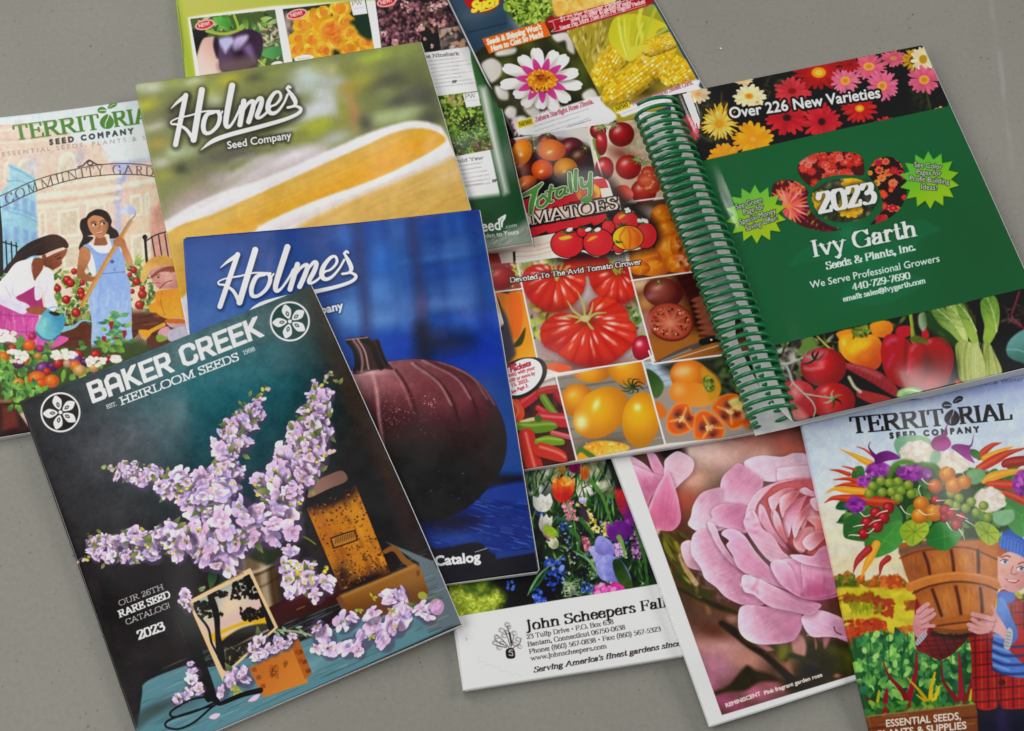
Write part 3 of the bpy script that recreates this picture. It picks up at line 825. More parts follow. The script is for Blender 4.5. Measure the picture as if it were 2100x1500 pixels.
def art_holmesb(A):
 A.fr(680, 420, .25333)
 for b in ((-1000, 900, 700, 300, '5f7fb6', .6), (-1100, 400, 400, 250, '3c5a9c', .7), (300, 200, 300, 90, '1c4694', .8), (120, 250, 120, 90, '2456a6', .7), (400, 400, 90, 120, '2e6cc0', .7), (400, 700, 120, 170, '5c90d0', .75), (420, 500, 150, 100, '2a5cae', .6),  # first glow: sheen of light on the cover's left side, painted in
              (150, 880, 130, 150, '6a94c8', .8), (420, 930, 190, 110, '6690c4', .8), (560, 820, 130, 120, '4b6fb2', .6), (950, 360, 250, 70, '4766a4', .6), (900, 420, 240, 30, '3d72b8', .6), (1050, 650, 260, 90, '4a6cae', .7), (950, 790, 260, 70, '5e82bc', .75),
              (900, 150, 300, 100, '234a9a', .7), (1200, 500, 200, 80, '2f4fa0', .6), (1000, 520, 300, 40, '274a9e', .7), (1250, 950, 240, 130, '1d47a8', .8), (950, 960, 160, 60, '1e4aa4', .8), (350, 1150, 260, 130, '1a45aa', .8), (600, 1080, 130, 90, '1b3f9c', .8), (1000, 1250, 260, 130, '17389e', .8), (1250, 1200, 200, 200, '1737a0', .9), (560, 1190, 130, 130, '1a3f9e', .9)):
  A.G(b[0], b[1], b[2], b[3], -8, b[4], b[5])
 A.G(-1300, 100, 900, 220, 0, '1c2f68', .5)
 A.G(0, 60, 900, 130, -5, '1a3270', .55)
 A.G(1100, 60, 300, 160, 0, '1d3a86', .6)
 for x in (80, 330, 470, 540, 820, 900, 1010, 1130):
  A.L([(x, -20), (x + 50, 400), (x + 120, 1000)], A.r.uniform(20, 60), A.r.choice(['16285c', '4a74b4', '1a3272', '3c68ac']), 14, .42)
 for x0, x1, w, a in ((190, 260, 60, .8), (640, 720, 64, .85)):
  A.L([(x0, -20), (x0 + 30, 350), (x1, 700), (x1 + 30, 1150)], w, '33365c', 13, a)
 A.G(720, 830, 60, 120, 0, '514a70', .7)
 A.P([(690, 1010), (780, 1020), (1120, 1040), (1130, 1160), (820, 1230), (700, 1300)], '26263a', 22, .8)
 A.L([(730, 1000), (760, 1250)], 90, '22242e', 16, .8)
 A.grain(.06, 4, 3)
 # planks
 A.fr(680, 760, .3066)
 A.P([(300, 900), (1040, 780), (1290, 745), (1400, 740), (1500, 1500), (300, 1500)], '1d3078', 4)
 A.Q([(980, 860), (1320, 905), (1320, 925), (1010, 876)], '15161f', 2)
 A.Q([(0, 640), (1300, 700), (1290, 745), (1030, 790), (500, 1000)], '15151c', 8, .85)
 A.P([(1040, 800), (1290, 755), (1310, 900), (1000, 850)], '263a86', 3)
 A.P([(870, 945), (1000, 870), (1320, 920), (1370, 1180), (1100, 1210), (1000, 1160), (640, 1060)], '1f3076', 4)
 for _ in range(220):
  x, y = A.r.uniform(630, 1380), A.r.uniform(860, 1250)
  l = A.r.uniform(20, 90)
  A.L([(x, y), (x + l, y + l * .22)], A.r.uniform(2, 6), A.r.choice(['4058a8', '1a2352', '5a74c0', '151c40', '6a84c8']), .8, .55)
 A.G(830, 1110, 160, 60, 10, '31498f', .7)
 A.P([(560, 960), (860, 950), (1000, 1000), (900, 1060), (700, 1080), (600, 1040)], '14151d', 16, .75)
 A.P([(540, 1140), (700, 1190), (960, 1150), (1040, 1190), (1100, 1225), (1380, 1205), (1450, 1500), (400, 1600)], '222228', 2.5)
 A.Q([(1095, 1215), (1380, 1190), (1380, 1215), (1100, 1262)], '26387c', 2)
 A.L([(960, 1215), (1040, 1190)], 5, 'c8cbe0', a=.8)
 # pumpkin
 A.P([(-300, 300), (-100, 60), (150, 0), (330, -50), (600, -75), (840, -20), (1020, 110), (1130, 290), (1170, 450), (1150, 620), (1060, 770), (900, 920), (700, 1000), (400, 1000), (0, 800)], '31181e', 2)
 A.mask([(-300, 300), (-100, 60), (150, 0), (330, -50), (600, -75), (840, -20), (1020, 110), (1130, 290), (1170, 450), (1150, 620), (1060, 770), (900, 920), (700, 1000), (400, 1000), (0, 800)], True)
 for q in ((200, 30, 210, 130, 'd2b6b8', .9), (280, 40, 260, 150, 'b98a8e', .75), (600, -10, 240, 80, '9c5f62', .7), (500, 180, 360, 160, '74383c', .8), (700, 150, 260, 160, '7a3c40', .7), (420, 90, 150, 60, '9a5a5c', .6), (900, 160, 160, 110, '6a3238', .8), (500, 400, 400, 200, '3c1c22', .7)):
  A.G(q[0], q[1], q[2], q[3], 12, q[4], q[5])
 for p, w, c, a in (([(270, 10), (300, 130), (320, 330), (350, 500)], 26, 'c48c8c', .75), ([(430, 0), (500, 100), (560, 250), (600, 500)], 18, '3a1a20', .9), ([(410, 0), (470, 90), (530, 240)], 14, 'b07c7e', .6), ([(560, -40), (740, 100), (830, 260), (870, 470)], 20, '33161c', .9), ([(540, -45), (710, 80), (800, 230)], 14, 'c29a9a', .75),
      ([(620, -70), (850, 60), (960, 240), (1000, 450)], 20, '34171d', .9), ([(610, -66), (830, 50), (930, 190)], 14, 'b88c8e', .75), ([(720, -70), (940, 50), (1060, 240), (1100, 430)], 18, '2f151b', .9), ([(700, -70), (930, 40), (1040, 190)], 12, 'ad8082', .7), ([(760, -60), (980, 70), (1090, 230)], 10, '9a6f74', .6)):
  A.L(p, w, c, 3, a, w2=w * .6)
 A.G(650, 820, 440, 320, 0, '17141a', 1)
 A.G(500, 620, 350, 130, 0, '241a1e', .6)
 A.G(1120, 560, 60, 200, 0, '1d1620', .7)
 A.spray((330, 60, 720, 460), 120, (1.5, 4), ['c99a9a', 'a87a7c', '8d5a5e'], e=.7, a=.6)
 A.spray((330, 230, 460, 380), 50, (1.5, 4), ['d0a094', 'b98a80'], e=.7, a=.7)
 A.spray((620, 170, 700, 250), 16, (2, 4), ['dcb4b0'], e=.7, a=.9)
 A.spray((640, 660, 900, 860), 8, (2, 4), ['8c8c96'], e=.7, a=.9)
 A.grain(.12, 3, 3)
 A.mask(None)
 A.fr(680, 420, .25333)
 A.P([(110, 1090), (200, 1075), (290, 1070), (330, 1095), (380, 1090), (410, 1170), (450, 1270), (500, 1335), (430, 1330), (330, 1345), (240, 1370), (170, 1365), (200, 1250), (150, 1150)], '3a2a2a', 1)
 for p, w, c in (([(130, 1110), (180, 1180), (200, 1290), (185, 1350)], 26, '1c1416'), ([(175, 1095), (230, 1180), (250, 1280), (240, 1350)], 20, '8a6a66'), ([(210, 1090), (270, 1190), (300, 1330)], 14, 'b08c86'), ([(250, 1085), (330, 1150), (370, 1250), (400, 1320)], 46, '241a1c'), ([(370, 1110), (400, 1200), (450, 1300)], 18, '17101a'), ([(120, 1095), (290, 1075)], 10, '9c7c78'), ([(150, 1120), (215, 1250), (225, 1340)], 22, '1f1618')):
  A.L(p, w, c, 1, .85)
 A.G(330, 1360, 120, 20, 0, 'd0a8a8', .6)
 # name
 A.fr(270, 80, .2)
 s = np.array([(476, 176), (617, 224), (360, 297)], float)
 d = np.array([(589.5, 507), (730, 567), (451, 629)], float)
 Mx = np.linalg.solve(np.c_[s, np.ones(3)], d)
 def M(p):
  q = np.c_[np.asarray(p, float) * .2 + [270, 80], np.ones(len(p))] @ Mx
  return [tuple(v) for v in (q - [270, 80]) / .2]
 holmes(A, M, ('0e1a3e', 20, 4, 10, 14, .6))
 A.fr(370, 420, .21)
 A.T('Seed Company', (880, 1180), (1592, 1020), (-16, -76), 'eceaea', glow=('0e1a3e', 14, .5), bold=4)
 A.fr(680, 760, .3066)
 A.T('Catalog', (692, 1308), (996, 1276), (-8, -62), 'eceaea', bold=4)

def sprout_o(A, x, y, r, col, bg, k=1.):     # the seed with two leaves that stands for an O
 def m(u, v):
  return (x + r * u, y + r * v)
 A.P([m(.1, -1.05), m(.6, -.75), m(.95, -.2), m(.95, .35), m(.6, .85), m(0, 1), m(-.6, .8), m(-.95, .3), m(-.85, -.3), m(-.4, -.8)], col)
 A.P([m(-.15, -1.3), m(-.6, -1.15), m(-1.15, -1.3), m(-1.25, -1.75), m(-.8, -2.05), m(-.3, -1.95), m(0, -1.6)], col)
 A.P([m(.1, -1.95), m(.45, -2.5), m(.95, -2.75), m(1.4, -2.6), m(1.3, -2.2), m(.9, -1.95), m(.4, -1.8)], col)
 A.L([m(-.95, -1.55), m(-.4, -1.6), m(.05, -1.45), m(.25, -1.1), m(.15, -.5), m(-.15, .1), m(-.2, .7)], r * .13, bg)
 A.L([m(.35, -2.0), m(.8, -2.35), m(1.15, -2.4)], r * .07, bg)

def territorial(A, a, b, up, col, bg):
 # TERRIT + sprout + RIAL, spaced as on the masthead
 ax, ay = a
 bx, by = b
 f = lambda t: (ax + (bx - ax) * t, ay + (by - ay) * t)
 A.T('TERRIT', f(0), f(.585), up, col, 'serif', w=.24, nib=.5)
 A.T('RIAL', f(.672), f(1.0), up, col, 'serif', w=.24, nib=.5)
 h = math.hypot(*up)
 c = f(.63)
 sprout_o(A, c[0] + up[0] * .42, c[1] + up[1] * .42, h * .47, col, bg)

def face(A, x, y, r, tilt, skin, dark, hair=None, gaze=.1):
 c, s = math.cos(math.radians(tilt)), math.sin(math.radians(tilt))
 m = lambda u, v: (x + r * (u * c - v * s), y + r * (u * s + v * c))
 A.P([m(-.78, -.6), m(0, -.95), m(.78, -.6), m(.82, .05), m(.6, .6), m(.2, .98), m(-.2, .98), m(-.6, .6), m(-.82, .05)], skin, .7, 1, ('l', m(.2, 0), m(1, .2), dark))
 for q in (-1, 1):
  A.L([m(q * .58, -.3), m(q * .36, -.38), m(q * .15, -.3)], r * .07, '2a1c16', a=.8)
  A.E(*m(q * .36 + .02, -.12), r * .17, r * .1, tilt, 'e8ded6')
  A.E(*m(q * .36 + gaze, -.11), r * .09, None, 0, '2a1a12')
  A.L([m(q * .36 - .2, -.15), m(q * .36, -.24), m(q * .36 + .2, -.13)], r * .06, '2a1a12', a=.9)
 A.L([m(.06, -.1), m(.1, .2), m(-.02, .27), m(-.1, .22)], r * .06, dark, a=.9)
 A.P([m(-.3, .52), m(-.1, .47), m(.1, .47), m(.32, .5), m(.1, .66), m(-.1, .66)], 'a3443c')
 A.L([m(-.22, .55), m(0, .56), m(.24, .53)], r * .06, 'f0e2da')

def art_terrl(A):
 R = A.r
 A.fr(0, 180, .2)
 A.P([(-900, 400), (0, 300), (700, 250), (1500, 200), (2800, 400), (2800, 900), (-900, 1000)], 'cfdde6', 20)
 # townhouses
 A.Q([(-900, 330), (0, 385), (250, 355), (330, 400), (720, 470), (740, 560), (1040, 560), (1130, 760), (1210, 760), (1260, 1600), (1260, 4000), (-900, 4000)], 'd9bfae', 5, 1, ('l', (0, 500), (0, 1500), 'e0c2ae'))
 A.Q([(1130, 770), (2600, 640), (2600, 3500), (1230, 3500)], 'd3b8ae', 4, 1, ('l', (1200, 700), (1800, 1100), 'dcc0a4'))
 A.Q([(1190, 780), (1330, 760), (1320, 880), (1240, 1100), (1220, 2200), (1250, 2700), (1180, 2700)], '9fa9cf', 6, .9)
 A.Q([(1140, 780), (1540, 715), (1550, 760), (1330, 800)], 'aab2cc', 6, .8)
 for y, c, w in ((390, 'c9ac9c', 24), (430, 'e6d5c2', 20), (530, 'cbb09f', 26), (560, 'e9dac6', 18)):
  A.L([(-600, y + 40), (300, y - 10), (720, y - 60)], w, c, 2, .7)
 for i in range(14):
  x = -500 + i * 90
  A.L([(x, 500 - i * 6), (x + 30, 600 - i * 6)], 20, 'd3b9a8', 2, .6)
 for y, c, w in ((920, 'e6d8bf', 60), (980, 'd8c2aa', 20), (1040, 'eee0c6', 60), (1100, 'c6a894', 18), (1150, 'eadcc2', 36)):
  A.L([(370, y + 80), (800, y + 40), (1220, y - 20)], w, c, 3, .8)
 for y, c, w in ((1000, 'eadcc4', 50), (1060, 'caae98', 16)):
  A.L([(1270, y), (1600, y - 50), (2400, y - 130)], w, c, 3, .8)
 for x, y, w, h in ((180, 730, 180, 300), (610, 670, 170, 300), (40, 770, 60, 200), (-300, 760, 160, 300)):
  A.P([(x, y + h), (x, y + 60), (x + w / 2, y - 10), (x + w, y + 55), (x + w, y + h)], 'e3d6c2', 2)
  A.P([(x + 20, y + h), (x + 22, y + 80), (x + w / 2, y + 25), (x + w - 20, y + 78), (x + w - 20, y + h)], 'd2c6b2', 3)
 A.G(330, 800, 60, 120, 0, 'aab0c4', .6)
 A.G(820, 720, 50, 90, 0, 'a7afc6', .6)
 for x, y, w, h in ((590, 1260, 220, 280), (390, 1280, 80, 260), (880, 1200, 200, 300), (1330, 1110, 120, 220), (1480, 1090, 50, 220), (640, 1620, 220, 250), (1340, 1520, 130, 260), (1480, 1500, 60, 240)):
  A.Q([(x, y), (x + w, y - 25), (x + w + 12, y + h - 20), (x + 12, y + h)], 'e8dac4', 2)
  A.Q([(x + 22, y + 26), (x + w - 18, y + 4), (x + w - 8, y + h - 44), (x + 30, y + h - 24)], 'cdbfa8', 2)
 A.Q([(1540, 1240), (1650, 1170), (1790, 1900), (1560, 1900)], 'c98f80', 4, .8)
 A.Q([(1590, 1260), (1650, 1230), (1680, 1400), (1600, 1440)], 'b28a74', 3, .7)
 A.Q([(100, 790), (130, 780), (360, 920), (390, 1560), (400, 1800), (0, 2000), (-900, 2000), (-900, 1000), (0, 1080), (80, 1000)], '9cc6d2', 3, 1, ('l', (0, 1000), (300, 1700), '86b4c6'))
 for p in ([(80, 960), (220, 960), (370, 1040)], [(90, 800), (230, 870), (360, 950)], [(90, 1270), (240, 1310), (380, 1380)], [(100, 1230), (250, 1270), (380, 1330)]):
  A.L(p, 16, '6fa3b8', 2, .8)
 for x, y in ((230, 1130), (310, 1160), (140, 1100), (140, 1420), (240, 1450), (320, 1470), (40, 1100), (40, 1430), (-200, 1200), (-100, 1500)):
  A.Q([(x, y), (x + 50, y + 14), (x + 54, y + 170), (x + 4, y + 160)], '7f9cc4', 3, .9)
 A.grain(.05, 4, 3)
 # arch with lettering
 K = '4a3a34'
 A.L([(-700, 1400), (-300, 1250), (0, 1115), (350, 955), (700, 855), (1000, 795), (1300, 780), (1590, 812), (2000, 930), (2400, 1130)], 9, K)
 A.L([(-700, 1540), (-300, 1380), (0, 1235), (350, 1070), (700, 955), (1000, 905), (1300, 890), (1600, 918), (2000, 1040), (2400, 1250)], 9, K)
 A.L([(800, 815), (850, 800), (880, 770), (915, 745), (960, 770), (1000, 790), (1050, 790)], 14, K)
 A.E(925, 775, 34, 28, 0, K)
 A.E(925, 775, 20, 15, 0, 'd8bfae')
 prev = None
 word = 'COMMUNITY GARDEN'
 xs = [65, 170, 290, 420, 585, 690, 830, 890, 1000, 1080, 1155, 1270, 1390, 1490, 1600, 1700, 1800]
 yb = lambda x: np.interp(x, [-700, -300, 0, 350, 700, 1000, 1300, 1600, 2000, 2400], [1540, 1380, 1232, 1066, 952, 900, 885, 912, 1030, 1250])
 for i, c in enumerate(word):
  if c == ' ':
   continue
  x0, x1 = xs[i], xs[i + 1] - 22
  y0, y1 = yb(x0), yb(x1)
  sl = (y1 - y0) / (x1 - x0)
  A.T(c, (x0, y0), (x1, y1), (92 * sl * .5 - 6, -92), K, 'serif', w=.12)
 A.T('A', (-60, 1270), (20, 1225), (-40, -95), K, 'serif', w=.12)
 # masthead
 territorial(A, (150, 545), (1670, 340), (-30, -155), '4f7d33', 'd5dbd6')
 A.T('SEED COMPANY', (510, 588), (1368, 470), (-6, -52), '3c3f38', bold=5, track=.45)
 A.T('ESSENTIAL SEEDS, PLANTS & SUPPLIES', (20, 706), (1880, 490), (-5, -42), '8e867c', bold=0, track=.35)
 # garden
 A.fr(0, 420, .2)
 for x in (60, 115, 165, 15):
  A.L([(x, 360 + x * .2), (x + 20, 800)], 14, '20201f')
 A.L([(-200, 300), (20, 380), (180, 430)], 12, '20201f')
 A.L([(-30, -100), (5, 300), (15, 800)], 40, '1c1c1b')
 A.L([(1485, 320), (1510, 640)], 26, '241f1d')
 A.E(1485, 335, 26, 26, 0, '241f1d')
 A.L([(1500, 370), (1600, 310), (1720, 275)], 12, '241f1d')
 for x in (1555, 1625, 1690):
  A.L([(x, 300 + (1690 - x) * .2), (x + 40, 560)], 12, '241f1d')
 A.Q([(500, 1150), (2000, 1050), (2000, 1700), (900, 1700), (500, 1500)], '5a3020', 8)
 for i in range(60):
  x, y = R.uniform(620, 2000), R.uniform(1100, 1560)
  A.L([(x, y), (x + 140, y - 18)], R.uniform(8, 20), R.choice(['74402a', '3d2118', '8a4a33', '2f1a14']), 1.5, .7)
 gl = ['55793a', '7f9c48', '3c5c30', 'a9b95a', '6d8c40', '2f4a2a', '98ad52']
 for b in ((540, 640, 960, 1200, 120), (1280, 600, 1580, 1100, 80), (-120, 700, 60, 900, 20), (560, 900, 940, 1200, 40)):
  for _ in range(b[4]):
   x, y = R.uniform(b[0], b[2]), R.uniform(b[1], b[3])
   A.leaf(x, y, R.uniform(50, 95), R.uniform(22, 42), R.uniform(0, 360), R.choice(gl), R.choice(gl))
 for x, y, r in ((690, 775, 46), (725, 805, 44), (760, 685, 32), (590, 860, 38), (680, 975, 44), (830, 890, 40), (840, 940, 40), (780, 1110, 48), (845, 800, 30), (1370, 670, 36), (1330, 720, 26), (1400, 790, 42), (1460, 920, 46), (1460, 860, 30), (1430, 1030, 46), (1355, 890, 26)):
  A.berry(x, y, r, r, 0, 'c0322c', '7d1a1c', 'e8907c')
 for a in (-50, -70, -30):
  A.leaf(1380, 620, 130, 30, a, '7a9a4a', 'a8bb62')
 # girl in white cardigan
 A.P([(440, 330), (560, 305), (660, 350), (705, 420), (680, 450), (640, 440), (520, 480), (430, 520), (320, 530), (220, 600), (140, 690), (40, 700), (60, 640), (130, 560), (190, 470), (300, 390)], '2b1d19', .8, 1, ('l', (300, 450), (560, 350), '3f2a22'))
 A.L([(80, 660), (200, 520), (420, 400)], 16, '4a332a', 2, .5)
 A.P([(480, 540), (560, 500), (640, 470), (690, 455), (670, 520), (635, 570), (635, 605), (600, 640), (540, 665), (470, 640), (430, 590), (440, 540)], '8e5238', .8, 1, ('l', (640, 500), (450, 640), '6a3826'))
 A.L([(585, 560), (625, 540)], 10, '2b1812')
 A.L([(560, 540), (620, 505)], 7, '3a2018')
 A.L([(570, 625), (612, 610)], 11, '9b3f34')
 A.E(452, 540, 22, 30, 10, '7a452f')
 A.P([(340, 560), (440, 560), (440, 650), (400, 720), (360, 780), (310, 700)], '7d4530')
 A.P([(-300, 1010), (-50, 1020), (150, 960), (330, 830), (380, 1000), (400, 1160), (380, 1300), (690, 1360), (640, 1430), (500, 1500), (440, 1560), (-300, 1600)], 'b53f86', .8, 1, ('l', (100, 1000), (400, 1300), 'c9559a'))
 A.P([(150, 960), (350, 820), (420, 940), (440, 1080), (330, 1050), (260, 1000)], '9c2c66', 1)
 for i in range(34):
  x, y = R.uniform(-60, 420), R.uniform(1080, 1480)
  A.L([(x, y), (x + R.uniform(-10, 20), y + 90)], 12, R.choice(['d873b4', '8c2a68', 'a83478', 'e08cc2']), 1.5, .6)
 for y in (1130, 1290):
  A.L([(-100, y - 20), (150, y + 10), (380, y + 20)], 8, '7c2460', 1, .7)
 A.P([(-200, 900), (-60, 840), (60, 720), (160, 600), (280, 560), (340, 545), (320, 640), (350, 780), (360, 830), (250, 900), (160, 960), (280, 1020), (300, 1060), (240, 1125), (100, 1070), (-40, 1010), (-200, 980)], 'e8e4ea', .8, 1, ('l', (200, 700), (150, 1050), 'cdc8dc'))
 A.P([(360, 790), (420, 700), (470, 640), (540, 690), (555, 800), (550, 920), (590, 1040), (540, 1100), (480, 1060), (450, 930), (430, 860), (420, 960), (360, 970)], 'ece9ee', .8, 1, ('l', (540, 800), (430, 900), 'd4d0e0'))
 for p in ([(150, 760), (130, 900), (200, 1000)], [(330, 640), (300, 760), (350, 800)], [(500, 760), (470, 900)], [(40, 820), (120, 960)]):
  A.L(p, 10, 'b7b2cc', 1.5, .7)
 A.P([(270, 1070), (360, 1040), (480, 1060), (500, 1100), (430, 1130), (380, 1125), (300, 1110)], '8f5034')
 # watering can
 A.L([(480, 1080), (540, 1050), (620, 1070), (665, 1130), (650, 1200)], 14, '86b4c8')
 A.L([(640, 1280), (760, 1250), (830, 1195), (900, 1190), (980, 1215)], [60, 34, 22, 16, 10], '7fb0c0')
 A.P([(470, 1080), (560, 1100), (660, 1150), (670, 1210), (610, 1340), (530, 1400), (420, 1370), (365, 1300), (400, 1190)], '3f89ab', .8, 1, ('l', (640, 1150), (400, 1330), '6db3b8'))
 A.G(450, 1220, 50, 90, 20, '8ccac4', .7)
 A.L([(370, 1310), (430, 1370), (530, 1395), (600, 1345)], 22, '2c5f92', 1, .8)
 A.P([(510, 1095), (600, 1110), (610, 1135), (560, 1140), (510, 1115)], '33261f')
 # girl in dungarees
 A.P([(880, 130), (980, 50), (1090, 70), (1145, 160), (1140, 220), (1200, 270), (1215, 330), (1130, 350), (1100, 300), (900, 320), (960, 340), (880, 420), (830, 480), (810, 430), (850, 330), (820, 240), (830, 160)], '2a1f1b', .8)
 A.Q([(980, 330), (1080, 330), (1110, 420), (960, 420)], '8c563a')
 face(A, 1010, 215, 126, -8, 'b98058', '8f5636')
 A.P([(870, 200), (890, 150), (960, 110), (1050, 130), (1110, 190), (1130, 150), (1080, 80), (980, 60), (900, 100)], '2a1f1b')
 A.P([(860, 440), (930, 400), (970, 420), (1080, 420), (1140, 370), (1180, 400), (1240, 470), (1250, 620), (1270, 700), (980, 720), (930, 700), (890, 600)], 'ddd9e4')
 A.P([(850, 430), (910, 405), (990, 480), (1080, 500), (1150, 460), (1130, 360), (1180, 360), (1230, 460), (1280, 560), (1290, 690), (1330, 800), (1345, 1000), (1350, 1260), (1330, 1520), (970, 1560), (940, 1200), (910, 1000), (930, 850), (980, 740), (970, 600), (930, 490)], '86a2d6', .8, 1, ('l', (1200, 500), (1000, 1400), '98b2e2'))
 for i in range(26):
  x = R.uniform(950, 1320)
  y = R.uniform(740, 1350)
  A.L([(x, y), (x + R.uniform(-20, 10), y + 180)], R.uniform(8, 20), R.choice(['6f8cc6', 'a9bfe8', '7a96ce', 'b4c6ea']), 2, .5)
 A.L([(1000, 715), (1150, 700), (1280, 690)], 10, '5f7ab2')
 A.E(1150, 585, 20, 20, 0, '4a5a8a')
 A.E(1175, 665, 16, 16, 0, '7a8cb8')
 A.P([(830, 440), (910, 450), (930, 540), (890, 640), (870, 700), (960, 740), (1000, 710), (1030, 740), (960, 790), (840, 770), (790, 720), (800, 580)], 'b2764e', .8, 1, ('l', (900, 500), (800, 760), '935a3a'))
 A.L([(1340, 170), (1150, 480), (980, 780), (840, 1030)], 44, 'b9813c')
 A.L([(1350, 180), (1150, 500), (985, 790), (850, 1030)], 10, 'd9a862', a=.8)
 A.P([(1160, 380), (1200, 335), (1270, 350), (1300, 430), (1350, 540), (1360, 610), (1310, 620), (1260, 520), (1240, 440), (1180, 420)], 'a96c46', .8, 1, ('l', (1200, 380), (1340, 600), 'c48c62'))
 A.L([(1280, 260), (1350, 150), (1385, 110), (1385, 70)], 16, '8a8c96')
 A.P([(1225, 80), (1300, 0), (1370, 20), (1390, 70), (1360, 100), (1260, 100)], 'c3c8e0', .8, 1, ('l', (1240, 60), (1380, 60), 'aab0d2'))
 # child in straw hat
 A.P([(1470, 640), (1540, 560), (1640, 520), (1720, 530), (1790, 580), (1800, 640), (1640, 640), (1540, 690), (1500, 760), (1470, 800), (1440, 760)], 'c79443', .8, 1, ('l', (1600, 540), (1560, 700), 'd9ab5c'))
 A.P([(1530, 700), (1650, 640), (1800, 640), (1840, 760), (1820, 850), (1640, 860), (1590, 820)], 'c08a92', .8)
 A.P([(1600, 690), (1700, 640), (1810, 640), (1820, 720), (1700, 690)], '8a4038', 1)
 A.P([(1560, 720), (1620, 670), (1720, 670), (1760, 740), (1730, 830), (1650, 850), (1580, 810)], 'd8a296', .8, 1, ('l', (1700, 700), (1600, 840), 'c08078'))
 A.L([(1560, 740), (1640, 680), (1760, 680), (1800, 740)], 30, '8c4a30', 1)
 A.E(1625, 745, 11, 9, 0, '3a2420')
 A.L([(1600, 722), (1640, 718)], 7, '6a3828')
 A.L([(1600, 800), (1640, 806)], 9, 'a04a44')
 A.P([(1700, 740), (1790, 690), (1850, 760), (1840, 850), (1760, 860), (1700, 820)], 'cf968e', .8, 1, ('l', (1720, 740), (1820, 850), 'b87a76'))
 for q in (760, 785, 810):
  A.L([(1700, q), (1760, q - 20)], 15, 'dcaaa2', 1)
 A.L([(1640, 860), (1700, 800), (1760, 780)], 12, '8a4a20')
 A.P([(1600, 900), (1700, 870), (1850, 880), (1900, 1040), (1920, 1170), (1800, 1190), (1660, 1150), (1600, 1110), (1540, 1100), (1530, 1030), (1590, 990)], 'dd8f17', .8, 1, ('l', (1700, 900), (1800, 1180), 'e6a127'))
 A.L([(1660, 900), (1650, 1000), (1690, 1140)], 8, 'a5540e')
 A.spray((1560, 900, 1900, 1160), 60, (10, 30), ['e8a73a', 'cc7d10'], (.3, .6), e=2, a=.4)
 A.P([(1700, 1190), (1800, 1160), (1920, 1180), (1940, 1250), (1760, 1260)], 'c49aa0')
 A.P([(1690, 1190), (1750, 1170), (1900, 1180), (1880, 1220), (1740, 1215)], 'c2661a')
 A.P([(1640, 1280), (1720, 1250), (1760, 1330), (1680, 1360), (1620, 1330)], 'cf98a0')
 A.L([(1680, 1230), (1600, 1270), (1540, 1300)], 40, 'd89a26')
 A.P([(1420, 1290), (1540, 1290), (1560, 1310), (1480, 1390)], 'd6931c')
 for i in range(7):
  A.L([(1430 + i * 12, 1320 + i * 8), (1330 + i * 26, 1440 + i * 8), (1310 + i * 28, 1500)], 8, 'a8988c')
 A.P([(1600, 1380), (1620, 1330), (1720, 1370), (1640, 1410)], '7a9c38')
 A.P([(1740, 1290), (1930, 1250), (1960, 1400), (1740, 1400)], 'b5b2c0', 1.5)
 # pepper plant and heaped vegetables
 A.L([(1190, 1500), (1180, 1250), (1170, 1120)], 12, '3f6a4a')
 for i in range(60):
  x = 1180 + R.uniform(-190, 180) * (.3 + .7 * i / 60)
  y = 1110 + i * 6.5
  A.leaf(x, y, R.uniform(60, 100), R.uniform(28, 44), R.choice([R.uniform(-40, 30), R.uniform(150, 220)]), R.choice(['4e8a4a', '8fb045', '3a6f5a', '2f5c56', '6aa05a']), R.choice(['a8c04a', '5a9a6a', '3f7a70']))
 for x, y in ((1140, 1240), (1275, 1330), (1065, 1390), (1105, 1440), (1195, 1400), (1250, 1480)):
  A.P([(x - 20, y - 36), (x + 22, y - 36), (x + 18, y + 10), (x, y + 44), (x - 16, y + 10)], '8f1f2c')
 A.P([(-300, 1450), (150, 1420), (600, 1480), (1100, 1440), (1500, 1430), (1700, 1900), (300, 2100), (-300, 2300)], '3d4a2a', 6)
 A.fr(0, 640, .2)
 A.Q([(-700, 870), (100, 890), (160, 990), (330, 1230), (500, 1900), (-700, 1900)], '3a2320', 2)
 A.Q([(-700, 900), (0, 895), (120, 890), (120, 930), (-700, 960)], '8d5f45', 3)
 A.Q([(20, 960), (170, 980), (190, 1180), (30, 1210)], '642f28', 4)
 A.Q([(-700, 1225), (0, 1225), (340, 1215), (360, 1300), (-700, 1320)], '2a1f1e', 3)
 A.G(-100, 1090, 60, 100, 0, '5a2a25', .8)
 vg = ['4f7a33', '6f9a3c', '3c5e2c', '87a844', '2f5a44', '5b8a46']
 for _ in range(170):
  x, y = R.uniform(-200, 1300), R.uniform(340, 760)
  if y < 900 - .42 * x + 60 and x > -200:
   A.leaf(x, y, R.uniform(60, 150), R.uniform(40, 80), R.uniform(0, 360), R.choice(vg), R.choice(vg))
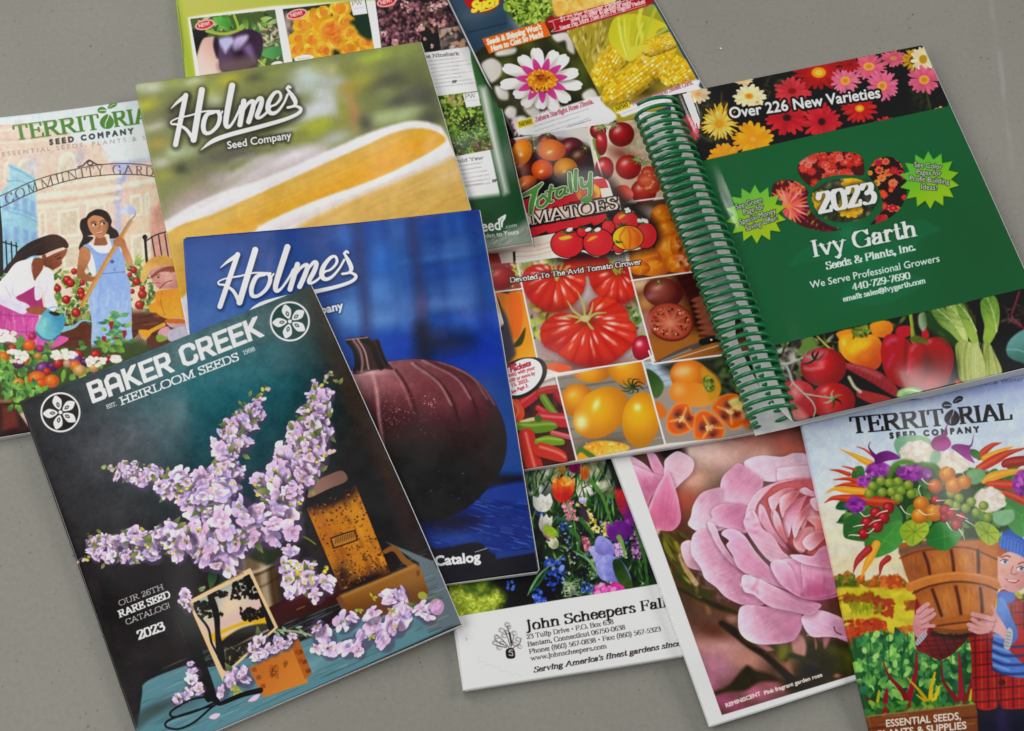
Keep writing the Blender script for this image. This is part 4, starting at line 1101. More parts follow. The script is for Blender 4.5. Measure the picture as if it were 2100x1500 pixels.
 for x, y, r, c, d in ((40, 460, 60, 'd8731f', '9c4a14'), (125, 370, 44, 'c8452a', '7d2318'), (300, 345, 66, 'e2691c', 'a84614'), (250, 500, 56, 'cf7a2a', '8f4a18'), (390, 455, 44, 'c8923c', '84592a'), (190, 530, 60, '70345a', '3d1c38'), (440, 580, 80, '7a3f86', '44204e'), (540, 560, 60, '5c2a6c', '331640'),
                          (600, 530, 60, 'b8362c', '6d1a1c'), (480, 610, 46, 'c23a2c', '7c1e1c'), (800, 440, 60, 'c0352e', '6e1a1c'), (980, 440, 60, 'c2302a', '6e181c'), (770, 500, 80, '7f4a94', '48245a'), (870, 520, 50, '54245c', '2f1236'), (770, 550, 66, 'df7426', 'a04a16'), (690, 530, 46, 'd0a48a', '94684c'), (815, 600, 70, 'd0a86a', '94703c'),
                          (960, 575, 56, 'c8a070', '8f683e'), (1100, 485, 44, 'a82a28', '6a1618'), (1180, 455, 30, 'b03a30', '6a1a1a'), (380, 690, 100, 'e0721c', 'a34812'), (420, 740, 70, 'd8561c', '9a3412'), (530, 710, 80, 'e0711a', 'a64a12'), (185, 730, 62, 'db8f2c', '9c5c18'), (330, 250, 44, 'c63a5a', '7d1c3a'), (410, 380, 40, 'b5306a', '701a40')):
  A.berry(x, y, r, r * .85, R.uniform(-20, 20), c, d, 'f0d0a8', .35)
  A.L([(x - r * .3, y - r * .7), (x - r * .1, y), (x - r * .3, y + r * .7)], 4, d, 1, .4)
 for x, y, rx, ry in ((70, 260, 100, 70), (170, 455, 115, 66), (650, 440, 130, 46), (980, 510, 105, 56), (1190, 480, 50, 24), (0, 250, 80, 60)):
  for _ in range(26):
   a, q = R.uniform(0, 6.28), R.random() ** .5
   A.E(x + math.cos(a) * q * rx, y + math.sin(a) * q * ry, 24, 20, 0, R.choice(['ece0d2', 'e0d2c2', 'f2eae0', 'd4c4b8']), 1)
 for x, y in ((120, 830), (200, 790), (260, 780), (330, 790), (190, 880), (170, 930), (100, 800), (380, 780), (40, 560), (80, 620), (20, 640)):
  for _ in range(5):
   A.leaf(x + R.uniform(-40, 40), y + R.uniform(-30, 30), R.uniform(60, 120), 50, R.uniform(0, 360), R.choice(['5d9a3a', '7fb04a', '3f7a34', '92c05a']), R.choice(vg))
 A.fr(0, 0, 1)
 A.grain(.08, 3, 2)

def greek(A, a, b, dx, dy, n, col, w=5., al=.7):    # lines of copy too small to read
 for i in range(n):
  t = A.r.uniform(.75, 1.)
  x0, y0 = a[0] + dx * i, a[1] + dy * i
  x1, y1 = b[0] + dx * i, b[1] + dy * i
  x = 0.
  while x < t:
   l = A.r.uniform(.03, .12)
   e = min(x + l, t)
   A.L([(x0 + (x1 - x0) * x, y0 + (y1 - y0) * x), (x0 + (x1 - x0) * e, y0 + (y1 - y0) * e)], w, col, .6, al * A.r.uniform(.6, 1))
   x = e + .018

def badge_new(A, x, y, rx, ry, ang):
 A.E(x, y, rx, ry, ang, 'd88a80')
 A.E(x, y, rx * .92, ry * .86, ang, 'e8d4cc')
 A.E(x, y, rx * .84, ry * .74, ang, 'b3272c')
 c, s = math.cos(math.radians(ang)), math.sin(math.radians(ang))
 A.T('NEW!', (x - rx * .55 * c - ry * .35 * -s * 1, y - rx * .55 * s + ry * .35 * c), (x + rx * .6 * c + ry * .35 * s, y + rx * .6 * s + ry * .35 * c), (ry * .75 * s, -ry * .75 * c), 'e9c9c4', bold=2)

def art_jung(A):
 R = A.r
 # frame: fresh green above, dark green to the right and bottom, photograph strip at the foot
 A.fr(0, 0, 1)
 A.Q([(330, -140), (960, -140), (1000, 0), (1100, 505), (420, 620), (330, 200)], 'e3e1db', 1)
 A.Q([(330, -160), (960, -160), (935, -12), (560, 12), (420, 30), (385, 36), (402, 160), (430, 600), (380, 600)], '9aab3c', 2, 1, ('l', (365, 30), (385, 26), 'b3b64a'))
 A.Q([(350, -160), (960, -160), (935, -10), (560, 12), (380, 34), (365, -60)], 'b3b455', 5, 1, ('l', (400, 30), (900, -40), '8fa73e'))
 A.Q([(910, -140), (960, -140), (1110, 500), (1060, 560), (966, 125), (960, 60)], '3c6a38', 1.5, 1, ('l', (960, 60), (1060, 400), '1f4529'))
 A.fr(860, 180, .2)
 A.Q([(480, 1140), (905, 1085), (925, 1030), (1200, 1000), (1200, 1800), (-2200, 2200), (-2300, 1500)], '1f452a', 6)
 A.Q([(620, 0), (680, 0), (905, 1070), (870, 1090), (700, 400)], 'dcdad4', 8)
 A.P([(640, 1560), (800, 1530), (1000, 1430), (1140, 1400), (1200, 1900), (-1000, 2200), (-1000, 1900), (300, 1700)], '7c8478', 8, .9)
 for _ in range(60):
  x = R.uniform(640, 1160)
  y = 1640 - (x - 640) * .26 + R.uniform(-90, 30)
  A.L([(x, y), (x + 40, y - 40)], 6, R.choice(['a9ada2', '58655a', 'c2c4ba', '3f5a44']), 1, .5)
 A.T('eed', (640, 1478), (842, 1456), (-14, -112), 'd9dcd6', bold=3)
 A.T('Jungs', (190, 1540), (630, 1480), (-14, -112), 'd9dcd6', bold=3)
 A.P([(850, 1440), (815, 1380), (820, 1340), (860, 1312), (888, 1302), (880, 1345), (858, 1380)], 'd9dcd6')
 A.L([(838, 1440), (830, 1380), (855, 1340)], 6, '1f452a')
 A.T('.com', (872, 1448), (1004, 1425), (-4, -40), 'cfd4cc')
 A.T('From Our Garden to Yours', (300, 1590), (1020, 1498), (-4, -44), 'cfd4cc', bold=1)
 # three cover pictures
 A.fr(360, 0, .2)
 A.mask([(150, 195), (1020, 100), (1110, 645), (1190, 1100), (330, 1200)])
 A.Q([(100, 0), (1300, 0), (1300, 1300), (100, 1300)], '4a5a34')
 for _ in range(90):
  A.leaf(R.uniform(150, 1100), R.uniform(100, 700), R.uniform(60, 170), R.uniform(30, 60), R.uniform(0, 360), R.choice(['5c8a3c', '3d5f30', '8fae52', 'a6b86a', '2a3f24', '6f8f4c']), R.choice(['7fa348', '3f6a38', 'b0b884']))
 A.spray((860, 250, 1060, 480), 40, (10, 40), ['b7b098', 'd6cdb4', '6a5a48', '3a3428', 'c2ba9a'], (.2, .5), e=1.5)
 A.P([(160, 320), (320, 330), (310, 450), (230, 560), (170, 600)], '17201a', 3)
 A.leaf(380, 190, 230, 90, 20, '5fae44', '3d8030')
 A.leaf(880, 560, 260, 120, -10, '5a9a54', '3c7a44')
 A.L([(600, 160), (640, 270), (630, 330)], 26, '8fb03c')
 A.L([(320, 320), (480, 350), (640, 320)], 30, '9aa544')
 A.P([(270, 420), (350, 380), (430, 390), (400, 470), (450, 640), (480, 800), (200, 800), (205, 640)], 'c9a294', 2, 1, ('l', (420, 450), (230, 650), 'dcc0b4'))
 A.P([(390, 470), (430, 400), (560, 360), (700, 310), (800, 310), (890, 380), (890, 520), (840, 660), (720, 740), (480, 740), (440, 600)], '3a2a3c', 1.5, 1, ('l', (840, 500), (480, 640), '54405a'))
 A.P([(440, 410), (560, 380), (600, 430), (560, 480), (530, 520), (510, 545), (480, 500)], 'b0aed0', 4)
 A.P([(590, 470), (620, 390), (730, 360), (740, 400), (680, 480), (650, 520), (610, 520)], 'b7a8cc', 4)
 A.P([(690, 500), (760, 460), (800, 540), (810, 640), (770, 600)], '8a6a9c', 6, .8)
 A.G(650, 560, 60, 80, 0, '2a1a2c', .8)
 A.P([(460, 640), (720, 590), (850, 620), (720, 740), (480, 740)], '6a5754', 8, .8)
 A.P([(390, 480), (400, 380), (440, 410), (430, 600)], '2a1c28', 3)
 A.L([(850, 620), (920, 680)], 14, 'b5b84a')
 A.E(1040, 655, 60, 24, -10, 'e6e6de')
 badge_new(A, 300, 256, 105, 52, -14)
 A.mask([(1098, 95), (1950, 0), (2040, 520), (2100, 900), (1270, 1000)])
 A.Q([(1000, -50), (2200, -50), (2200, 1100), (1000, 1100)], '2a3626')
 A.spray((1100, 150, 1300, 500), 40, (20, 50), ['8d7c74', '6d5a58', 'a59488', '4a3f3a'], (.4, .9), e=3, a=.8)
 A.spray((1500, 20, 1800, 140), 30, (15, 40), ['5a6a44', '8a8468', '2c3424'], (.3, .8), e=3)
 for x, y, r in ((1320, 260, 120), (1440, 180, 110), (1520, 130, 80), (1690, 90, 110), (1270, 420, 120), (1420, 420, 130), (1600, 320, 190), (1740, 240, 110), (1800, 360, 100), (1250, 520, 110), (1380, 540, 100), (1520, 520, 110), (1660, 430, 110), (1900, 470, 160), (1780, 500, 110), (1960, 430, 80)):
  n = 9
  for ring in range(3):
   for i in range(n):
    t = i * 6.283 / n + ring * .4 + R.random() * .3
    f = (.72, .45, .22)[ring]
    c = R.choice(['dda52a', 'e8b42f', 'd99521', 'f0c345', 'e3a838'] if ring < 2 else ['d9862a', 'd8762c', 'e09430'])
    A.E(x + math.cos(t) * r * f, y + math.sin(t) * r * f * .85, r * .36, r * .3, math.degrees(t) + 90, np.clip(hx(c) * R.uniform(.86, 1.05), 0, 1), 1.2)
 A.E(1610, 330, 90, 80, 0, 'd06a2c', 8, .75)
 for i in range(5):
  A.L([(1610 + math.cos(t) * (22 + i * 16), 330 + math.sin(t) * (20 + i * 13)) for t in np.linspace(i, i + 4.5, 9)], 9, 'b8521f', 1.2, .6)
 A.spray((1240, 200, 1700, 560), 30, (16, 34), ['c87a1c', 'e39a3c'], (.3, .6), e=3, a=.5)
 A.G(1640, 540, 40, 40, 0, '2c2a22', .9)
 A.P([(1790, 230), (1860, 190), (2000, 150), (2020, 400), (1900, 370), (1840, 280)], '1d3326', 4)
 A.Q([(1785, 15), (1940, 0), (1968, 140), (1822, 160)], 'e3e1dc')
 A.T('PW', (1808, 60), (1920, 46), (-8, -44), '4a484c', 'serif', w=.12)
 A.L([(1828, 90), (1930, 78)], 5, '8a868c', a=.7)
 A.E(1315, 600, 100, 34, -8, 'e6e8e0')
 A.L([(1250, 608), (1380, 592)], 8, '6a9a6c', a=.7)
 badge_new(A, 1245, 148, 110, 52, -14)
 A.mask(None)
 A.fr(720, 0, .2)
 A.mask([(240, -60), (1010, -100), (1205, 478), (730, 545), (330, 640)])
 A.Q([(100, -200), (1300, -200), (1300, 700), (100, 700)], '2a2226')
 A.spray((230, -60, 1210, 560), 620, (8, 30), ['5c3a40', '7a4a54', '3a2228', '241a1e', '94626a', '1c1618', '6a3c46', '4a2e34', '33402f'], (.4, .9), e=1.5, a=.8)
 A.spray((230, -60, 700, 480), 150, (8, 24), ['9a5e6a', 'b47a84', '7d4853', 'a56a70'], (.4, .9), e=1.5, a=.8)
 A.spray((700, 20, 1000, 330), 70, (8, 24), ['a07264', '7d5a50', 'b58a7c', '5c4440'], (.4, .9), e=1.5, a=.8)
 A.spray((720, 300, 900, 520), 60, (10, 40), ['171416', '231a1d'], (.4, .9), e=2, a=.9)
 for x, y, r in ((550, 50, 34), (590, 118, 16), (860, 70, 46), (940, 40, 40), (930, 240, 34), (830, 220, 36), (710, 285, 36), (760, 400, 14), (830, 475, 18), (740, 515, 12), (330, 350, 26), (450, 440, 30)):
  A.spray((x - r, y - r, x + r, y + r), 14, (r * .2, r * .45), ['d0a0a0', 'c08f8c', 'e0c0ba', 'b27f78'], (.6, 1), e=1)
 A.mask([(895, 310), (1150, 260), (1200, 470), (930, 520)])
 A.Q([(800, 200), (1300, 200), (1300, 600), (800, 600)], '3a322c')
 A.spray((890, 260, 1200, 520), 46, (18, 46), ['8c7c80', 'a8948c', '6a5c58', 'c0a48c', '4a4038', 'b58a6a'], (.4, .9), e=1.5)
 A.mask(None)
 A.L([(895, 310), (1150, 262), (1200, 470), (930, 520), (895, 310)], 6, 'b0a8a0', a=.6, sm=False)
 badge_new(A, 365, 20, 105, 52, -14)
 A.T('Shiny Tea Ninebark', (520, 622), (1110, 566), (-5, -36), '45434a', 'slab', w=.17)
 greek(A, (560, 660), (1225, 578), 12, 38, 8, '8f8c90', 9, .75)
 A.T('PP', (1040, 858), (1085, 850), (-3, -26), '4a484c', bold=3)
 A.E(848, 920, 9, 11, 0, '3a383c')
 # clipped shrub picture
 A.fr(860, 180, .2)
 A.mask([(60, 105), (600, 35), (755, 630), (200, 740)])
 A.Q([(0, 0), (900, 0), (900, 900), (0, 900)], '33431f')
 A.spray((60, 30, 760, 720), 420, (8, 28), ['7f9f3a', '9fb844', '5c7f2e', 'b3c656', '46682a', '2c421e', '8aa93c'], (.35, .8), e=1, a=.9)
 A.spray((440, 320, 580, 420), 30, (14, 34), ['1c2416', '26301a'], (.5, .9), e=2)
 A.spray((330, 560, 480, 660), 30, (14, 34), ['20281a', '5a4a38', '2a2a1e'], (.5, .9), e=2)
 A.spray((560, 560, 760, 650), 40, (14, 34), ['5a4232', '44321f', '6e5440'], (.4, .8), e=2)
 A.spray((300, 90, 430, 170), 20, (14, 30), ['a08058', 'b8946a', '8d9a44'], (.5, .9), e=2, a=.8)
 A.spray((180, 60, 700, 520), 200, (6, 16), ['b9cc5c', 'a6bf4a', '8aab3e', '3c5a26'], (.35, .8), e=.8, a=.9)
 A.spray((250, 400, 740, 660), 160, (6, 18), ['6a9040', '4c7436', '2f5026', '88a850'], (.35, .8), e=.8, a=.9)
 A.Q([(445, 65), (600, 42), (630, 185), (482, 205)], 'e0dedc')
 A.T('PW', (470, 118), (580, 100), (-8, -46), '4a484c', 'serif', w=.12)
 A.L([(480, 140), (600, 124)], 5, '8a868c', a=.7)
 A.mask(None)
 A.T('Black Druid Yew', (120, 808), (655, 735), (-5, -34), '45434a', 'slab', w=.17)
 greek(A, (300, 822), (690, 762), 22, 41, 6, '86838a', 9, .8)
 greek(A, (420, 1010), (720, 972), 22, 41, 1, '86838a', 9, .8)
 A.T('PP', (750, 975), (795, 966), (-3, -26), '4a484c', bold=3)

def cob(A, x0, y0, x1, y1, w, seed):         # an ear of bicolour corn
 L = math.hypot(x1 - x0, y1 - y0)
 ux, uy = (x1 - x0) / L, (y1 - y0) / L
 m = lambda u, v: (x0 + ux * u - uy * v, y0 + uy * u + ux * v)
 A.P([m(0, 0), m(L * .06, w * .3), m(L * .25, w * .5), m(L * .8, w * .5), m(L, w * .34), m(L, -w * .34), m(L * .8, -w * .5), m(L * .25, -w * .5), m(L * .06, -w * .3)], 'c9a01c', 1, 1, ('l', m(L / 2, -w * .5), m(L / 2, w * .5), 'b58714'))
 rows = 11
 for i in range(rows):
  v = (i + .5) / rows * 2 - 1
  n = int(L / (w / rows * 1.25))
  for j in range(n):
   u = (j + .5) / n
   env = min(1, (u * 5) ** .6) * (1 if u < .8 else 1 - (u - .8) * 1.2)
   c = A.r.choice(['e3bd2a', 'dcae1e', 'e8c93c', 'd9a818', 'ecd45a', 'e6c53a'])
   if A.r.random() < .16 - .1 * abs(v):
    c = 'efe2a0'
   k = 1.02 - .34 * max(0, v) ** 1.3 - .12 * abs(v) - (.12 if A.r.random() < .3 else 0)
   px, py = m(u * L, math.sin(v * 1.35) / .976 * w * .49 * env)
   A.E(px, py, w / rows * .66, w / rows * .5, math.degrees(math.atan2(uy, ux)), hx(c) * k, .7)

def art_zinnia(A):
 R = A.r
 A.fr(960, 0, .24)
 A.Q([(-800, -1200), (3000, -1200), (3000, 2000), (-800, 2000)], '3a4c58')
 A.Q([(-300, -700), (300, -700), (330, 240), (120, 330), (190, 470), (60, 500), (-300, 300)], '35495a', 2, 1, ('l', (60, 0), (200, 420), '2c4052'))
 A.L([(0, 280), (160, 240), (330, 200)], 10, '22303e', 1.5, .9)
 A.P([(290, -300), (350, 100), (440, 280), (620, 240), (330, -300)], '6f8290', 8, .8)
 A.G(60, 120, 200, 60, -14, '4a5c66', .6)
 # oval badge
 A.E(125, -40, 165, 150, -10, 'a81e24')
 A.T('Such', (30, 108), (258, 32), (6, -86), 'e8cf3a', 'sans', bold=10, out=('b0301c', 4))
 A.L([(105, 100), (180, 80), (240, 50)], 12, 'e8cf3a')
 # lettuce, melon
 A.P([(300, -300), (320, 60), (390, 170), (470, 225), (600, 190), (720, 130), (760, -300)], '3d5423', 3)
 A.spray((300, -200, 730, 215), 330, (10, 34), ['7d9a36', '95ad42', '5f7d2c', 'a9bd54', '475f24', '32471c', '86a23a'], (.35, .8), e=1, poly=[(300, -300), (320, 60), (390, 170), (470, 225), (600, 190), (720, 130), (760, -300)])
 A.spray((330, 0, 720, 180), 120, (6, 14), ['b7c85f', '9db546', '2c3d18'], (.35, .8), e=.8, poly=[(310, -300), (330, 60), (400, 160), (470, 215), (600, 180), (720, 120), (760, -300)])
 A.P([(720, 60), (740, -80), (900, -200), (1200, -200), (1250, 40), (900, 160), (770, 150)], 'd9a84a', 2, 1, ('l', (760, 60), (1100, 0), 'e6c56a'))
 A.spray((730, -60, 1150, 140), 70, (14, 40), ['e2b25a', 'c98e30', 'ecd08a', 'd79c40'], (.3, .7), e=2, a=.6)
 # zinnia picture
 A.P([(40, 500), (400, 300), (860, 240), (1250, 1020), (400, 1300), (250, 900)], '2c2e20', 2)
 A.mask([(80, 490), (180, 455), (700, 300), (840, 270), (1280, 1060), (410, 1190), (240, 830)])
 A.Q([(0, 200), (1400, 200), (1400, 1300), (0, 1300)], '33341f')
 for q in ((500, 380, 120, 50, '4a5224'), (640, 480, 60, 100, '262819'), (950, 620, 80, 140, '525a24'), (1000, 760, 90, 60, '3c4320'), (330, 560, 60, 80, '4c5528'), (300, 620, 40, 60, '5a632e'), (900, 900, 140, 80, '1f2018'), (360, 960, 80, 80, '2c2a22'), (330, 1080, 80, 90, '4a4440'), (760, 400, 60, 60, '30331e')):
  A.G(q[0], q[1], q[2], q[3], 20, q[4], .9)
 A.L([(700, 330), (850, 480), (1000, 700)], 30, '41491f', 4, .8)
 for p in ([(110, 560), (200, 500), (280, 550), (280, 640), (220, 700), (180, 690)], [(720, 300), (860, 280), (900, 380), (905, 460), (850, 430), (830, 350), (760, 360)], [(980, 800), (1060, 760), (1110, 830), (1080, 880), (990, 850)], [(310, 960), (350, 910), (410, 930), (400, 1010), (340, 1010)], [(250, 440), (400, 410), (390, 460), (250, 480)],
              [(470, 920), (520, 870), (600, 900), (610, 990), (540, 1000)], [(230, 740), (330, 760), (340, 850), (260, 840)], [(380, 1020), (480, 990), (500, 1060), (400, 1100)], [(1020, 830), (1180, 880), (1230, 1040), (1120, 1060), (1000, 940)], [(620, 960), (780, 900), (800, 960), (640, 1000)]):
  A.P(p, 'd8d3cd', 3, .95, ('l', p[0], p[2], 'c4bdb6'))
 for x, y in ((360, 1060), (420, 1130), (1150, 920), (1180, 1010), (680, 900)):
  A.spray((x - 40, y - 36, x + 40, y + 36), 7, (10, 26), ['a82a68', 'c04a86', 'd6b0c4'], (.3, .6), e=1.5)
 cx, cy = 630, 690
 for ring, (n, r0) in enumerate(((13, 345),)):
  for i in range(n):
   t = (i + .5 * ring) * 6.283 / n + .18 + R.uniform(-.1, .1)
   L = r0 * R.uniform(.9, 1.06) * (1 if math.sin(t) < .3 else .9)
   c, s = math.cos(t), math.sin(t)
   m = lambda u, v: (cx + L * u * c - 54 * v * s, cy + (L * u * s + 54 * v * c) * .86)
   A.P([(q[0] + 8, q[1] + 12) for q in (m(.1, .2), m(.5, .9), m(.85, 1.), m(1, 0), m(.85, -1.), m(.5, -.9), m(.1, -.2))], '2c2a20', 5, .5)
   A.P([m(.1, .2), m(.5, .9), (m(.82, 1.)), m(.97, .5), m(.97, 0), m(.99, -.45), m(.84, -1.), m(.5, -.9), m(.1, -.2)], 'e9e6e0', .8, 1, ('l', m(.7, .3), m(.6, -1.0), 'b9b1a8'))
   A.L([m(.55, .2), m(.9, .25)], 5, 'bdb6ae', 1.5, .5)
   if ring:
    A.P([m(.1, .25), m(.42, .42), m(.62, 0), m(.42, -.42), m(.1, -.25)], 'b02c76', 1.2, 1, ('l', m(.2, 0), m(.65, 0), 'c4448c'))
 for i in range(11):
  t = i * 6.283 / 11 + .4
  c, s = math.cos(t), math.sin(t)
  m = lambda u, v: (cx + 235 * u * c - 42 * v * s, cy + (205 * u * s + 42 * v * c))
  A.P([m(.2, .6), m(.65, .7), m(.95, 0), m(.65, -.7), m(.2, -.6)], 'b12c78', 1, 1, ('l', m(.3, 0), m(.95, 0), 'bf3f88'))
 A.E(630, 690, 125, 92, 0, 'c47a1c', 1)
 for i in range(120):
  t, q = R.uniform(0, 6.28), R.uniform(.5, 1.08)
  A.E(630 + math.cos(t) * 118 * q, 688 + math.sin(t) * 86 * q, 11, 8, R.uniform(0, 180), R.choice(['e39a22', 'd98416', 'f0b43c', 'c06a14', 'e8a52e']), .7)
 A.E(630, 665, 55, 34, 0, 'a8561c', 3)
 A.spray((580, 640, 690, 690), 24, (5, 12), ['8a3c14', 'c06a24', '6e2c12'], (.5, 1), e=.8)
 A.spray((530, 750, 720, 790), 20, (5, 10), ['6a3418', 'f0b848', '4a2412'], (.5, 1), e=.8)
 A.mask(None)
 # corn picture
 A.mask([(840, 262), (1510, 40), (1590, 40), (1700, 230), (1930, 650), (2010, 800), (1300, 1060), (1220, 1000)])
 A.Q([(700, 0), (2200, 0), (2200, 1200), (700, 1200)], '9a8a2c')
 A.spray((840, 180, 1300, 520), 150, (6, 30), ['b8a850', '8a7a30', 'cabb6a', 'a59442', '746628', 'd2c680'], (.15, .4), e=1.5, ang=(60, 120))
 for q in ((1750, 200, 160, 160, '8d9a30'), (1250, 200, 100, 60, '6e6a2a'), (1500, 780, 120, 60, '3a3420'), (1300, 820, 120, 60, '4a4224'), (1600, 660, 100, 70, '4c4428'), (1250, 950, 160, 60, '9a8f22'), (1800, 120, 80, 120, 'a8b03a'), (1580, 60, 80, 60, '8a9a3c')):
  A.G(q[0], q[1], q[2], q[3], 0, q[4], .9)
 A.L([(1500, 380), (1640, 320), (1760, 240), (1800, 220)], 40, '5f7f3a', 3, .9)
 A.L([(1520, 340), (1640, 280), (1760, 200)], 16, 'b9c06a', 2, .8)
 cob(A, 1110, 740, 1300, 420, 230, 1)
 A.P([(1210, 240), (1260, 150), (1400, 120), (1560, 150), (1700, 220), (1620, 260), (1560, 380), (1480, 460), (1400, 520), (1340, 510), (1260, 430), (1200, 330)], 'b8b42a', 1.2, 1, ('l', (1250, 200), (1400, 500), 'c9be36'))
 for i in range(30):
  a = R.uniform(0, 1)
  A.L([(1240 + 340 * a, 170 + R.uniform(-20, 60)), (1280 + 220 * a, 330), (1340 + 120 * a, 480)], R.uniform(6, 16), R.choice(['d9d45a', 'a3a022', 'c8c440', '8f9a24', 'e3dd7a']), 1.5, .5)
 A.L([(1480, 70), (1460, 200), (1500, 380)], 34, 'c9c84a', 1.5, .9)
 A.L([(1600, 80), (1530, 250), (1500, 400)], 28, 'aab236', 1.5, .9)
 A.P([(1420, 420), (1620, 350), (1780, 340), (1780, 420), (1700, 520), (1600, 560)], 'd2b132', 1.5)
 cob(A, 1160, 870, 1680, 480, 250, 2)
 cob(A, 1480, 440, 1790, 330, 150, 5)
 A.P([(1400, 400), (1560, 390), (1540, 420), (1480, 450), (1400, 520), (1360, 500)], 'c6be3c', 1.5)
 cob(A, 1690, 730, 1830, 500, 230, 3)
 A.mask([(840, 262), (1510, 40), (1590, 40), (1700, 230), (1960, 690), (2010, 800), (1300, 1060), (1220, 1000)])
 cob(A, 1760, 700, 1960, 560, 210, 4)
 A.L([(1290, 1058), (1440, 1030), (1600, 980)], 26, '9c2a20', 1)
 A.mask(None)
 # banner, sash and captions
 A.Q([(120, 335), (650, 185), (710, 305), (180, 460)], 'db5f1c')
 A.Q([(130, 345), (160, 330), (180, 440), (160, 420)], 'b84a12', 1, .6)
 A.T("Seeds & Shipping Won't", (165, 385), (628, 252), (-10, -46), 'f2d8c4', bold=4)
 A.T('Have to Cost So Much!', (200, 440), (645, 312), (-10, -46), 'f2d8c4', bold=4)
 A.P([(660, 190), (720, 130), (740, 250), (690, 240)], '8c1a20', 2)
 A.Q([(715, 180), (735, 155), (1500, -45), (1600, -60), (1610, 0), (1530, 55), (770, 285), (735, 265)], '9c1f2a', 1.5)
 A.L([(1520, 42), (775, 262), (745, 240), (728, 190), (745, 170), (1480, -30)], 6, 'd6a8a4')
 for t, a, b in (('$1.25 Per Regular Packet - Pick as', (790, 188), (1500, -26)), ('when you order 10 packets or more.', (880, 192), (1400, 34)), ('Never Pay More Than $1.95 Per Regular Packet!', (785, 262), (1515, 28))):
  A.T(t, a, b, (-8, -36), 'e6ccc6', 'serifb', w=.2)
 A.P([(440, 1010), (540, 1000), (1090, 830), (1130, 870), (1240, 1040), (480, 1160)], 'd9d6d6', 2)
 A.P([(560, 1010), (1080, 840), (1120, 900), (1130, 1000), (490, 1140), (470, 1080)], 'dad8d8', 2)
 A.Q([(415, 1040), (550, 1005), (565, 1065), (430, 1100)], 'd8bf18')
 A.T('NEW!', (438, 1085), (545, 1056), (-8, -36), '4a4418', 'serifb', w=.2)
 A.T('Zahara Starlight Rose Zinnia.', (575, 1045), (1075, 885), (-10, -40), 'a34a5e', 'serifb', w=.17)
 greek(A, (560, 1085), (1060, 920), 12, 38, 3, '8a8c9c', 7, .75)
 greek(A, (840, 1090), (1105, 1010), 0, 30, 1, '6a6a7a', 8, .8)
 A.P([(1310, 930), (1920, 690), (1970, 740), (1960, 800), (1450, 960), (1330, 1000), (1300, 980)], 'dcdad8', 2)
 A.Q([(1240, 920), (1370, 868), (1390, 920), (1260, 965)], 'd8bf18')
 A.T('NEW!', (1262, 952), (1368, 912), (-8, -34), '4a4418', 'serifb', w=.2)
 A.T('Temptress Hybrid Sweet Corn.', (1400, 905), (1925, 720), (-10, -40), 'a0506e', 'serifb', w=.17)
 greek(A, (1320, 972), (1900, 752), 8, 36, 2, '8a90ac', 7, .7)

def tomato_calyx(A, x, y, r, col='5d7a3a', n=6):
 a0 = A.r.random() * 6.28
 for i in range(n):
  t = a0 + i * 6.283 / n + A.r.uniform(-.3, .3)
  A.L([(x, y), (x + math.cos(t) * r * .6, y + math.sin(t) * r * .5), (x + math.cos(t + .25) * r * 1.1, y + math.sin(t + .25) * r * .9)], r * .22, col, w2=r * .05)
 A.E(x, y, r * .2, r * .18, 0, '8a9a5c')

def ribbed(A, out, well, n, a0=0):           # pleated tomato: folds run from the stalk well to the rim
 R = A.r
 o = spline(np.asarray(out, float), True, 10)
 A.P([(x + 8, y + 14) for x, y in out], '3a1210', 6, .5)
 A.P(out, '8c1c16', 1)
 w = np.asarray(well, float)
 m = len(o)
 cuts = np.linspace(0, m, n + 1)
 for k in range(n):
  i0, i1 = int(cuts[k]), int(cuts[k + 1])
  e = [o[i % m] for i in range(i0, i1 + 1)]
  mid = e[len(e) // 2]
  L = np.hypot(*(mid - w))
  wid = np.hypot(*(e[0] - e[-1]))
  c0 = R.choice(['c22c20', 'c9342a', 'b8261e', 'cc3c26'])
  for f, c, ed, al in ((1.0, 'ac2620', 1.5, 1), (.8, c0, 4, .9), (.45, 'cf4632', 6, .4)):
   p0, p1 = e[0] * (.5 + f / 2) + e[-1] * (.5 - f / 2), e[-1] * (.5 + f / 2) + e[0] * (.5 - f / 2)
   mm = mid * (.9 + .1 * f) + w * (.1 - .1 * f)
   b0 = w * .5 + p0 * .5 + (p0 - mid) * .16
   b1 = w * .5 + p1 * .5 + (p1 - mid) * .16
   A.P([tuple(w), tuple(b0), tuple(p0 * .97 + w * .03), tuple(mm), tuple(p1 * .97 + w * .03), tuple(b1)], c, ed, al)
  an = math.degrees(math.atan2(mid[1] - w[1], mid[0] - w[0]))
  if R.random() < .8:
   t = R.uniform(.42, .62)
   h = w + (mid - w) * t + np.array([-wid * .1, -wid * .06])
   A.E(h[0], h[1], min(L * .12, 40), max(3, min(wid * .12, 11)), an, 'f4ddd0', 2.2, .85)
  if R.random() < .6:
   h = w + (mid - w) * R.uniform(.66, .82)
   A.E(h[0], h[1], L * .08, max(2.5, wid * .07), an, 'f0b8a0', 2.2, .6)
 x, y = o.mean(0)
 q = np.abs(o - [x, y]).max(0)
 A.G(x + q[0] * .2, y + q[1] * .95, q[0] * .9, q[1] * .3, 0, '7c1614', .55)
 A.G(x - q[0] * .75, y + q[1] * .1, q[0] * .25, q[1] * .6, 0, '8c1a18', .4)
 A.G(w[0], w[1], 90, 50, 0, '5a2414', .65)

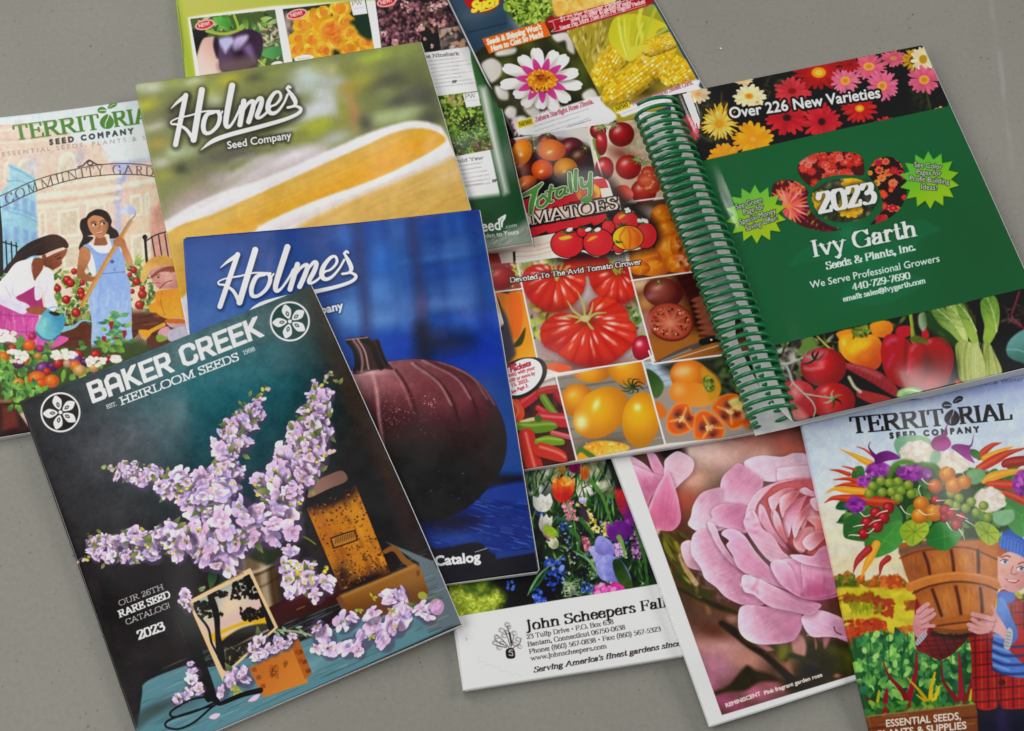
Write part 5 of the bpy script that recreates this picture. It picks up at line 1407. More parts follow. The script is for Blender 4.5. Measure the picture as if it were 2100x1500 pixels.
def art_tomato(A):
 R = A.r
 # top-left tray of small tomatoes
 A.fr(860, 180, .2)
 A.mask([(800, 510), (930, 495), (1720, 395), (1870, 1000), (1100, 1400), (880, 1400)])
 A.Q([(700, 300), (2000, 300), (2000, 1500), (700, 1500)], '3a1c18')
 A.P([(900, 480), (1700, 390), (1780, 560), (1900, 1000), (1840, 1000), (1760, 640), (1560, 540), (1200, 520), (940, 560)], 'b9b8ba', 6)
 A.P([(1500, 430), (1700, 400), (1740, 520), (1600, 520)], 'c9c5bc', 6)
 for x, y, rx, ry, c, d in ((1310, 560, 110, 90, '7a2c22', '3a1614'), (1560, 640, 140, 130, '6e2026', '3a1016'), (930, 570, 60, 60, '7d2a2a', '461618'), (1060, 840, 120, 110, '7a3a22', '401c14'), (1660, 740, 150, 150, '4a2a1c', '241410')):
  A.berry(x, y, rx, ry, 0, c, d, 'e8c0b0', .5)
 for x, y, rx, ry, a, c, d in ((1050, 660, 105, 140, 20, 'df8a22', 'b05a14'), (1350, 640, 150, 110, 8, 'e27a20', 'b04a12'), (1260, 840, 110, 105, 0, 'de6628', 'a83c18'), (1500, 840, 125, 120, 0, 'd8921f', 'a05e14'), (1080, 980, 130, 70, -20, 'd9702a', '9c4014')):
  A.berry(x, y, rx, ry, a, c, d, 'fff0d0', .8, (-.1, .2, .2))
 for x, y, r in ((1320, 480, 60), (1170, 530, 60), (1185, 620, 70), (1700, 620, 55)):
  tomato_calyx(A, x, y, r, '5a6a30')
 A.mask(None)
 # top-right hearts
 A.fr(960, 0, .24)
 A.mask([(1010, 1080), (1240, 1040), (1660, 960), (1900, 1700), (1160, 1820)])
 A.Q([(900, 900), (2000, 900), (2000, 1900), (900, 1900)], 'c4a890')
 A.P([(1010, 1080), (1250, 1040), (1260, 1200), (1180, 1260), (1200, 1400), (1100, 1500)], 'd6cdbc', 6)
 A.G(1320, 1320, 130, 60, 20, '7a3428', .8)
 A.spray((1330, 1000, 1560, 1300), 40, (16, 50), ['c9b89c', '8f8a68', 'b0a886', 'd6c8b0', 'a87464'], (.3, .7), e=3, a=.8)
 A.P([(1065, 1190), (1110, 1190), (1145, 1290), (1110, 1380), (1075, 1260)], '6f8a3c', 2)
 for x, y, rx, ry, a, c, d in ((1310, 1150, 110, 105, -10, 'b32a2c', '6a1418'), (1110, 1120, 70, 70, 0, 'a22a2c', '5c1418'), (1140, 1220, 50, 110, 0, 'b02c30', '6a1a1c'), (1165, 1440, 80, 100, 0, 'c23438', '7a1c20'), (1370, 1430, 110, 105, 0, 'c4302c', '7d1c1c'), (1560, 1500, 90, 70, 40, 'c8482c', '94281c'), (1610, 1130, 80, 90, 0, 'a82c2c', '5c1818'), (1500, 1640, 110, 110, 0, 'bd3c30', '80201c')):
  A.berry(x, y, rx, ry, a, c, d, 'f2c8c0', .75)
 for x, y, r in ((1430, 1360, 60), (1120, 1080, 70), (1500, 1390, 50), (1230, 1060, 60)):
  tomato_calyx(A, x, y, r, '5a7030')
  tomato_calyx(A, x + 20, y + 10, r * .8, '8a9a6a')
 A.fr(1000, 320, .24)
 A.berry(1380, 230, 110, 80, 35, 'cc5a3c', 'a03424', 'e8a080', .4)
 A.spray((1310, 130, 1440, 300), 24, (6, 14), ['e0946a', 'b53c28', 'd8744c'], (.4, 1), e=1)
 A.P([(1090, 270), (1180, 250), (1245, 320), (1220, 380), (1140, 390), (1080, 330)], 'c43c30', 1, 1, ('l', (1100, 280), (1200, 380), 'd8685a'))
 A.mask(None)
 # right column: bonnet peppers
 A.fr(1000, 320, .24)
 A.mask([(1170, 420), (1700, 340), (2100, 950), (1230, 1060)])
 A.Q([(1000, 200), (2300, 200), (2300, 1200), (1000, 1200)], '5a3420')
 A.P([(1160, 420), (1560, 380), (1570, 470), (1200, 500)], '4a3a34', 8)
 A.P([(1200, 490), (1440, 470), (1450, 560), (1300, 700), (1200, 850)], 'c8bfb6', 10, .9)
 for x, y, rx, ry, a in ((1480, 520, 90, 110, 20), (1530, 640, 110, 90, 0), (1560, 820, 130, 160, -10), (1330, 880, 160, 120, 10), (1420, 960, 140, 70, 0), (1650, 760, 90, 120, 0), (1620, 920, 120, 80, 0), (1300, 960, 90, 60, 0)):
  A.berry(x, y, rx, ry, a, 'd9801f', 'a3480f', 'f0b860', .6)
  for _ in range(6):
   t = R.uniform(0, 6.28)
   A.L([(x + math.cos(t) * rx * .2, y + math.sin(t) * ry * .2), (x + math.cos(t + .3) * rx * .8, y + math.sin(t + .3) * ry * .8)], 9, R.choice(['b85c10', 'e8983a']), 3, .6)
 A.spray((1600, 700, 1800, 1000), 40, (16, 40), ['a83c1c', 'c8602a', '7a2c18', 'e0a080'], (.4, .9), e=2)
 A.mask(None)
 # dark tomatoes and knife
 A.mask([(1235, 1060), (1760, 990), (2250, 1500), (2300, 1700), (1420, 1790)])
 A.Q([(1000, 900), (2600, 900), (2600, 2000), (1000, 2000)], '7c4a2c')
 A.P([(1230, 1070), (1360, 1050), (1340, 1130), (1240, 1140)], 'c0a47c', 8)
 A.P([(1600, 990), (2000, 950), (2300, 1500), (1800, 1560), (1720, 1300)], '3c1f1c', 10)
 A.G(1350, 1260, 60, 60, 0, 'c08848', .8)
 A.P([(1240, 1480), (1500, 1560), (1900, 1480), (1950, 1700), (1420, 1760)], '9a5c24', 12, .9)
 A.berry(1500, 1170, 170, 125, 8, '8a4034', '4a1e1c', 'd8a898', .6)
 A.G(1400, 1200, 60, 30, -20, 'a86a6a', .6)
 tomato_calyx(A, 1460, 1075, 50, '4a4a24')
 A.E(1560, 1420, 200, 165, 15, '5c261e', 1)
 A.E(1560, 1415, 186, 150, 15, '9c3f2e', 2, 1, ('r', (1550, 1430), 120, 'b85a44'))
 for i in range(9):
  t = i * .7 + .2
  A.L([(1560, 1430), (1560 + math.cos(t) * 150, 1420 + math.sin(t) * 120)], [26, 6], 'c77a5e', 3, .7)
  A.spray((1560 + math.cos(t + .35) * 130 - 26, 1415 + math.sin(t + .35) * 104 - 22, 1560 + math.cos(t + .35) * 130 + 26, 1415 + math.sin(t + .35) * 104 + 22), 8, (4, 12), ['5a2416', 'd8b088', '3f1a10', 'a86a3c'], (.5, 1), e=.8)
 A.P([(1300, 1380), (1380, 1340), (1400, 1500), (1330, 1520)], 'b06a64', 5, .7)
 for i in range(7):
  A.P([(1740 + i * 12, 1240 + i * 46), (1820 + i * 16, 1200 + i * 46), (1920 + i * 10, 1250 + i * 44), (1860 + i * 10, 1275 + i * 46)], '8c4c3a', 2, .9)
  A.L([(1740 + i * 12, 1262 + i * 46), (1900 + i * 10, 1270 + i * 46)], 16, '2c1614', 3, .9)
 A.fr(1000, 640, .26667)
 A.L([(1330, 385), (1500, 300), (1700, 230)], 40, '4e4640', 1.5)
 A.L([(1340, 380), (1560, 290)], 12, 'a89c90', 2, .7)
 A.L([(1350, 390), (1800, 250)], 8, 'd8c4a8', 1, .8)
 A.L([(1650, 230), (1800, 200), (1900, 190)], 50, '1c1a18', 1.5)
 A.E(1720, 215, 10, 8, 0, 'd8d4cc')
 A.mask(None)
 # left margin: small square and orange pepper
 A.fr(1000, 320, .24)
 A.mask([(-600, 870), (105, 830), (250, 920), (290, 1130), (60, 1165), (-600, 1250)])
 A.Q([(-700, 700), (500, 700), (500, 1300), (-700, 1300)], '9a3c34')
 A.spray((160, 920, 290, 1130), 40, (10, 26), ['c8c03a', '6a8a3c', 'dcd07a', '4a5a2c', 'b8b09a'], (.5, 1), e=1.5)
 A.berry(110, 1040, 130, 100, 0, 'c43030', '7c1c20', 'f0b0a4', .6)
 tomato_calyx(A, 40, 985, 40)
 A.mask([(-600, 1280), (70, 1165), (300, 1140), (390, 1560), (440, 1740), (-600, 1900)])
 A.Q([(-700, 1000), (600, 1000), (600, 2000), (-700, 2000)], '3a2c1e')
 A.P([(60, 1160), (180, 1180), (290, 1150), (340, 1300), (380, 1500), (310, 1580), (200, 1600), (150, 1400), (100, 1240)], 'd8761c', 2, 1, ('l', (100, 1200), (330, 1500), 'e08a2c'))
 A.P([(180, 1180), (280, 1200), (300, 1400), (260, 1560), (200, 1500)], 'd9651a', 3)
 A.fr(1000, 640, .26667)
 A.P([(190, 250), (300, 170), (380, 200), (420, 320), (400, 420), (130, 470), (120, 360)], 'd98a1c', 2, 1, ('l', (220, 250), (360, 380), 'e09c2c'))
 A.P([(190, 270), (240, 200), (290, 120), (280, 210), (250, 260)], '3a3a20', 1.5)
 A.P([(80, 0), (140, 20), (200, 240), (210, 340), (100, 400)], '43414a', 4)
 A.mask(None)
 # the big ribbed tomatoes
 A.fr(1000, 320, .24)
 A.mask([(255, 920), (1170, 780), (1240, 1060), (1430, 1740), (1440, 1755), (640, 1860), (440, 1800), (300, 1140)])
 A.Q([(100, 700), (1600, 700), (1600, 2000), (100, 2000)], 'a29a96')
 A.spray((260, 860, 640, 1060), 90, (12, 36), ['b9b070', '8a9a4c', 'd2c65a', 'c9c0a8', '6a7a3c', 'e0d8c0'], (.4, .9), e=2)
 A.spray((360, 1250, 640, 1560), 110, (12, 40), ['7f9a3a', 'a8b848', '5a7a2c', 'c0c868', '3c5424'], (.35, .8), e=1.5)
 A.spray((1180, 1200, 1340, 1560), 70, (12, 36), ['5f7a3c', '88a058', '3c5428', 'a8b488'], (.35, .8), e=1.5)
 A.G(850, 1120, 60, 160, 0, 'b5b2b0', .8)
 A.spray((440, 1560, 1400, 1840), 500, (2, 6), ['8c8682', 'b8b2ac', '6a6460', 'cfcac4'], e=.7, a=.8)
 A.G(760, 1800, 260, 70, -8, '58504e', .6)
 A.P([(640, 900), (800, 850), (1000, 860), (1060, 960), (960, 1020), (760, 1020)], 'b03424', 3)
 ribbed(A, [(300, 1060), (330, 970), (430, 930), (560, 950), (690, 930), (800, 980), (835, 1080), (790, 1200), (690, 1290), (560, 1330), (420, 1280), (330, 1180)], (590, 1000), 13)
 ribbed(A, [(870, 1010), (930, 940), (1040, 930), (1160, 930), (1230, 1010), (1260, 1120), (1230, 1220), (1130, 1260), (1000, 1230), (900, 1130)], (1110, 985), 11)
 for p in ([(540, 900), (560, 1000), (590, 1060)], [(640, 920), (610, 1000), (590, 1060)], [(700, 940), (640, 990), (600, 1040)], [(580, 940), (585, 1050)]):
  A.L(p, 18, 'b0a052', 1.5, .9)
 for p in ([(1050, 900), (1080, 960), (1130, 1000)], [(1060, 860), (1070, 960), (1100, 1010)], [(1170, 900), (1130, 980)]):
  A.L(p, 20, '8f9a3c', 1.5, .9)
 ribbed(A, [(865, 1330), (890, 1240), (1000, 1200), (1110, 1250), (1190, 1330), (1180, 1420), (1000, 1440), (880, 1400)], (860, 1390), 8)
 ribbed(A, [(455, 1500), (490, 1420), (590, 1355), (720, 1350), (848, 1400), (960, 1380), (1100, 1370), (1230, 1420), (1270, 1510), (1240, 1610), (1100, 1735), (980, 1790), (880, 1800), (720, 1760), (590, 1680), (480, 1610)], (850, 1410), 16)
 for p in ([(770, 1160), (820, 1280), (830, 1380)], [(680, 1240), (740, 1330), (830, 1390)], [(620, 1380), (720, 1370), (830, 1400)], [(900, 1250), (880, 1340), (840, 1390)], [(1010, 1340), (920, 1350), (850, 1400)], [(830, 1390), (880, 1460), (900, 1480)], [(750, 1430), (800, 1400), (840, 1395)]):
  A.L(p, [8, 22, 16], 'a9a45c', 1.2)
 A.E(835, 1390, 40, 30, 0, 'b8b078', 1.5)
 A.fr(1000, 640, .26667)
 A.berry(1190, 280, 80, 100, 0, 'c0283c', '7c1424', 'f2d0d4', .8)
 A.P([(440, 420), (520, 390), (640, 420), (620, 460), (470, 480)], 'd0542c', 2)
 A.L([(450, 380), (500, 390)], 14, '6a7a3c')
 A.mask(None)
 # lower row: plum tomatoes, chillies, pepper rings
 A.mask([(530, 500), (1190, 378), (1365, 1015), (685, 1140)])
 A.Q([(400, 300), (1500, 300), (1500, 1300), (400, 1300)], '857c70')
 for i in range(9):
  A.L([(520, 520 + i * 80), (1380, 400 + i * 80)], 12, R.choice(['6a6258', 'a39a8c', '574f46']), 2, .7)
 A.G(880, 1020, 260, 60, -10, '4a3f34', .7)
 for x, y, rx, ry, a in ((800, 470, 140, 75, 0), (1080, 450, 170, 120, 20), (690, 680, 130, 130, 0)):
  A.berry(x, y, rx, ry, a, 'e09a20', 'b0640f', 'f8d880', .4)
 for i in range(9):
  t = i * .7
  A.L([(1110, 580), (1110 + math.cos(t) * 60, 570 + math.sin(t) * 50), (1110 + math.cos(t + .5) * 100, 570 + math.sin(t + .5) * 60)], 16, R.choice(['3f4a1c', '5a6428', '2c3414']), w2=4)
 A.berry(870, 775, 235, 175, -38, 'e5a51c', 'b8700f', 'fbe9a0', .9, (-.15, -.35, .2))
 A.G(720, 850, 50, 60, 0, 'f8ecb0', .9)
 A.berry(1180, 830, 145, 215, 6, 'e5a81c', 'b5720f', 'fbe9a0', .9, (-.2, -.45, .2))
 A.P([(690, 1140), (760, 1020), (900, 990), (1060, 1020), (1080, 1060), (900, 1110)], 'dd9420', 2, 1, ('l', (800, 1020), (900, 1120), 'e8b040'))
 A.spray((740, 1010, 1060, 1110), 40, (6, 18), ['ecc060', 'c87c14', 'f0d080'], (.4, .8), e=1, a=.7)
 A.P([(700, 1040), (760, 1060), (830, 1110), (780, 1120), (720, 1080), (680, 1100)], '4a6a2c', 1.5)
 A.mask([(140, 640), (525, 500), (680, 1140), (270, 1230), (-400, 1500), (-600, 900)])
 A.Q([(-700, 300), (800, 300), (800, 1500), (-700, 1500)], '4a241c')
 A.spray((140, 560, 680, 1220), 40, (20, 60), ['2c1a16', '6a2420', '3c2a1c', '5a3020'], (.4, .8), e=4)
 A.P([(380, 560), (520, 505), (540, 580), (440, 610)], 'bdb8b0', 8)
 for p, w, c, h in (([(250, 720), (320, 670), (380, 620)], 80, 'a82830', 'd86a64'), ([(400, 620), (460, 600), (560, 590)], 60, '9c2a28', 'c85a50'), ([(430, 660), (480, 740), (520, 790)], 60, '5a7a28', '9ab84c'), ([(390, 740), (440, 770)], 46, 'b02c34', 'd8706a'), ([(530, 640), (580, 700)], 50, '8c2028', 'b84a48'), ([(200, 700), (240, 780), (200, 850)], 90, 'c0452c', 'e08a60'),
                       ([(260, 850), (330, 830), (400, 820)], 30, 'b8a878', 'd8d0a8'), ([(420, 820), (520, 830), (660, 840), (700, 860)], 110, 'b02a34', 'e08a84'), ([(230, 880), (340, 890), (450, 880), (520, 880)], [60, 90, 90, 40], '5a7c24', 'a8bf52'), ([(500, 930), (580, 950), (660, 970)], 40, 'b84a50', 'e0a0a0'), ([(300, 960), (330, 1080), (370, 1220), (400, 1300)], 130, 'b02e28', 'e08a78'), ([(390, 1000), (470, 990), (570, 1000)], [60, 80, 50], '688a24', 'b0c85c'), ([(410, 1060), (480, 1080), (560, 1110), (600, 1140)], [110, 110, 90, 30], 'b53228', 'e89a84')):
  A.L([(x + 8, y + 14) for x, y in p], w, '2a120f', 3, .6)
  A.L(p, w, c, 1.2)
  wm = max(w) if isinstance(w, list) else w
  A.L([(x - wm * .05, y - wm * .2) for x, y in p], wm * .14, h, 2.5, .7)
 A.E(390, 820, 30, 26, 0, '3c5a24')
 A.mask([(1200, 378), (1280, 405), (2000, 300), (2200, 930), (1370, 1012)])
 A.Q([(1100, 200), (2300, 200), (2300, 1200), (1100, 1200)], '96897e')
 A.Q([(1190, 370), (1400, 350), (1420, 560), (1240, 600)], '9fb0c0', 5)
 for i in range(5):
  A.L([(1200, 420 + i * 50), (1420, 370 + i * 50)], 7, '6f8496', 1.5, .7)
 A.P([(1340, 400), (1700, 340), (2100, 340), (2100, 640), (1850, 640), (1700, 480), (1460, 500)], '2c3028', 10)
 A.spray((1750, 380, 2050, 640), 40, (20, 50), ['1f2a1c', '3f4a30', '5a6a3c', '181c16'], (.4, .9), e=4)
 A.P([(1220, 440), (1300, 480), (1355, 560), (1330, 640), (1280, 660), (1240, 560)], '2f4a24', 2, 1, ('l', (1240, 500), (1340, 600), '44602f'))
 A.P([(1290, 690), (1350, 720), (1380, 780), (1340, 820), (1300, 800)], 'cc6a24', 2)
 A.berry(1560, 500, 160, 130, 20, 'e08a2c', 'b0500f', 'f8cc88', .7)
 A.P([(1400, 620), (1440, 540), (1560, 540), (1680, 560), (1780, 560), (1780, 640), (1700, 720), (1600, 730), (1440, 690)], 'd9761f', 2, 1, ('l', (1450, 560), (1700, 720), 'e58e34'))
 A.P([(1640, 440), (1730, 470), (1790, 560), (1770, 650), (1700, 680)], 'c98a20', 4)
 A.G(1480, 460, 60, 40, -20, 'f0b070', .8)
 A.G(1470, 600, 50, 50, -20, 'eca860', .8)
 A.P([(1655, 520), (1690, 490), (1740, 530), (1745, 600), (1700, 620), (1665, 580)], '6a7430', 1.5)
 A.spray((1660, 500, 1740, 610), 14, (6, 18), ['8c9440', '3f4a1c', 'b0a83c'], (.4, .9), e=1)
 for pts in ([(1380, 820), (1440, 720), (1540, 710), (1570, 790), (1620, 800), (1570, 900), (1460, 945), (1390, 910)], [(1590, 960), (1600, 800), (1680, 760), (1780, 830), (1820, 900), (1790, 980), (1680, 1000)], [(1720, 740), (1800, 650), (1920, 640), (1950, 740), (1960, 860), (1880, 900), (1800, 830)]):
  A.P(pts, 'd5591a', 1)
  c = np.mean(pts, 0)
  rr = np.hypot(*(np.asarray(pts) - c).T).mean()
  a0 = R.random() * 6
  for k in range(3):
   t = a0 + k * 2.094
   m = c + np.array([math.cos(t), math.sin(t)]) * rr * .46
   A.E(m[0], m[1], rr * .36, rr * .28, math.degrees(t) + 90, '9a7460', 2)
   A.E(m[0] + 5, m[1] - 5, rr * .34, rr * .24, math.degrees(t) + 90, '8c2c1c', 4, .85)
   A.G(m[0], m[1] + 8, rr * .16, rr * .12, 0, '5a241c', .8)
   A.L([tuple(c), tuple(c + np.array([math.cos(t + 1.05), math.sin(t + 1.05)]) * rr * .8)], [20, 14], 'e6a45c', 2, .85)
  A.spray((c[0] - 26, c[1] - 20, c[0] + 26, c[1] + 20), 10, (4, 10), ['ecd8a0', 'e0b870'], (.6, 1), e=1)
  A.L(pts + [pts[0]], 14, 'ea8a3c', 2, .8)
 A.P([(1850, 690), (1940, 660), (1980, 740), (1920, 760)], 'd8c070', 3)
 A.P([(1960, 830), (2100, 800), (2100, 900), (1980, 890)], 'c85020', 4)
 A.mask(None)
 # white rules between the pictures
 A.fr(1000, 320, .24)
 for p in ([(915, -40), (1005, 260)], [(1000, 430), (1200, 395), (1700, 330)], [(1165, 790), (1235, 1060), (1425, 1755)], [(1230, 1065), (1800, 985)], [(250, 900), (300, 1140), (440, 1810)], [(60, 1165), (300, 1135)]):
  A.L(p, 13, 'dfdcd8', sm=False)
 A.fr(1000, 640, .26667)
 for p in ([(460, 488), (1190, 376), (1270, 340)], [(1190, 378), (1365, 1015)], [(1270, 400), (1860, 325), (2100, 290)], [(525, 490), (685, 1140)], [(1240, 300), (1275, 400)]):
  A.L(p, 13, 'dfdcd8', sm=False)
 # painted sign: wooden boards, bushel of cartoon tomatoes
 A.fr(1000, 320, .24)
 B = '1a1512'
 A.P([(300, 330), (560, 180), (880, 120), (1060, 200), (1160, 330), (1300, 430), (1450, 580), (1470, 740), (1330, 830), (1080, 880), (760, 900), (560, 900), (340, 700)], B, 10, .85)
 A.P([(890, 190), (960, 180), (1030, 220), (1060, 320), (1080, 420), (800, 480), (300, 470), (300, 380), (560, 330)], 'e0d8d0')
 A.Q([(300, 380), (420, 340), (880, 260), (880, 200), (1000, 190), (1040, 280), (1060, 400), (310, 520)], 'bf2830')
 A.Q([(960, 280), (1050, 270), (1075, 350), (980, 370)], 'ddd2c6')
 A.P([(740, 290), (800, 240), (880, 230), (950, 270), (960, 340), (900, 390), (800, 390)], 'cc5a1c', .8, 1, ('l', (740, 320), (830, 320), 'd8a81c'))
 A.P([(790, 290), (860, 270), (930, 330), (890, 380), (820, 370)], 'bb2c20', 4, .8)
 for p in ([(520, 330), (720, 300)], [(700, 400), (950, 360)]):
  A.L(p, 8, B)
 A.Q([(310, 490), (1120, 350), (1140, 460), (350, 600)], 'd2bcae', .8)
 A.Q([(350, 590), (1090, 470), (1120, 580), (370, 700)], B)
 for x0, x1, y in ((370, 495, 655), (505, 700, 625), (710, 890, 585), (895, 1010, 560)):
  w = x1 - x0
  A.P([(x0, y - 40), (x0 + w * .5, y - 46 - w * .08), (x1, y - 52 - w * .12), (x1 + 6, y - w * .1), (x1 - w * .3, y + 12 - w * .04), (x0 + w * .4, y + 26), (x0 + 10, y + 34), (x0 - 4, y)], 'bd2a32')
 for yy in (0, 70, 140):
  A.L([(380, 560 + yy * .0), (1100, 440)], 3, '8a7468', a=.4)
 for t, a, b in (('MATOES', (365, 595), (1120, 455)),):
  A.T(t, (a[0] + 8, a[1] + 8), (b[0] + 8, b[1] + 8), (-18, -112), B, 'serif', bold=6, w=.26, nib=.6)
  A.T(t, a, b, (-18, -112), B, 'serif', bold=6, w=.26, nib=.6)
  A.T(t, (a[0] + 2, a[1] - 4), (b[0] + 2, b[1] - 4), (-17, -104), 'd9c8bc', 'serif', w=.2, nib=.55)
 A.Q([(370, 700), (600, 655), (620, 780), (600, 870), (120, 920), (95, 830), (390, 740)], 'd8cabd', .8)
 A.L([(390, 700), (400, 780)], 5, '9a6a54')
 for y in (760, 800, 840):
  A.L([(240, y + 20), (400, y + 10), (560, y - 30)], 5, 'b07a5a', a=.6)
 A.Q([(215, 820), (235, 815), (240, 905), (220, 908)], B)
 A.L([(100, 835), (125, 915)], 10, 'e6e2de')
 A.L([(240, 900), (600, 862)], 9, 'e6e2de')
 A.L([(560, 852), (690, 870), (800, 812), (940, 858), (1060, 800), (1110, 835), (1180, 808), (1280, 795), (1330, 772), (1420, 730), (1432, 650), (1380, 585), (1290, 540), (1240, 480)], 14, 'e8e4e0')
 for x, y, rx, ry in ((1180, 560, 110, 90), (1350, 680, 95, 110), (1030, 610, 55, 60), (680, 750, 138, 118), (945, 740, 128, 115), (805, 650, 42, 42), (1120, 785, 52, 42)):
  A.E(x, y, rx + 6, ry + 6, 0, B)
  A.E(x, y, rx, ry, 0, 'bf2a30', .6, 1, ('r', (x - rx * .3, y - ry * .3), rx, 'cc3a3c'))
 A.E(1200, 700, 136, 108, 0, B)
 A.E(1200, 700, 130, 102, 0, 'd0761c', .6, 1, ('l', (1240, 700), (1090, 700), 'd8b428'))
 for p in ([(1180, 610), (1130, 700), (1180, 790)], [(1200, 610), (1220, 700), (1210, 800)], [(1220, 610), (1290, 680), (1280, 760)]):
  A.L(p, 12, 'c0461a', 2, .8)
 A.G(1290, 720, 40, 70, 0, 'c4401c', .6)
 for x, y, r in ((680, 655, 70), (900, 645, 60), (1180, 490, 60), (1320, 575, 46), (810, 610, 40), (1150, 590, 50), (1120, 735, 40), (1030, 545, 40)):
  for i in range(9):
   t = math.pi + i * math.pi / 8
   A.L([(x, y + 8), (x + math.cos(t) * r, y + math.sin(t) * r * .5 + R.uniform(-6, 10))], 11, R.choice(['2f4a28', '4a6a34', '22341e']), w2=3)
 A.P([(610, 700), (690, 680), (720, 700), (640, 720)], 'c8b43a', 1.5)
 A.P([(850, 730), (890, 690), (940, 690), (890, 720)], 'd89a2c', 1.5)
 A.P([(1120, 520), (1150, 500), (1180, 505), (1130, 540)], 'd89a2c', 1.5)
 for x in (700, 860, 940):
  A.E(x, 630, 28, 16, -20, 'e6e6e0')
 for x, y in ((1190, 465), (1310, 550), (1340, 555)):
  A.spray((x - 26, y - 16, x + 26, y + 16), 7, (8, 14), ['eceae4', 'd8dcd0'], (.7, 1))
 # hand lettered Totally
 tl = [([(290, 345), (400, 290), (465, 235)], [26, 40, 20]), ([(410, 285), (380, 400), (370, 490)], [44, 44, 34]), ([(480, 340), (430, 380), (430, 430), (470, 435), (510, 390), (490, 350), (470, 340)], 26), ([(545, 260), (530, 330), (530, 390), (560, 385)], [30, 30, 28, 16]), ([(500, 310), (580, 285)], 16), ([(645, 270), (600, 290), (590, 340), (620, 350), (660, 300), (665, 270), (660, 320), (690, 320)], [24, 26, 28, 26, 24, 24, 26, 14]),
          ([(700, 150), (705, 240), (715, 310)], [32, 34, 24]), ([(755, 125), (750, 220), (755, 295)], [34, 36, 24]), ([(800, 200), (810, 260), (850, 255), (880, 190)], [34, 36, 28, 24]), ([(880, 150), (875, 260), (870, 340), (820, 380)], [30, 36, 34, 40])]
 for k in (0, 1, 2):
  for p, w in tl:
   g = (22, 12, 0)[k]
   A.L(p, [q + g for q in w] if isinstance(w, list) else w + g, (B, 'e8e6de', '4e8238')[k], .6)
 A.P([(790, 380), (830, 350), (880, 330), (890, 370), (850, 410)], '4e8238')
 A.T('Devoted To The Avid Tomato Grower', (190, 1085), (1315, 925), (-6, -44), 'f2eeea', 'serifb', w=.2, out=('241512', 7))
 # free-packets oval
 A.fr(1000, 640, .26667)
 A.E(280, 510, 200, 130, -38, B, 1)
 A.E(240, 500, 200, 128, -30, '1c1816', 1)
 A.E(262, 500, 176, 122, -36, 'dedad8')
 for t, a, b, h in (('3 Free', (60, 462), (222, 412), 34), ('Seed Packets', (60, 506), (335, 410), 40), ('(varieties limit) with your', (20, 546), (366, 440), 26), ('order of $70.00 or more by', (20, 590), (366, 482), 26), ('March 15, 2023.', (80, 612), (318, 536), 26), ('See Page 3.', (180, 632), (315, 575), 26)):
  A.T(t, a, b, (-6, -h), 'a32c3e', bold=3 if h > 30 else 1)

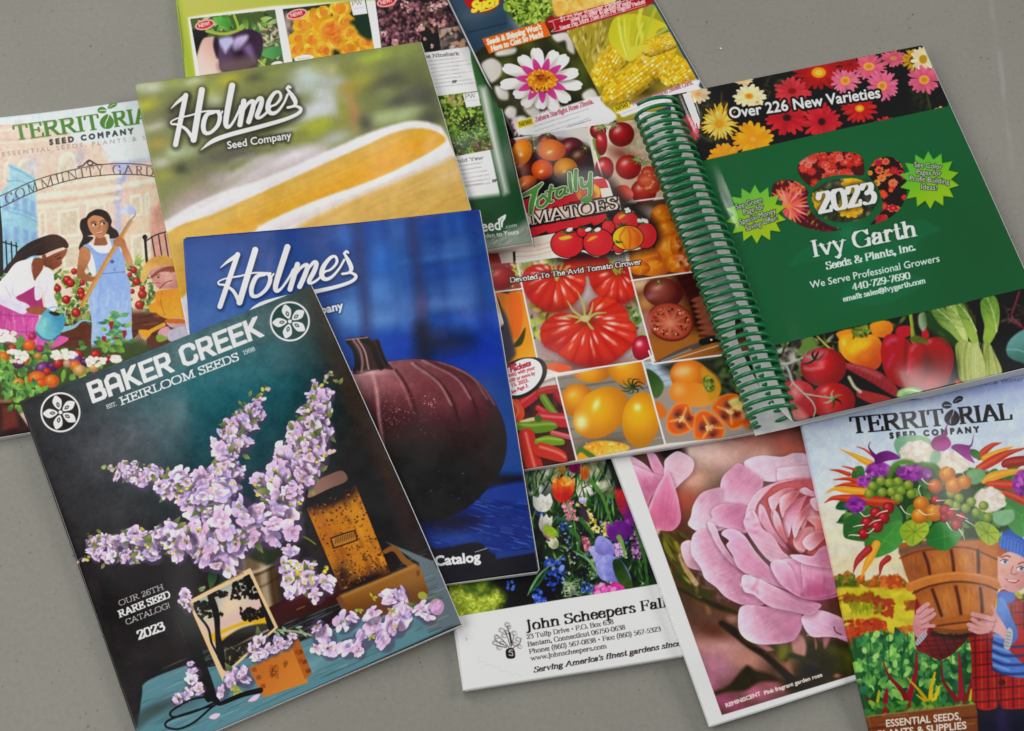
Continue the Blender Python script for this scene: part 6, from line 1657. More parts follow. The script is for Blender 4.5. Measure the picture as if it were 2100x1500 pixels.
def art_schee(A):
 R = A.r
 A.fr(900, 920, .26)
 A.Q([(-600, 1260), (180, 1320), (1000, 1190), (1730, 1070), (2200, 1000), (2200, 2400), (-600, 2400)], 'e0dedb', 1)
 A.mask([(-700, -1600), (1900, -1600), (2200, 900), (1735, 1068), (1200, 1155), (720, 1230), (180, 1318), (70, 1335), (-300, 1300)])
 A.Q([(-700, -1600), (2300, -1600), (2300, 1500), (-700, 1500)], '23311f')
 A.P([(680, 60), (1350, 40), (1450, 260), (1200, 300), (900, 330), (720, 320), (660, 200)], '8f948c', 20)
 A.spray((690, 100, 1420, 360), 60, (20, 60), ['c9cac2', 'e0ddd0', 'a8a890', '5d6a4c', 'd8d0a0', '8a9a5c'], (.3, .8), e=4)
 for b, c in (((700, 200, 1750, 1240), 420),):
  for _ in range(c):
   x, y = R.uniform(b[0], b[2]), R.uniform(b[1], b[3])
   l = R.uniform(60, 220)
   a = R.choice([R.uniform(-110, -60), R.uniform(-150, -30)])
   A.leaf(x, y, l, R.uniform(8, 22), a, R.choice(['2f5a2c', '47733a', '1f3f24', '5d8a44', '12241a', '7a9a52', '16301c', '0e1a14']), R.choice(['3c6a34', '6f9a48', '24462a', '0f2016']))
 A.spray((760, 500, 1700, 1200), 160, (14, 50), ['0f1a16', '16241c', '0c1412', '1c2c22'], (.3, .8), e=3, a=.6)
 A.spray((740, 420, 1740, 1220), 110, (5, 14), ['3a56a8', '4f6fc0', '2c3f8a', 'c9cfe0', '8a9ad0', 'd8d8e0'], (.5, 1), e=1, a=.8)
 A.spray((960, 600, 1300, 1230), 60, (4, 12), ['b8bcc8', 'd8d4c8', '8aa0c8', 'a8b88a'], (.5, 1), e=1, a=.7)
 # lawn
 A.P([(-300, 1050), (80, 1070), (300, 1050), (420, 1060), (470, 1100), (520, 1170), (500, 1240), (420, 1300), (100, 1400), (-300, 1400)], '8a9a2c', 10)
 A.spray((60, 1060, 520, 1310), 420, (6, 20), ['a8b43a', 'c3cc55', '7d8f24', 'b7c24a', '96a432'], (.25, .6), e=1, poly=[(40, 1085), (300, 1060), (440, 1080), (520, 1170), (500, 1250), (100, 1330)])
 A.spray((200, 1050, 420, 1160), 40, (14, 34), ['46601f', '5d7a28', '34481c'], (.3, .6), e=3, a=.7)
 A.P([(430, 1040), (800, 960), (980, 1000), (900, 1180), (700, 1240), (500, 1270), (540, 1160)], '0f1512', 14, .9)
 for _ in range(50):
  A.L([(R.uniform(960, 1100), R.uniform(1020, 1170)), (R.uniform(980, 1120), R.uniform(1060, 1180))], 5, R.choice(['8aa070', 'b0c090', '4a6a40', 'c8d0b0']), a=.7)
 for x, y, r in ((575, 1080, 34), (780, 1150, 40), (810, 1190, 34), (780, 1210, 28), (880, 900, 44), (960, 900, 30), (940, 970, 40), (900, 1080, 36), (960, 1040, 26), (1155, 1100, 30), (1210, 1105, 26), (865, 1000, 30), (985, 615, 26), (790, 505, 26)):
  A.spray((x - r, y - r, x + r, y + r), 12, (r * .25, r * .5), ['3450b0', '4a68cc', '26388a', '7a90dc', '2a3f9c'], (.6, 1), e=1)
 for q in ([(700, 1160), (740, 1080), (800, 990), (880, 920)], [(720, 1140), (790, 1060), (860, 950)], [(1060, 810), (1180, 880), (1260, 990), (1340, 1060)], [(900, 560), (1000, 560), (1100, 640)]):
  A.L(q, [6, 26, 8], R.choice(['3c6a40', '6f9a6a', '2f5a38']), 1.2)
 # hyacinths
 for x0, y0, x1, y1, w, cols in ((1010, 420, 1050, 560, 62, ['c4647c', 'd88a9a', '9c4460', 'e0a0ac', 'b87088']), (1120, 440, 1250, 660, 66, ['dcd08a', 'c9b44a', 'e6dca8', 'b89a2c', 'd8c260']), (1150, 700, 1175, 800, 30, ['b0586c', 'd08a98', '8a3c54']), (1400, 740, 1440, 850, 56, ['b48ac0', 'd0b0d8', '8a5ca0', 'c8a0d0']), (1530, 640, 1570, 860, 46, ['8a4a8c', 'a86cae', '5c2a64', 'c090c4']), (1320, 590, 1330, 690, 34, ['c8b44a', 'e0d080', 'a89030']), (840, 640, 880, 720, 36, ['b0707c', 'd0a0a8', '8c4c5c'])):
  for i in range(60):
   t = R.random()
   A.E(x0 + (x1 - x0) * t + R.uniform(-w, w) * .7, y0 + (y1 - y0) * t + R.uniform(-10, 10), 12, 8, R.uniform(0, 180), R.choice(cols), .8)
 # tulips
 def tulip(x, y, w, h, ang, col, mid, tip, n=5):
  cs, sn = math.cos(math.radians(ang)), math.sin(math.radians(ang))
  m = lambda u, v: (x + w * u * cs - h * v * sn, y + w * u * sn + h * v * cs)
  A.P([m(0, .55), m(-.3, .45), m(-.5, .12), m(-.5, -.2), m(-.44, -.52), m(-.24, -.34), m(-.02, -.56), m(.22, -.34), m(.44, -.5), m(.5, -.18), m(.48, .14), m(.28, .45)], col, .8, 1, ('l', m(0, .45), m(0, -.5), tip))
  for k in (-.3, .02, .32):
   A.P([m(k * .5, .5), m(k - .2, .1), m(k - .17, -.2), m(k, -.46), m(k + .17, -.2), m(k + .2, .1)], mid, 1.2, .5, ('l', m(k, .4), m(k, -.4), tip))
   A.L([m(k * .5, .4), m(k, -.3)], w * .03, mid, 1.6, .6)
  A.G(*m(.2, .15), w * .22, h * .3, ang, mid, .5)
 tulip(980, 320, 170, 190, 6, 'c83018', 'a01c14', 'e0742c')
 A.spray((900, 240, 1060, 290), 20, (10, 24), ['e8a030', 'f0c060', 'e07020'], (.3, .7), e=1.5, a=.8)
 tulip(820, 430, 150, 130, -10, 'e0dcd0', 'b8b4a8', 'f0eee8')
 tulip(840, 590, 100, 130, 10, 'b8b4ae', '8a8880', 'd0ccc6')
 tulip(905, 750, 80, 80, -30, 'b8b890', '8a9060', 'd8d8c0')
 tulip(1070, 150, 100, 80, 0, '8c2064', '5a1440', 'a83a80')
 tulip(1150, 190, 70, 110, 0, 'd0642c', 'a83c18', 'e08a40')
 tulip(970, 170, 60, 60, 0, 'b88a3c', '8c5c24', 'd0a850')
 tulip(1230, 90, 60, 60, 0, 'c8a860', '94743c', 'd8c490')
 tulip(1135, 410, 60, 50, 0, 'c0b0d8', '9080b0', 'd8cce8')
 A.P([(1390, 300), (1420, 245), (1460, 260), (1500, 420), (1550, 600), (1500, 610), (1450, 540), (1400, 420)], 'b02a30', 1, 1, ('l', (1400, 420), (1530, 520), '6a2474'))
 A.L([(1440, 270), (1500, 430), (1540, 590)], 14, '7a2c7c', 3, .7)
 tulip(1420, 650, 190, 160, -10, '66207c', '3c1050', '8c3ca0')
 A.P([(1335, 620), (1400, 580), (1470, 580), (1530, 640), (1510, 690), (1420, 720), (1360, 700)], '5c1c74', 2, .8)
 A.P([(1180, 790), (1230, 770), (1300, 820), (1340, 860), (1240, 900), (1210, 850)], 'a8a4d4', 1, 1, ('l', (1180, 790), (1300, 880), '8c86c4'))
 A.P([(1230, 800), (1240, 710), (1290, 690), (1360, 740), (1390, 820), (1330, 860), (1260, 830)], '8c88cc', 1, 1, ('l', (1300, 700), (1300, 860), '746fb8'))
 A.P([(1235, 900), (1260, 860), (1340, 840), (1420, 870), (1480, 940), (1520, 1040), (1480, 1060), (1300, 1040), (1250, 980)], '8a8cd0', 1, 1, ('l', (1260, 880), (1440, 1040), '6c70b8'))
 A.L([(1300, 870), (1290, 950), (1310, 1030)], 20, 'a8aae0', 4, .7)
 A.P([(1370, 900), (1400, 870), (1440, 890), (1500, 1000), (1530, 1100), (1440, 1080), (1390, 1000)], '22361c', 1.2, 1, ('l', (1380, 900), (1500, 1080), '3a5428'))
 A.P([(1110, 500), (1130, 450), (1170, 500), (1190, 580), (1150, 570)], '3c2c3c', 2)
 A.P([(820, 640), (850, 600), (920, 640), (930, 690), (870, 700)], '8aa82c', 1.2)
 for p, w in (([(1420, 700), (1450, 760), (1470, 860)], 40), ([(1050, 650), (1100, 700), (1110, 760)], 44), ([(1120, 560), (1200, 660), (1220, 700)], 40), ([(1010, 430), (1060, 560), (1080, 660)], 12), ([(1250, 130), (1330, 260), (1400, 420)], 10), ([(1200, 260), (1280, 360), (1340, 520), (1360, 600)], 36), ([(1560, 620), (1620, 860), (1650, 1080)], 40)):
  A.L(p, w, R.choice(['4a7a34', '6a9a3c', '3a6430']), 1.2, .95, w2=w * .4)
 A.L([(1340, 90), (1390, 220), (1420, 300)], 50, '1a2018', 3, .9)
 A.P([(1220, 1140), (1240, 1090), (1290, 1070), (1330, 1090), (1380, 1050), (1430, 1070), (1470, 1110), (1440, 1160), (1230, 1180)], 'b0287c', 1, 1, ('l', (1250, 1100), (1430, 1120), 'c83c94'))
 A.spray((1230, 1070, 1460, 1150), 24, (10, 24), ['d85cac', '8c1c60', 'e890c4', 'c0348c'], (.5, .9), e=1.2)
 A.grain(.16, 2.5, 3)
 A.mask(None)
 # lettering panel
 A.fr(920, 1180, .2476)
 K = '201a1e'
 A.T('John Scheepers Fall', (640, 462), (1812, 262), (-12, -82), K, 'serif', w=.225, nib=.28)
 A.T('23 Tulip Drive • P.O. Box 638', (648, 530), (1368, 402), (-6, -38), K, 'serif', w=.16, nib=.4)
 A.T('Bantam, Connecticut 06750-0638', (655, 592), (1465, 448), (-6, -38), K, 'serif', w=.16, nib=.4)
 A.T('Phone: (860) 567-0838 • Fax: (860) 567-5323', (668, 652), (1760, 462), (-6, -38), K, 'serif', w=.16, nib=.4)
 A.T('www.johnscheepers.com', (682, 708), (1312, 604), (-6, -38), K, 'serif', w=.16, nib=.4)
 A.T("Serving America's finest gardens since 1908", (705, 808), (2090, 552), (5, -46), K, 'serif', w=.22, nib=.35)
 A.P([(475, 620), (520, 600), (545, 620), (550, 680), (510, 692), (480, 680)], '2a2426')
 A.L([(500, 660), (530, 665), (525, 640), (500, 635), (510, 620), (530, 622)], 7, 'd8d4d2')
 for p in ([(510, 590), (490, 520), (460, 450)], [(520, 590), (505, 500), (490, 440)], [(525, 580), (540, 500)], [(480, 600), (430, 590), (390, 580)], [(480, 590), (420, 560), (380, 530)], [(540, 600), (590, 560), (600, 520)], [(500, 600), (450, 540), (400, 500)]):
  A.L(p, 7, '3a3438', a=.85)
 for x, y, r in ((490, 410, 28), (440, 455, 26), (460, 500, 26), (490, 470, 22), (400, 510, 24), (385, 560, 24), (420, 600, 24), (545, 480, 26), (575, 530, 26), (590, 590, 24), (550, 570, 22), (440, 560, 20), (500, 430, 20)):
  for k in range(3):
   A.L([(x + r * math.cos(t) * (1 - k * .25), y + r * .8 * math.sin(t) * (1 - k * .25)) for t in np.linspace(k, k + 4.6, 8)], 4, '4a4448', a=.6)
 A.L([(505, 480), (520, 560)], 14, '1e181a')
 A.L([(250, 665), (245, 705), (260, 720), (300, 715), (320, 750), (350, 735), (375, 760), (425, 765), (440, 800), (490, 795), (520, 830), (560, 815), (605, 835)], 4, 'a8b0bc', a=.8)
 A.L([(140, 520), (152, 530), (146, 540)], 5, '7a7478')
 A.G(165, 960, 60, 30, -10, 'c8c4bc', .5)

def petal(A, pts, base, lite, dark=None, edge='e2c4d0', ew=5, g0=None, g1=None):
 # one petal: tone runs from the lit rim to the deep base, fine veins along it, a rolled pale rim
 P = np.asarray(pts, float)
 c = P.mean(0)
 (g0, g1), = [A.tf([g0 or pts[0], g1 or pts[len(pts) // 2]])]
 A.P([(x + 8, y + 13) for x, y in pts], hx(dark or '9a5a70') * .75, 8, .7)
 q = spline(A.tf(pts), True)
 w = A.win(q, 2)
 if w is None:
  return
 W, X, Y = w
 j0, j1, i0, i1 = W
 sd = -sd_poly(segs_of(q), X, Y)
 d = g1 - g0
 L = np.hypot(*d)
 t = np.clip(((X - g0[0]) * d[0] + (Y - g0[1]) * d[1]) / (L * L), -.2, 1.15)
 v = ((X - g0[0]) * -d[1] + (Y - g0[1]) * d[0]) / L
 ph = A.r.random() * 9
 vein = np.sin(v * .55 + 2.2 * np.sin(v * .13 + ph) + t * 2.) * .5 + np.sin(v * 1.4 + ph) * .3
 n = (vnoise(j1 - j0, i1 - i0, 14, A.n).ravel() - .5) * .5 + (vnoise(j1 - j0, i1 - i0, 4, A.n).ravel() - .5) * .2
 tt = np.clip(t + n * .5, 0, 1)
 tt = tt * tt * (3 - 2 * tt)
 rim = np.exp(-sd / (5 + 8 * A.k))[:, None] * (1 - .6 * tt[:, None])
 a, b = hx(base), hx(lite)
 a = np.clip(a * .8 + hx('ecd2dc') * .26, 0, .93)
 C = a * (1 - tt[:, None]) + b * .92 * tt[:, None]
 C = C * (1 + (.035 * vein + .10 * n)[:, None])
 C = C + (hx('f0dde4') - C) * rim * .6
 s = A.im[j0:j1, i0:i1]
 m = np.clip(.5 + sd / 1.6, 0, 1)[:, None]
 if A.clip is not None:
  m = m * A.clip[j0:j1, i0:i1].reshape(-1, 1)
 s += ((C - s.reshape(-1, 3)) * m).reshape(s.shape).astype(np.float32)

def art_rose(A):
 R = A.r
 A.fr(1240, 880, .26)
 # picture inside a white border; the print's own corners
 A.mask([(-50, -480), (1860, -960), (3020, 1620), (925, 2258)])
 A.Q([(-400, -1200), (3400, -1200), (3400, 2600), (-400, 2600)], '4a352a')
 for q in ((250, -200, 400, 250, 'b8707a'), (900, 200, 300, 200, 'd8b0a4'), (700, 150, 200, 120, 'e0c0b6'), (1150, 100, 160, 160, 'c88a7c'), (1400, 80, 160, 120, 'a85a50'), (1500, 160, 200, 80, 'b8604c'), (1250, 230, 100, 120, 'd09a8c'), (620, 560, 160, 160, 'b0503c'), (700, 400, 140, 100, 'dca890'), (560, 850, 120, 160, '5a3a28'), (450, 1000, 160, 200, '44301f'), (700, 1250, 300, 160, '4a3422'),
              (900, 1600, 300, 200, '5c4030'), (2200, -200, 500, 400, 'a86a64'), (1650, 1200, 200, 300, '8a3a3c')):
  A.G(q[0], q[1], q[2], q[3], 10, q[4], .9)
 A.P([(420, 150), (560, 120), (640, 180), (600, 250), (480, 260)], '241c1a', 8)
 # lower background: dark stems over a pink blur
 A.fr(1340, 1200, .219)
 for q in ((450, 560, 260, 120, 'b07870'), (700, 600, 260, 160, 'c08a86'), (600, 760, 200, 120, 'b5788c'), (900, 700, 160, 120, 'b98070'), (520, 900, 120, 160, 'b06c84'), (700, 1100, 200, 90, 'a04a6c'), (950, 1000, 200, 90, 'b5607c'), (1120, 950, 120, 60, 'a85a68'), (1250, 780, 60, 100, 'a06a50'), (1400, 600, 60, 120, 'b8847a'), (1600, 540, 60, 80, 'b8787c'), (450, 350, 160, 130, '5a3c34'), (560, 420, 160, 70, '5a2f22')):
  A.G(q[0], q[1], q[2], q[3], 20, q[4], .95)
 A.P([(1250, 500), (1500, 480), (1900, 480), (2100, 900), (1900, 840), (1500, 980), (1300, 1000), (1350, 760)], '2f2c12', 16, .95)
 for q in ((1700, 620, 120, 60, '4a4a1c'), (1780, 760, 120, 60, '3c3c16'), (1850, 680, 80, 80, '56561c'), (1480, 820, 120, 90, '24220f'), (1300, 650, 60, 60, '6a6a1c'), (1220, 600, 60, 60, '4a4414')):
  A.G(q[0], q[1], q[2], q[3], 20, q[4], .9)
 A.P([(1300, 480), (1390, 475), (1430, 560), (1420, 660), (1370, 680), (1300, 600)], 'b07c74', 3)
 A.P([(1590, 490), (1650, 490), (1630, 560), (1600, 590)], 'a86a70', 3)
 A.P([(1510, 490), (1530, 560), (1520, 600)], 'a87468', 3)
 A.P([(930, 520), (1020, 530), (1160, 620), (1100, 630), (1000, 590)], 'b07870', 4)
 A.P([(1080, 670), (1140, 690), (1290, 800), (1310, 880), (1200, 780)], '9a5c4c', 4)
 A.L([(640, 360), (760, 440), (900, 560), (1050, 660), (1200, 800), (1340, 930)], [60, 80, 70, 64, 74, 90], '2a2412', 3)
 A.L([(1020, 510), (1120, 560), (1230, 640), (1400, 690), (1550, 760)], [14, 60, 50, 50, 30], '33300f', 3)
 A.L([(1040, 640), (1160, 630), (1240, 690)], [10, 40, 50], '3a3812', 3)
 A.P([(1180, 560), (1250, 560), (1260, 640), (1200, 700), (1170, 680)], '6a6a18', 6)
 A.P([(570, 1000), (700, 940), (840, 780), (890, 755), (960, 800), (1080, 830), (1200, 900), (1000, 910), (860, 990), (700, 1000), (590, 1030)], '302a14', 4)
 A.P([(1200, 900), (1320, 860), (1600, 900), (1500, 960), (1300, 1000)], '2a2612', 8)
 A.G(1720, 850, 30, 20, 0, 'b07064', .9)
 A.L([(430, 170), (560, 200), (700, 260), (770, 300)], 80, '6a4430', 10, .8)
 A.L([(490, 150), (520, 260)], 26, 'a07048', 5, .7)
 A.P([(690, 300), (770, 290), (780, 340), (720, 350)], '9c6c5c', 5)
 A.L([(200, 20), (450, 130), (600, 200), (780, 260)], [20, 50, 60, 30], '2e2a10', 4)
 A.L([(300, 0), (380, 70), (440, 110)], 26, '6a6a20', 3)
 A.fr(1240, 880, .26)
 # sepals
 for p, w, c in (([(440, 780), (520, 880), (600, 980), (640, 1120), (700, 1240)], [20, 60, 50, 50, 30], '5a5a1c'), ([(480, 1000), (560, 1060), (640, 1180), (760, 1300)], [10, 40, 60, 40], '46461a'), ([(500, 1120), (600, 1180), (700, 1270), (830, 1320)], [8, 40, 60, 40], '3a3a14'), ([(560, 900), (620, 1010), (640, 1120)], 30, '8a7a28'), ([(600, 1000), (640, 1100), (720, 1220)], 40, 'b09060'), ([(420, 790), (460, 760), (540, 800), (660, 860)], [20, 50, 40, 10], '4f4f1c'), ([(430, 820), (400, 880)], 26, '4a3c1c'), ([(460, 860), (500, 960), (560, 1040)], [20, 40, 10], '6a6a20')):
  A.L(p, w, c, 1.5)
 A.spray((430, 760, 680, 1250), 30, (10, 40), ['7d7a2a', '3a3814', '9a9440', '2a280e'], (.15, .3), e=2, a=.8, ang=(40, 80))
 # bud at the left
 petal(A, [(120, 210), (200, 210), (320, 280), (400, 360), (440, 400), (340, 350), (220, 400), (160, 300)], 'd07a9c', 'e0a8bc', '9c4468')
 petal(A, [(330, 170), (400, 200), (460, 300), (490, 350), (440, 400), (380, 330), (350, 250)], 'c46088', 'd88aa8', '8c3458')
 petal(A, [(480, 240), (560, 180), (620, 190), (700, 250), (690, 340), (600, 430), (520, 500), (470, 420), (470, 300)], 'd09aae', 'e2bcc8', '94546c')
 petal(A, [(160, 270), (330, 330), (430, 370), (470, 400), (360, 560), (330, 700), (290, 560), (220, 430)], 'd88fb0', 'c4648c', 'a04870')
 petal(A, [(500, 340), (440, 420), (390, 520), (330, 680), (360, 790), (440, 800), (540, 800), (600, 720), (590, 600), (560, 480)], 'c2507c', 'd0688e', '8c2c50', 'e8bccc', 7)
 A.L([(500, 335), (440, 430), (390, 530), (340, 670)], 14, 'e0a8be', 2, .8)
 A.P([(380, 830), (420, 780), (440, 800), (400, 860)], 'c9a09a', 3)
 # big bloom: outer petals first
 petal(A, [(1100, 280), (1150, 230), (1250, 210), (1400, 220), (1500, 190), (1620, 220), (1660, 400), (1500, 420), (1200, 400)], 'd8a6ba', 'e4bccb', '9a5c74')
 petal(A, [(1360, 330), (1400, 305), (1640, 300), (1700, 420), (1400, 430)], 'd8a0b4', 'e0b6c4', 'a06478')
 petal(A, [(930, 570), (910, 480), (930, 380), (1000, 310), (1060, 270), (1150, 330), (1250, 420), (1200, 540), (1100, 620), (1000, 600)], 'dc9ab6', 'd283a6', '94486c')
 petal(A, [(660, 760), (680, 690), (700, 600), (760, 510), (860, 470), (920, 470), (930, 560), (1040, 620), (1000, 760), (840, 820), (760, 820)], 'd8b0c0', 'd092ae', '94566c')
 petal(A, [(600, 920), (680, 880), (700, 980), (760, 1080), (830, 1150), (760, 1120), (650, 1080)], 'd4a6b6', 'c08a9e', '84505f')
 petal(A, [(690, 1000), (680, 920), (700, 830), (780, 790), (860, 850), (950, 960), (1080, 1100), (1200, 1240), (1260, 1380), (1100, 1390), (960, 1330), (880, 1250), (790, 1180), (760, 1100)], 'd9a9be', 'cd86a6', '8c4a64', 'e6c8d4', 7, (720, 1100), (1000, 1000))
 A.spray((700, 980, 1100, 1340), 40, (10, 30), ['e6cad6', 'c58aa4'], (.2, .4), e=4, a=.3)
 petal(A, [(1060, 1430), (1120, 1390), (1250, 1400), (1400, 1420), (1560, 1480), (1500, 1660), (1300, 1700), (1150, 1680), (1060, 1590)], 'dcb2c4', 'c9799c', '94566c', 'e8ccd6', 7, (1080, 1600), (1350, 1450))
 petal(A, [(1560, 1480), (1680, 1430), (1800, 1460), (1900, 1520), (2000, 1700), (1800, 1640), (1640, 1640), (1570, 1560)], 'd4a2be', 'c07ea4', '8a4a66')
 petal(A, [(810, 740), (850, 700), (840, 650), (900, 600), (1000, 590), (1110, 600), (1140, 760), (1100, 820), (950, 780), (870, 760)], 'd690b0', 'c87399', '8c4464')
 petal(A, [(810, 740), (870, 760), (920, 880), (1000, 1000), (1100, 1120), (1000, 1060), (900, 940), (840, 830)], 'd49ab4', 'c07896', '8c4a66')
 petal(A, [(920, 830), (960, 790), (1040, 800), (1110, 850), (1200, 980), (1320, 1110), (1420, 1230), (1440, 1270), (1300, 1220), (1150, 1160), (1050, 1090), (1010, 1000), (960, 920), (980, 880)], 'd68cae', 'cb7a9f', '8c4664', 'e6bfce', 7)
 petal(A, [(1080, 1180), (1120, 1150), (1250, 1200), (1400, 1270), (1560, 1340), (1700, 1380), (1690, 1420), (1620, 1470), (1480, 1440), (1300, 1400), (1180, 1310), (1100, 1280)], 'd9a2ba', 'cb82a4', '8a4663', 'ead0da', 8, (1100, 1200), (1500, 1420))
 A.spray((1090, 1180, 1260, 1320), 14, (14, 30), ['e8d2da', 'c9849f'], (.3, .5), e=3, a=.6)
 # heart of the rose
 A.P([(1120, 640), (1250, 470), (1400, 410), (1600, 390), (1800, 420), (1900, 900), (1800, 1060), (1500, 1010), (1300, 900), (1180, 800)], 'bf5c66', 4, 1, ('l', (1300, 520), (1700, 900), 'b04a46'))
 petal(A, [(1110, 720), (1130, 600), (1200, 500), (1280, 450), (1400, 410), (1500, 400), (1350, 440), (1270, 510), (1200, 600), (1170, 720)], 'd98ca6', 'e0a4b6', '9c4058')
 A.P([(1260, 560), (1280, 500), (1400, 430), (1560, 420), (1700, 440), (1680, 500), (1500, 480), (1400, 560), (1380, 640), (1300, 620)], 'bf5a5c', 4, 1, ('l', (1400, 440), (1400, 600), 'ac443e'))
 petal(A, [(1530, 490), (1580, 460), (1640, 490), (1700, 480), (1690, 530), (1620, 530), (1560, 510)], 'dc98b0', 'cf7894', '983c54')
 petal(A, [(1400, 700), (1400, 640), (1460, 570), (1560, 540), (1600, 520), (1570, 580), (1540, 660), (1480, 760), (1450, 860), (1420, 800)], 'd48aa4', 'c8657c', '943a50')
 petal(A, [(1550, 720), (1600, 600), (1660, 560), (1720, 580), (1760, 700), (1620, 700), (1560, 820)], 'c86a72', 'ce8090', '943a44')
 petal(A, [(1500, 930), (1490, 860), (1540, 800), (1620, 770), (1660, 790), (1640, 860), (1560, 980)], 'cb6068', 'd07e84', '94343c')
 petal(A, [(1590, 700), (1700, 690), (1790, 730), (1860, 900), (1820, 960), (1700, 980), (1600, 990), (1640, 880), (1660, 780)], 'c25450', 'b8463e', '8c2a2c', 'd88a88')
 petal(A, [(1310, 660), (1360, 650), (1400, 740), (1440, 860), (1480, 990), (1400, 900), (1340, 790)], 'cc6c84', 'c85a6c', '943850')
 petal(A, [(1220, 600), (1260, 620), (1310, 740), (1360, 830), (1460, 960), (1360, 890), (1260, 780), (1220, 700)], 'd07a98', 'c05c7c', '983e58')
 for p in ([(1290, 560), (1330, 520), (1420, 470), (1500, 470), (1450, 530), (1370, 590), (1330, 660)], [(1380, 560), (1460, 500), (1540, 490), (1500, 560), (1430, 640), (1400, 700)], [(1480, 760), (1540, 660), (1600, 600), (1590, 680), (1540, 780), (1500, 860)], [(1620, 560), (1700, 540), (1780, 600), (1820, 720), (1740, 660), (1660, 640)], [(1340, 640), (1380, 700), (1410, 800), (1440, 900), (1370, 820), (1330, 720)], [(1560, 900), (1600, 840), (1680, 800), (1760, 820), (1700, 900), (1620, 960)]):
  petal(A, p, 'd08a98', 'b85058', '8c2c34')
 A.P([(1440, 900), (1520, 960), (1640, 1000), (1560, 1010), (1460, 990)], '4a1c1a', 4, .8)
 petal(A, [(1100, 760), (1110, 690), (1160, 640), (1200, 680), (1240, 780), (1330, 850), (1400, 960), (1480, 1030), (1420, 1050), (1300, 1040), (1180, 900)], 'd88cae', 'e0a8bf', '9c4a6c', 'ecd0da', 6)
 A.spray((1110, 660, 1240, 840), 16, (14, 36), ['e6bccb', 'b86a8c'], (.2, .4), e=3, a=.6)
 petal(A, [(1310, 1060), (1400, 1030), (1600, 1010), (1750, 1020), (1900, 1050), (1980, 1200), (1900, 1300), (1700, 1340), (1550, 1330), (1400, 1240), (1330, 1140)], 'cf7fa2', 'bf5484', '8c3060', g0=(1500, 1000), g1=(1700, 1330))
 petal(A, [(1310, 1060), (1380, 1040), (1460, 1080), (1510, 1180), (1540, 1320), (1420, 1250), (1340, 1150)], 'd48fb0', 'c46a94', '9c4470', g0=(1340, 1060), g1=(1520, 1300))
 petal(A, [(1560, 1040), (1700, 1060), (1820, 1100), (1880, 1200), (1840, 1290), (1700, 1330), (1580, 1320), (1560, 1180)], 'cf82a6', 'b84a7c', '94386c', g0=(1680, 1050), g1=(1640, 1330))
 petal(A, [(1460, 1000), (1540, 990), (1640, 1000), (1700, 940), (1760, 930), (1800, 1040), (1860, 1100), (1700, 1090), (1560, 1060)], 'd48fae', 'cb7a9c', '944a68')
 for p, w in (([(1420, 1080), (1480, 1160), (1510, 1260)], 34), ([(1500, 1090), (1530, 1180), (1550, 1280)], 14), ([(1570, 1100), (1600, 1160)], 12), ([(1350, 1080), (1420, 1160)], 12), ([(1560, 1150), (1580, 1240)], 10)):
  A.L(p, w, 'dca2c0', 5, .65)
 A.L([(1310, 1040), (1370, 1035), (1430, 1050)], 14, 'ecd4dc', 2, .8)
 A.L([(1430, 1250), (1560, 1330), (1700, 1345), (1850, 1310), (1930, 1260)], 10, 'd898b4', 2, .7)
 A.fr(1340, 1200, .219)
 A.L([(1690, 395), (1710, 440), (1760, 465)], 9, '5a1c30', 1)
 A.L([(1440, 470), (1600, 480), (1850, 490)], 8, 'e0c0d0', 1.5, .8)
 A.fr(0, 0, 1)
 A.grain(.07, 3, 3)
 A.mask(None)
 A.fr(1340, 1200, .219)
 A.T('REMINISCENT', (680, 1148), (1008, 1032), (-12, -34), 'ecdcd4', bold=2)
 A.T('Pink fragrant garden rose', (1040, 1030), (1585, 855), (-11, -34), 'ecdcd4', bold=2)

def root(A, pts, w, col, lite):
 A.L(pts, w, col, .8)
 A.L([(x, y - 6) for x, y in pts], [q * .35 for q in w], lite, 2, .7)

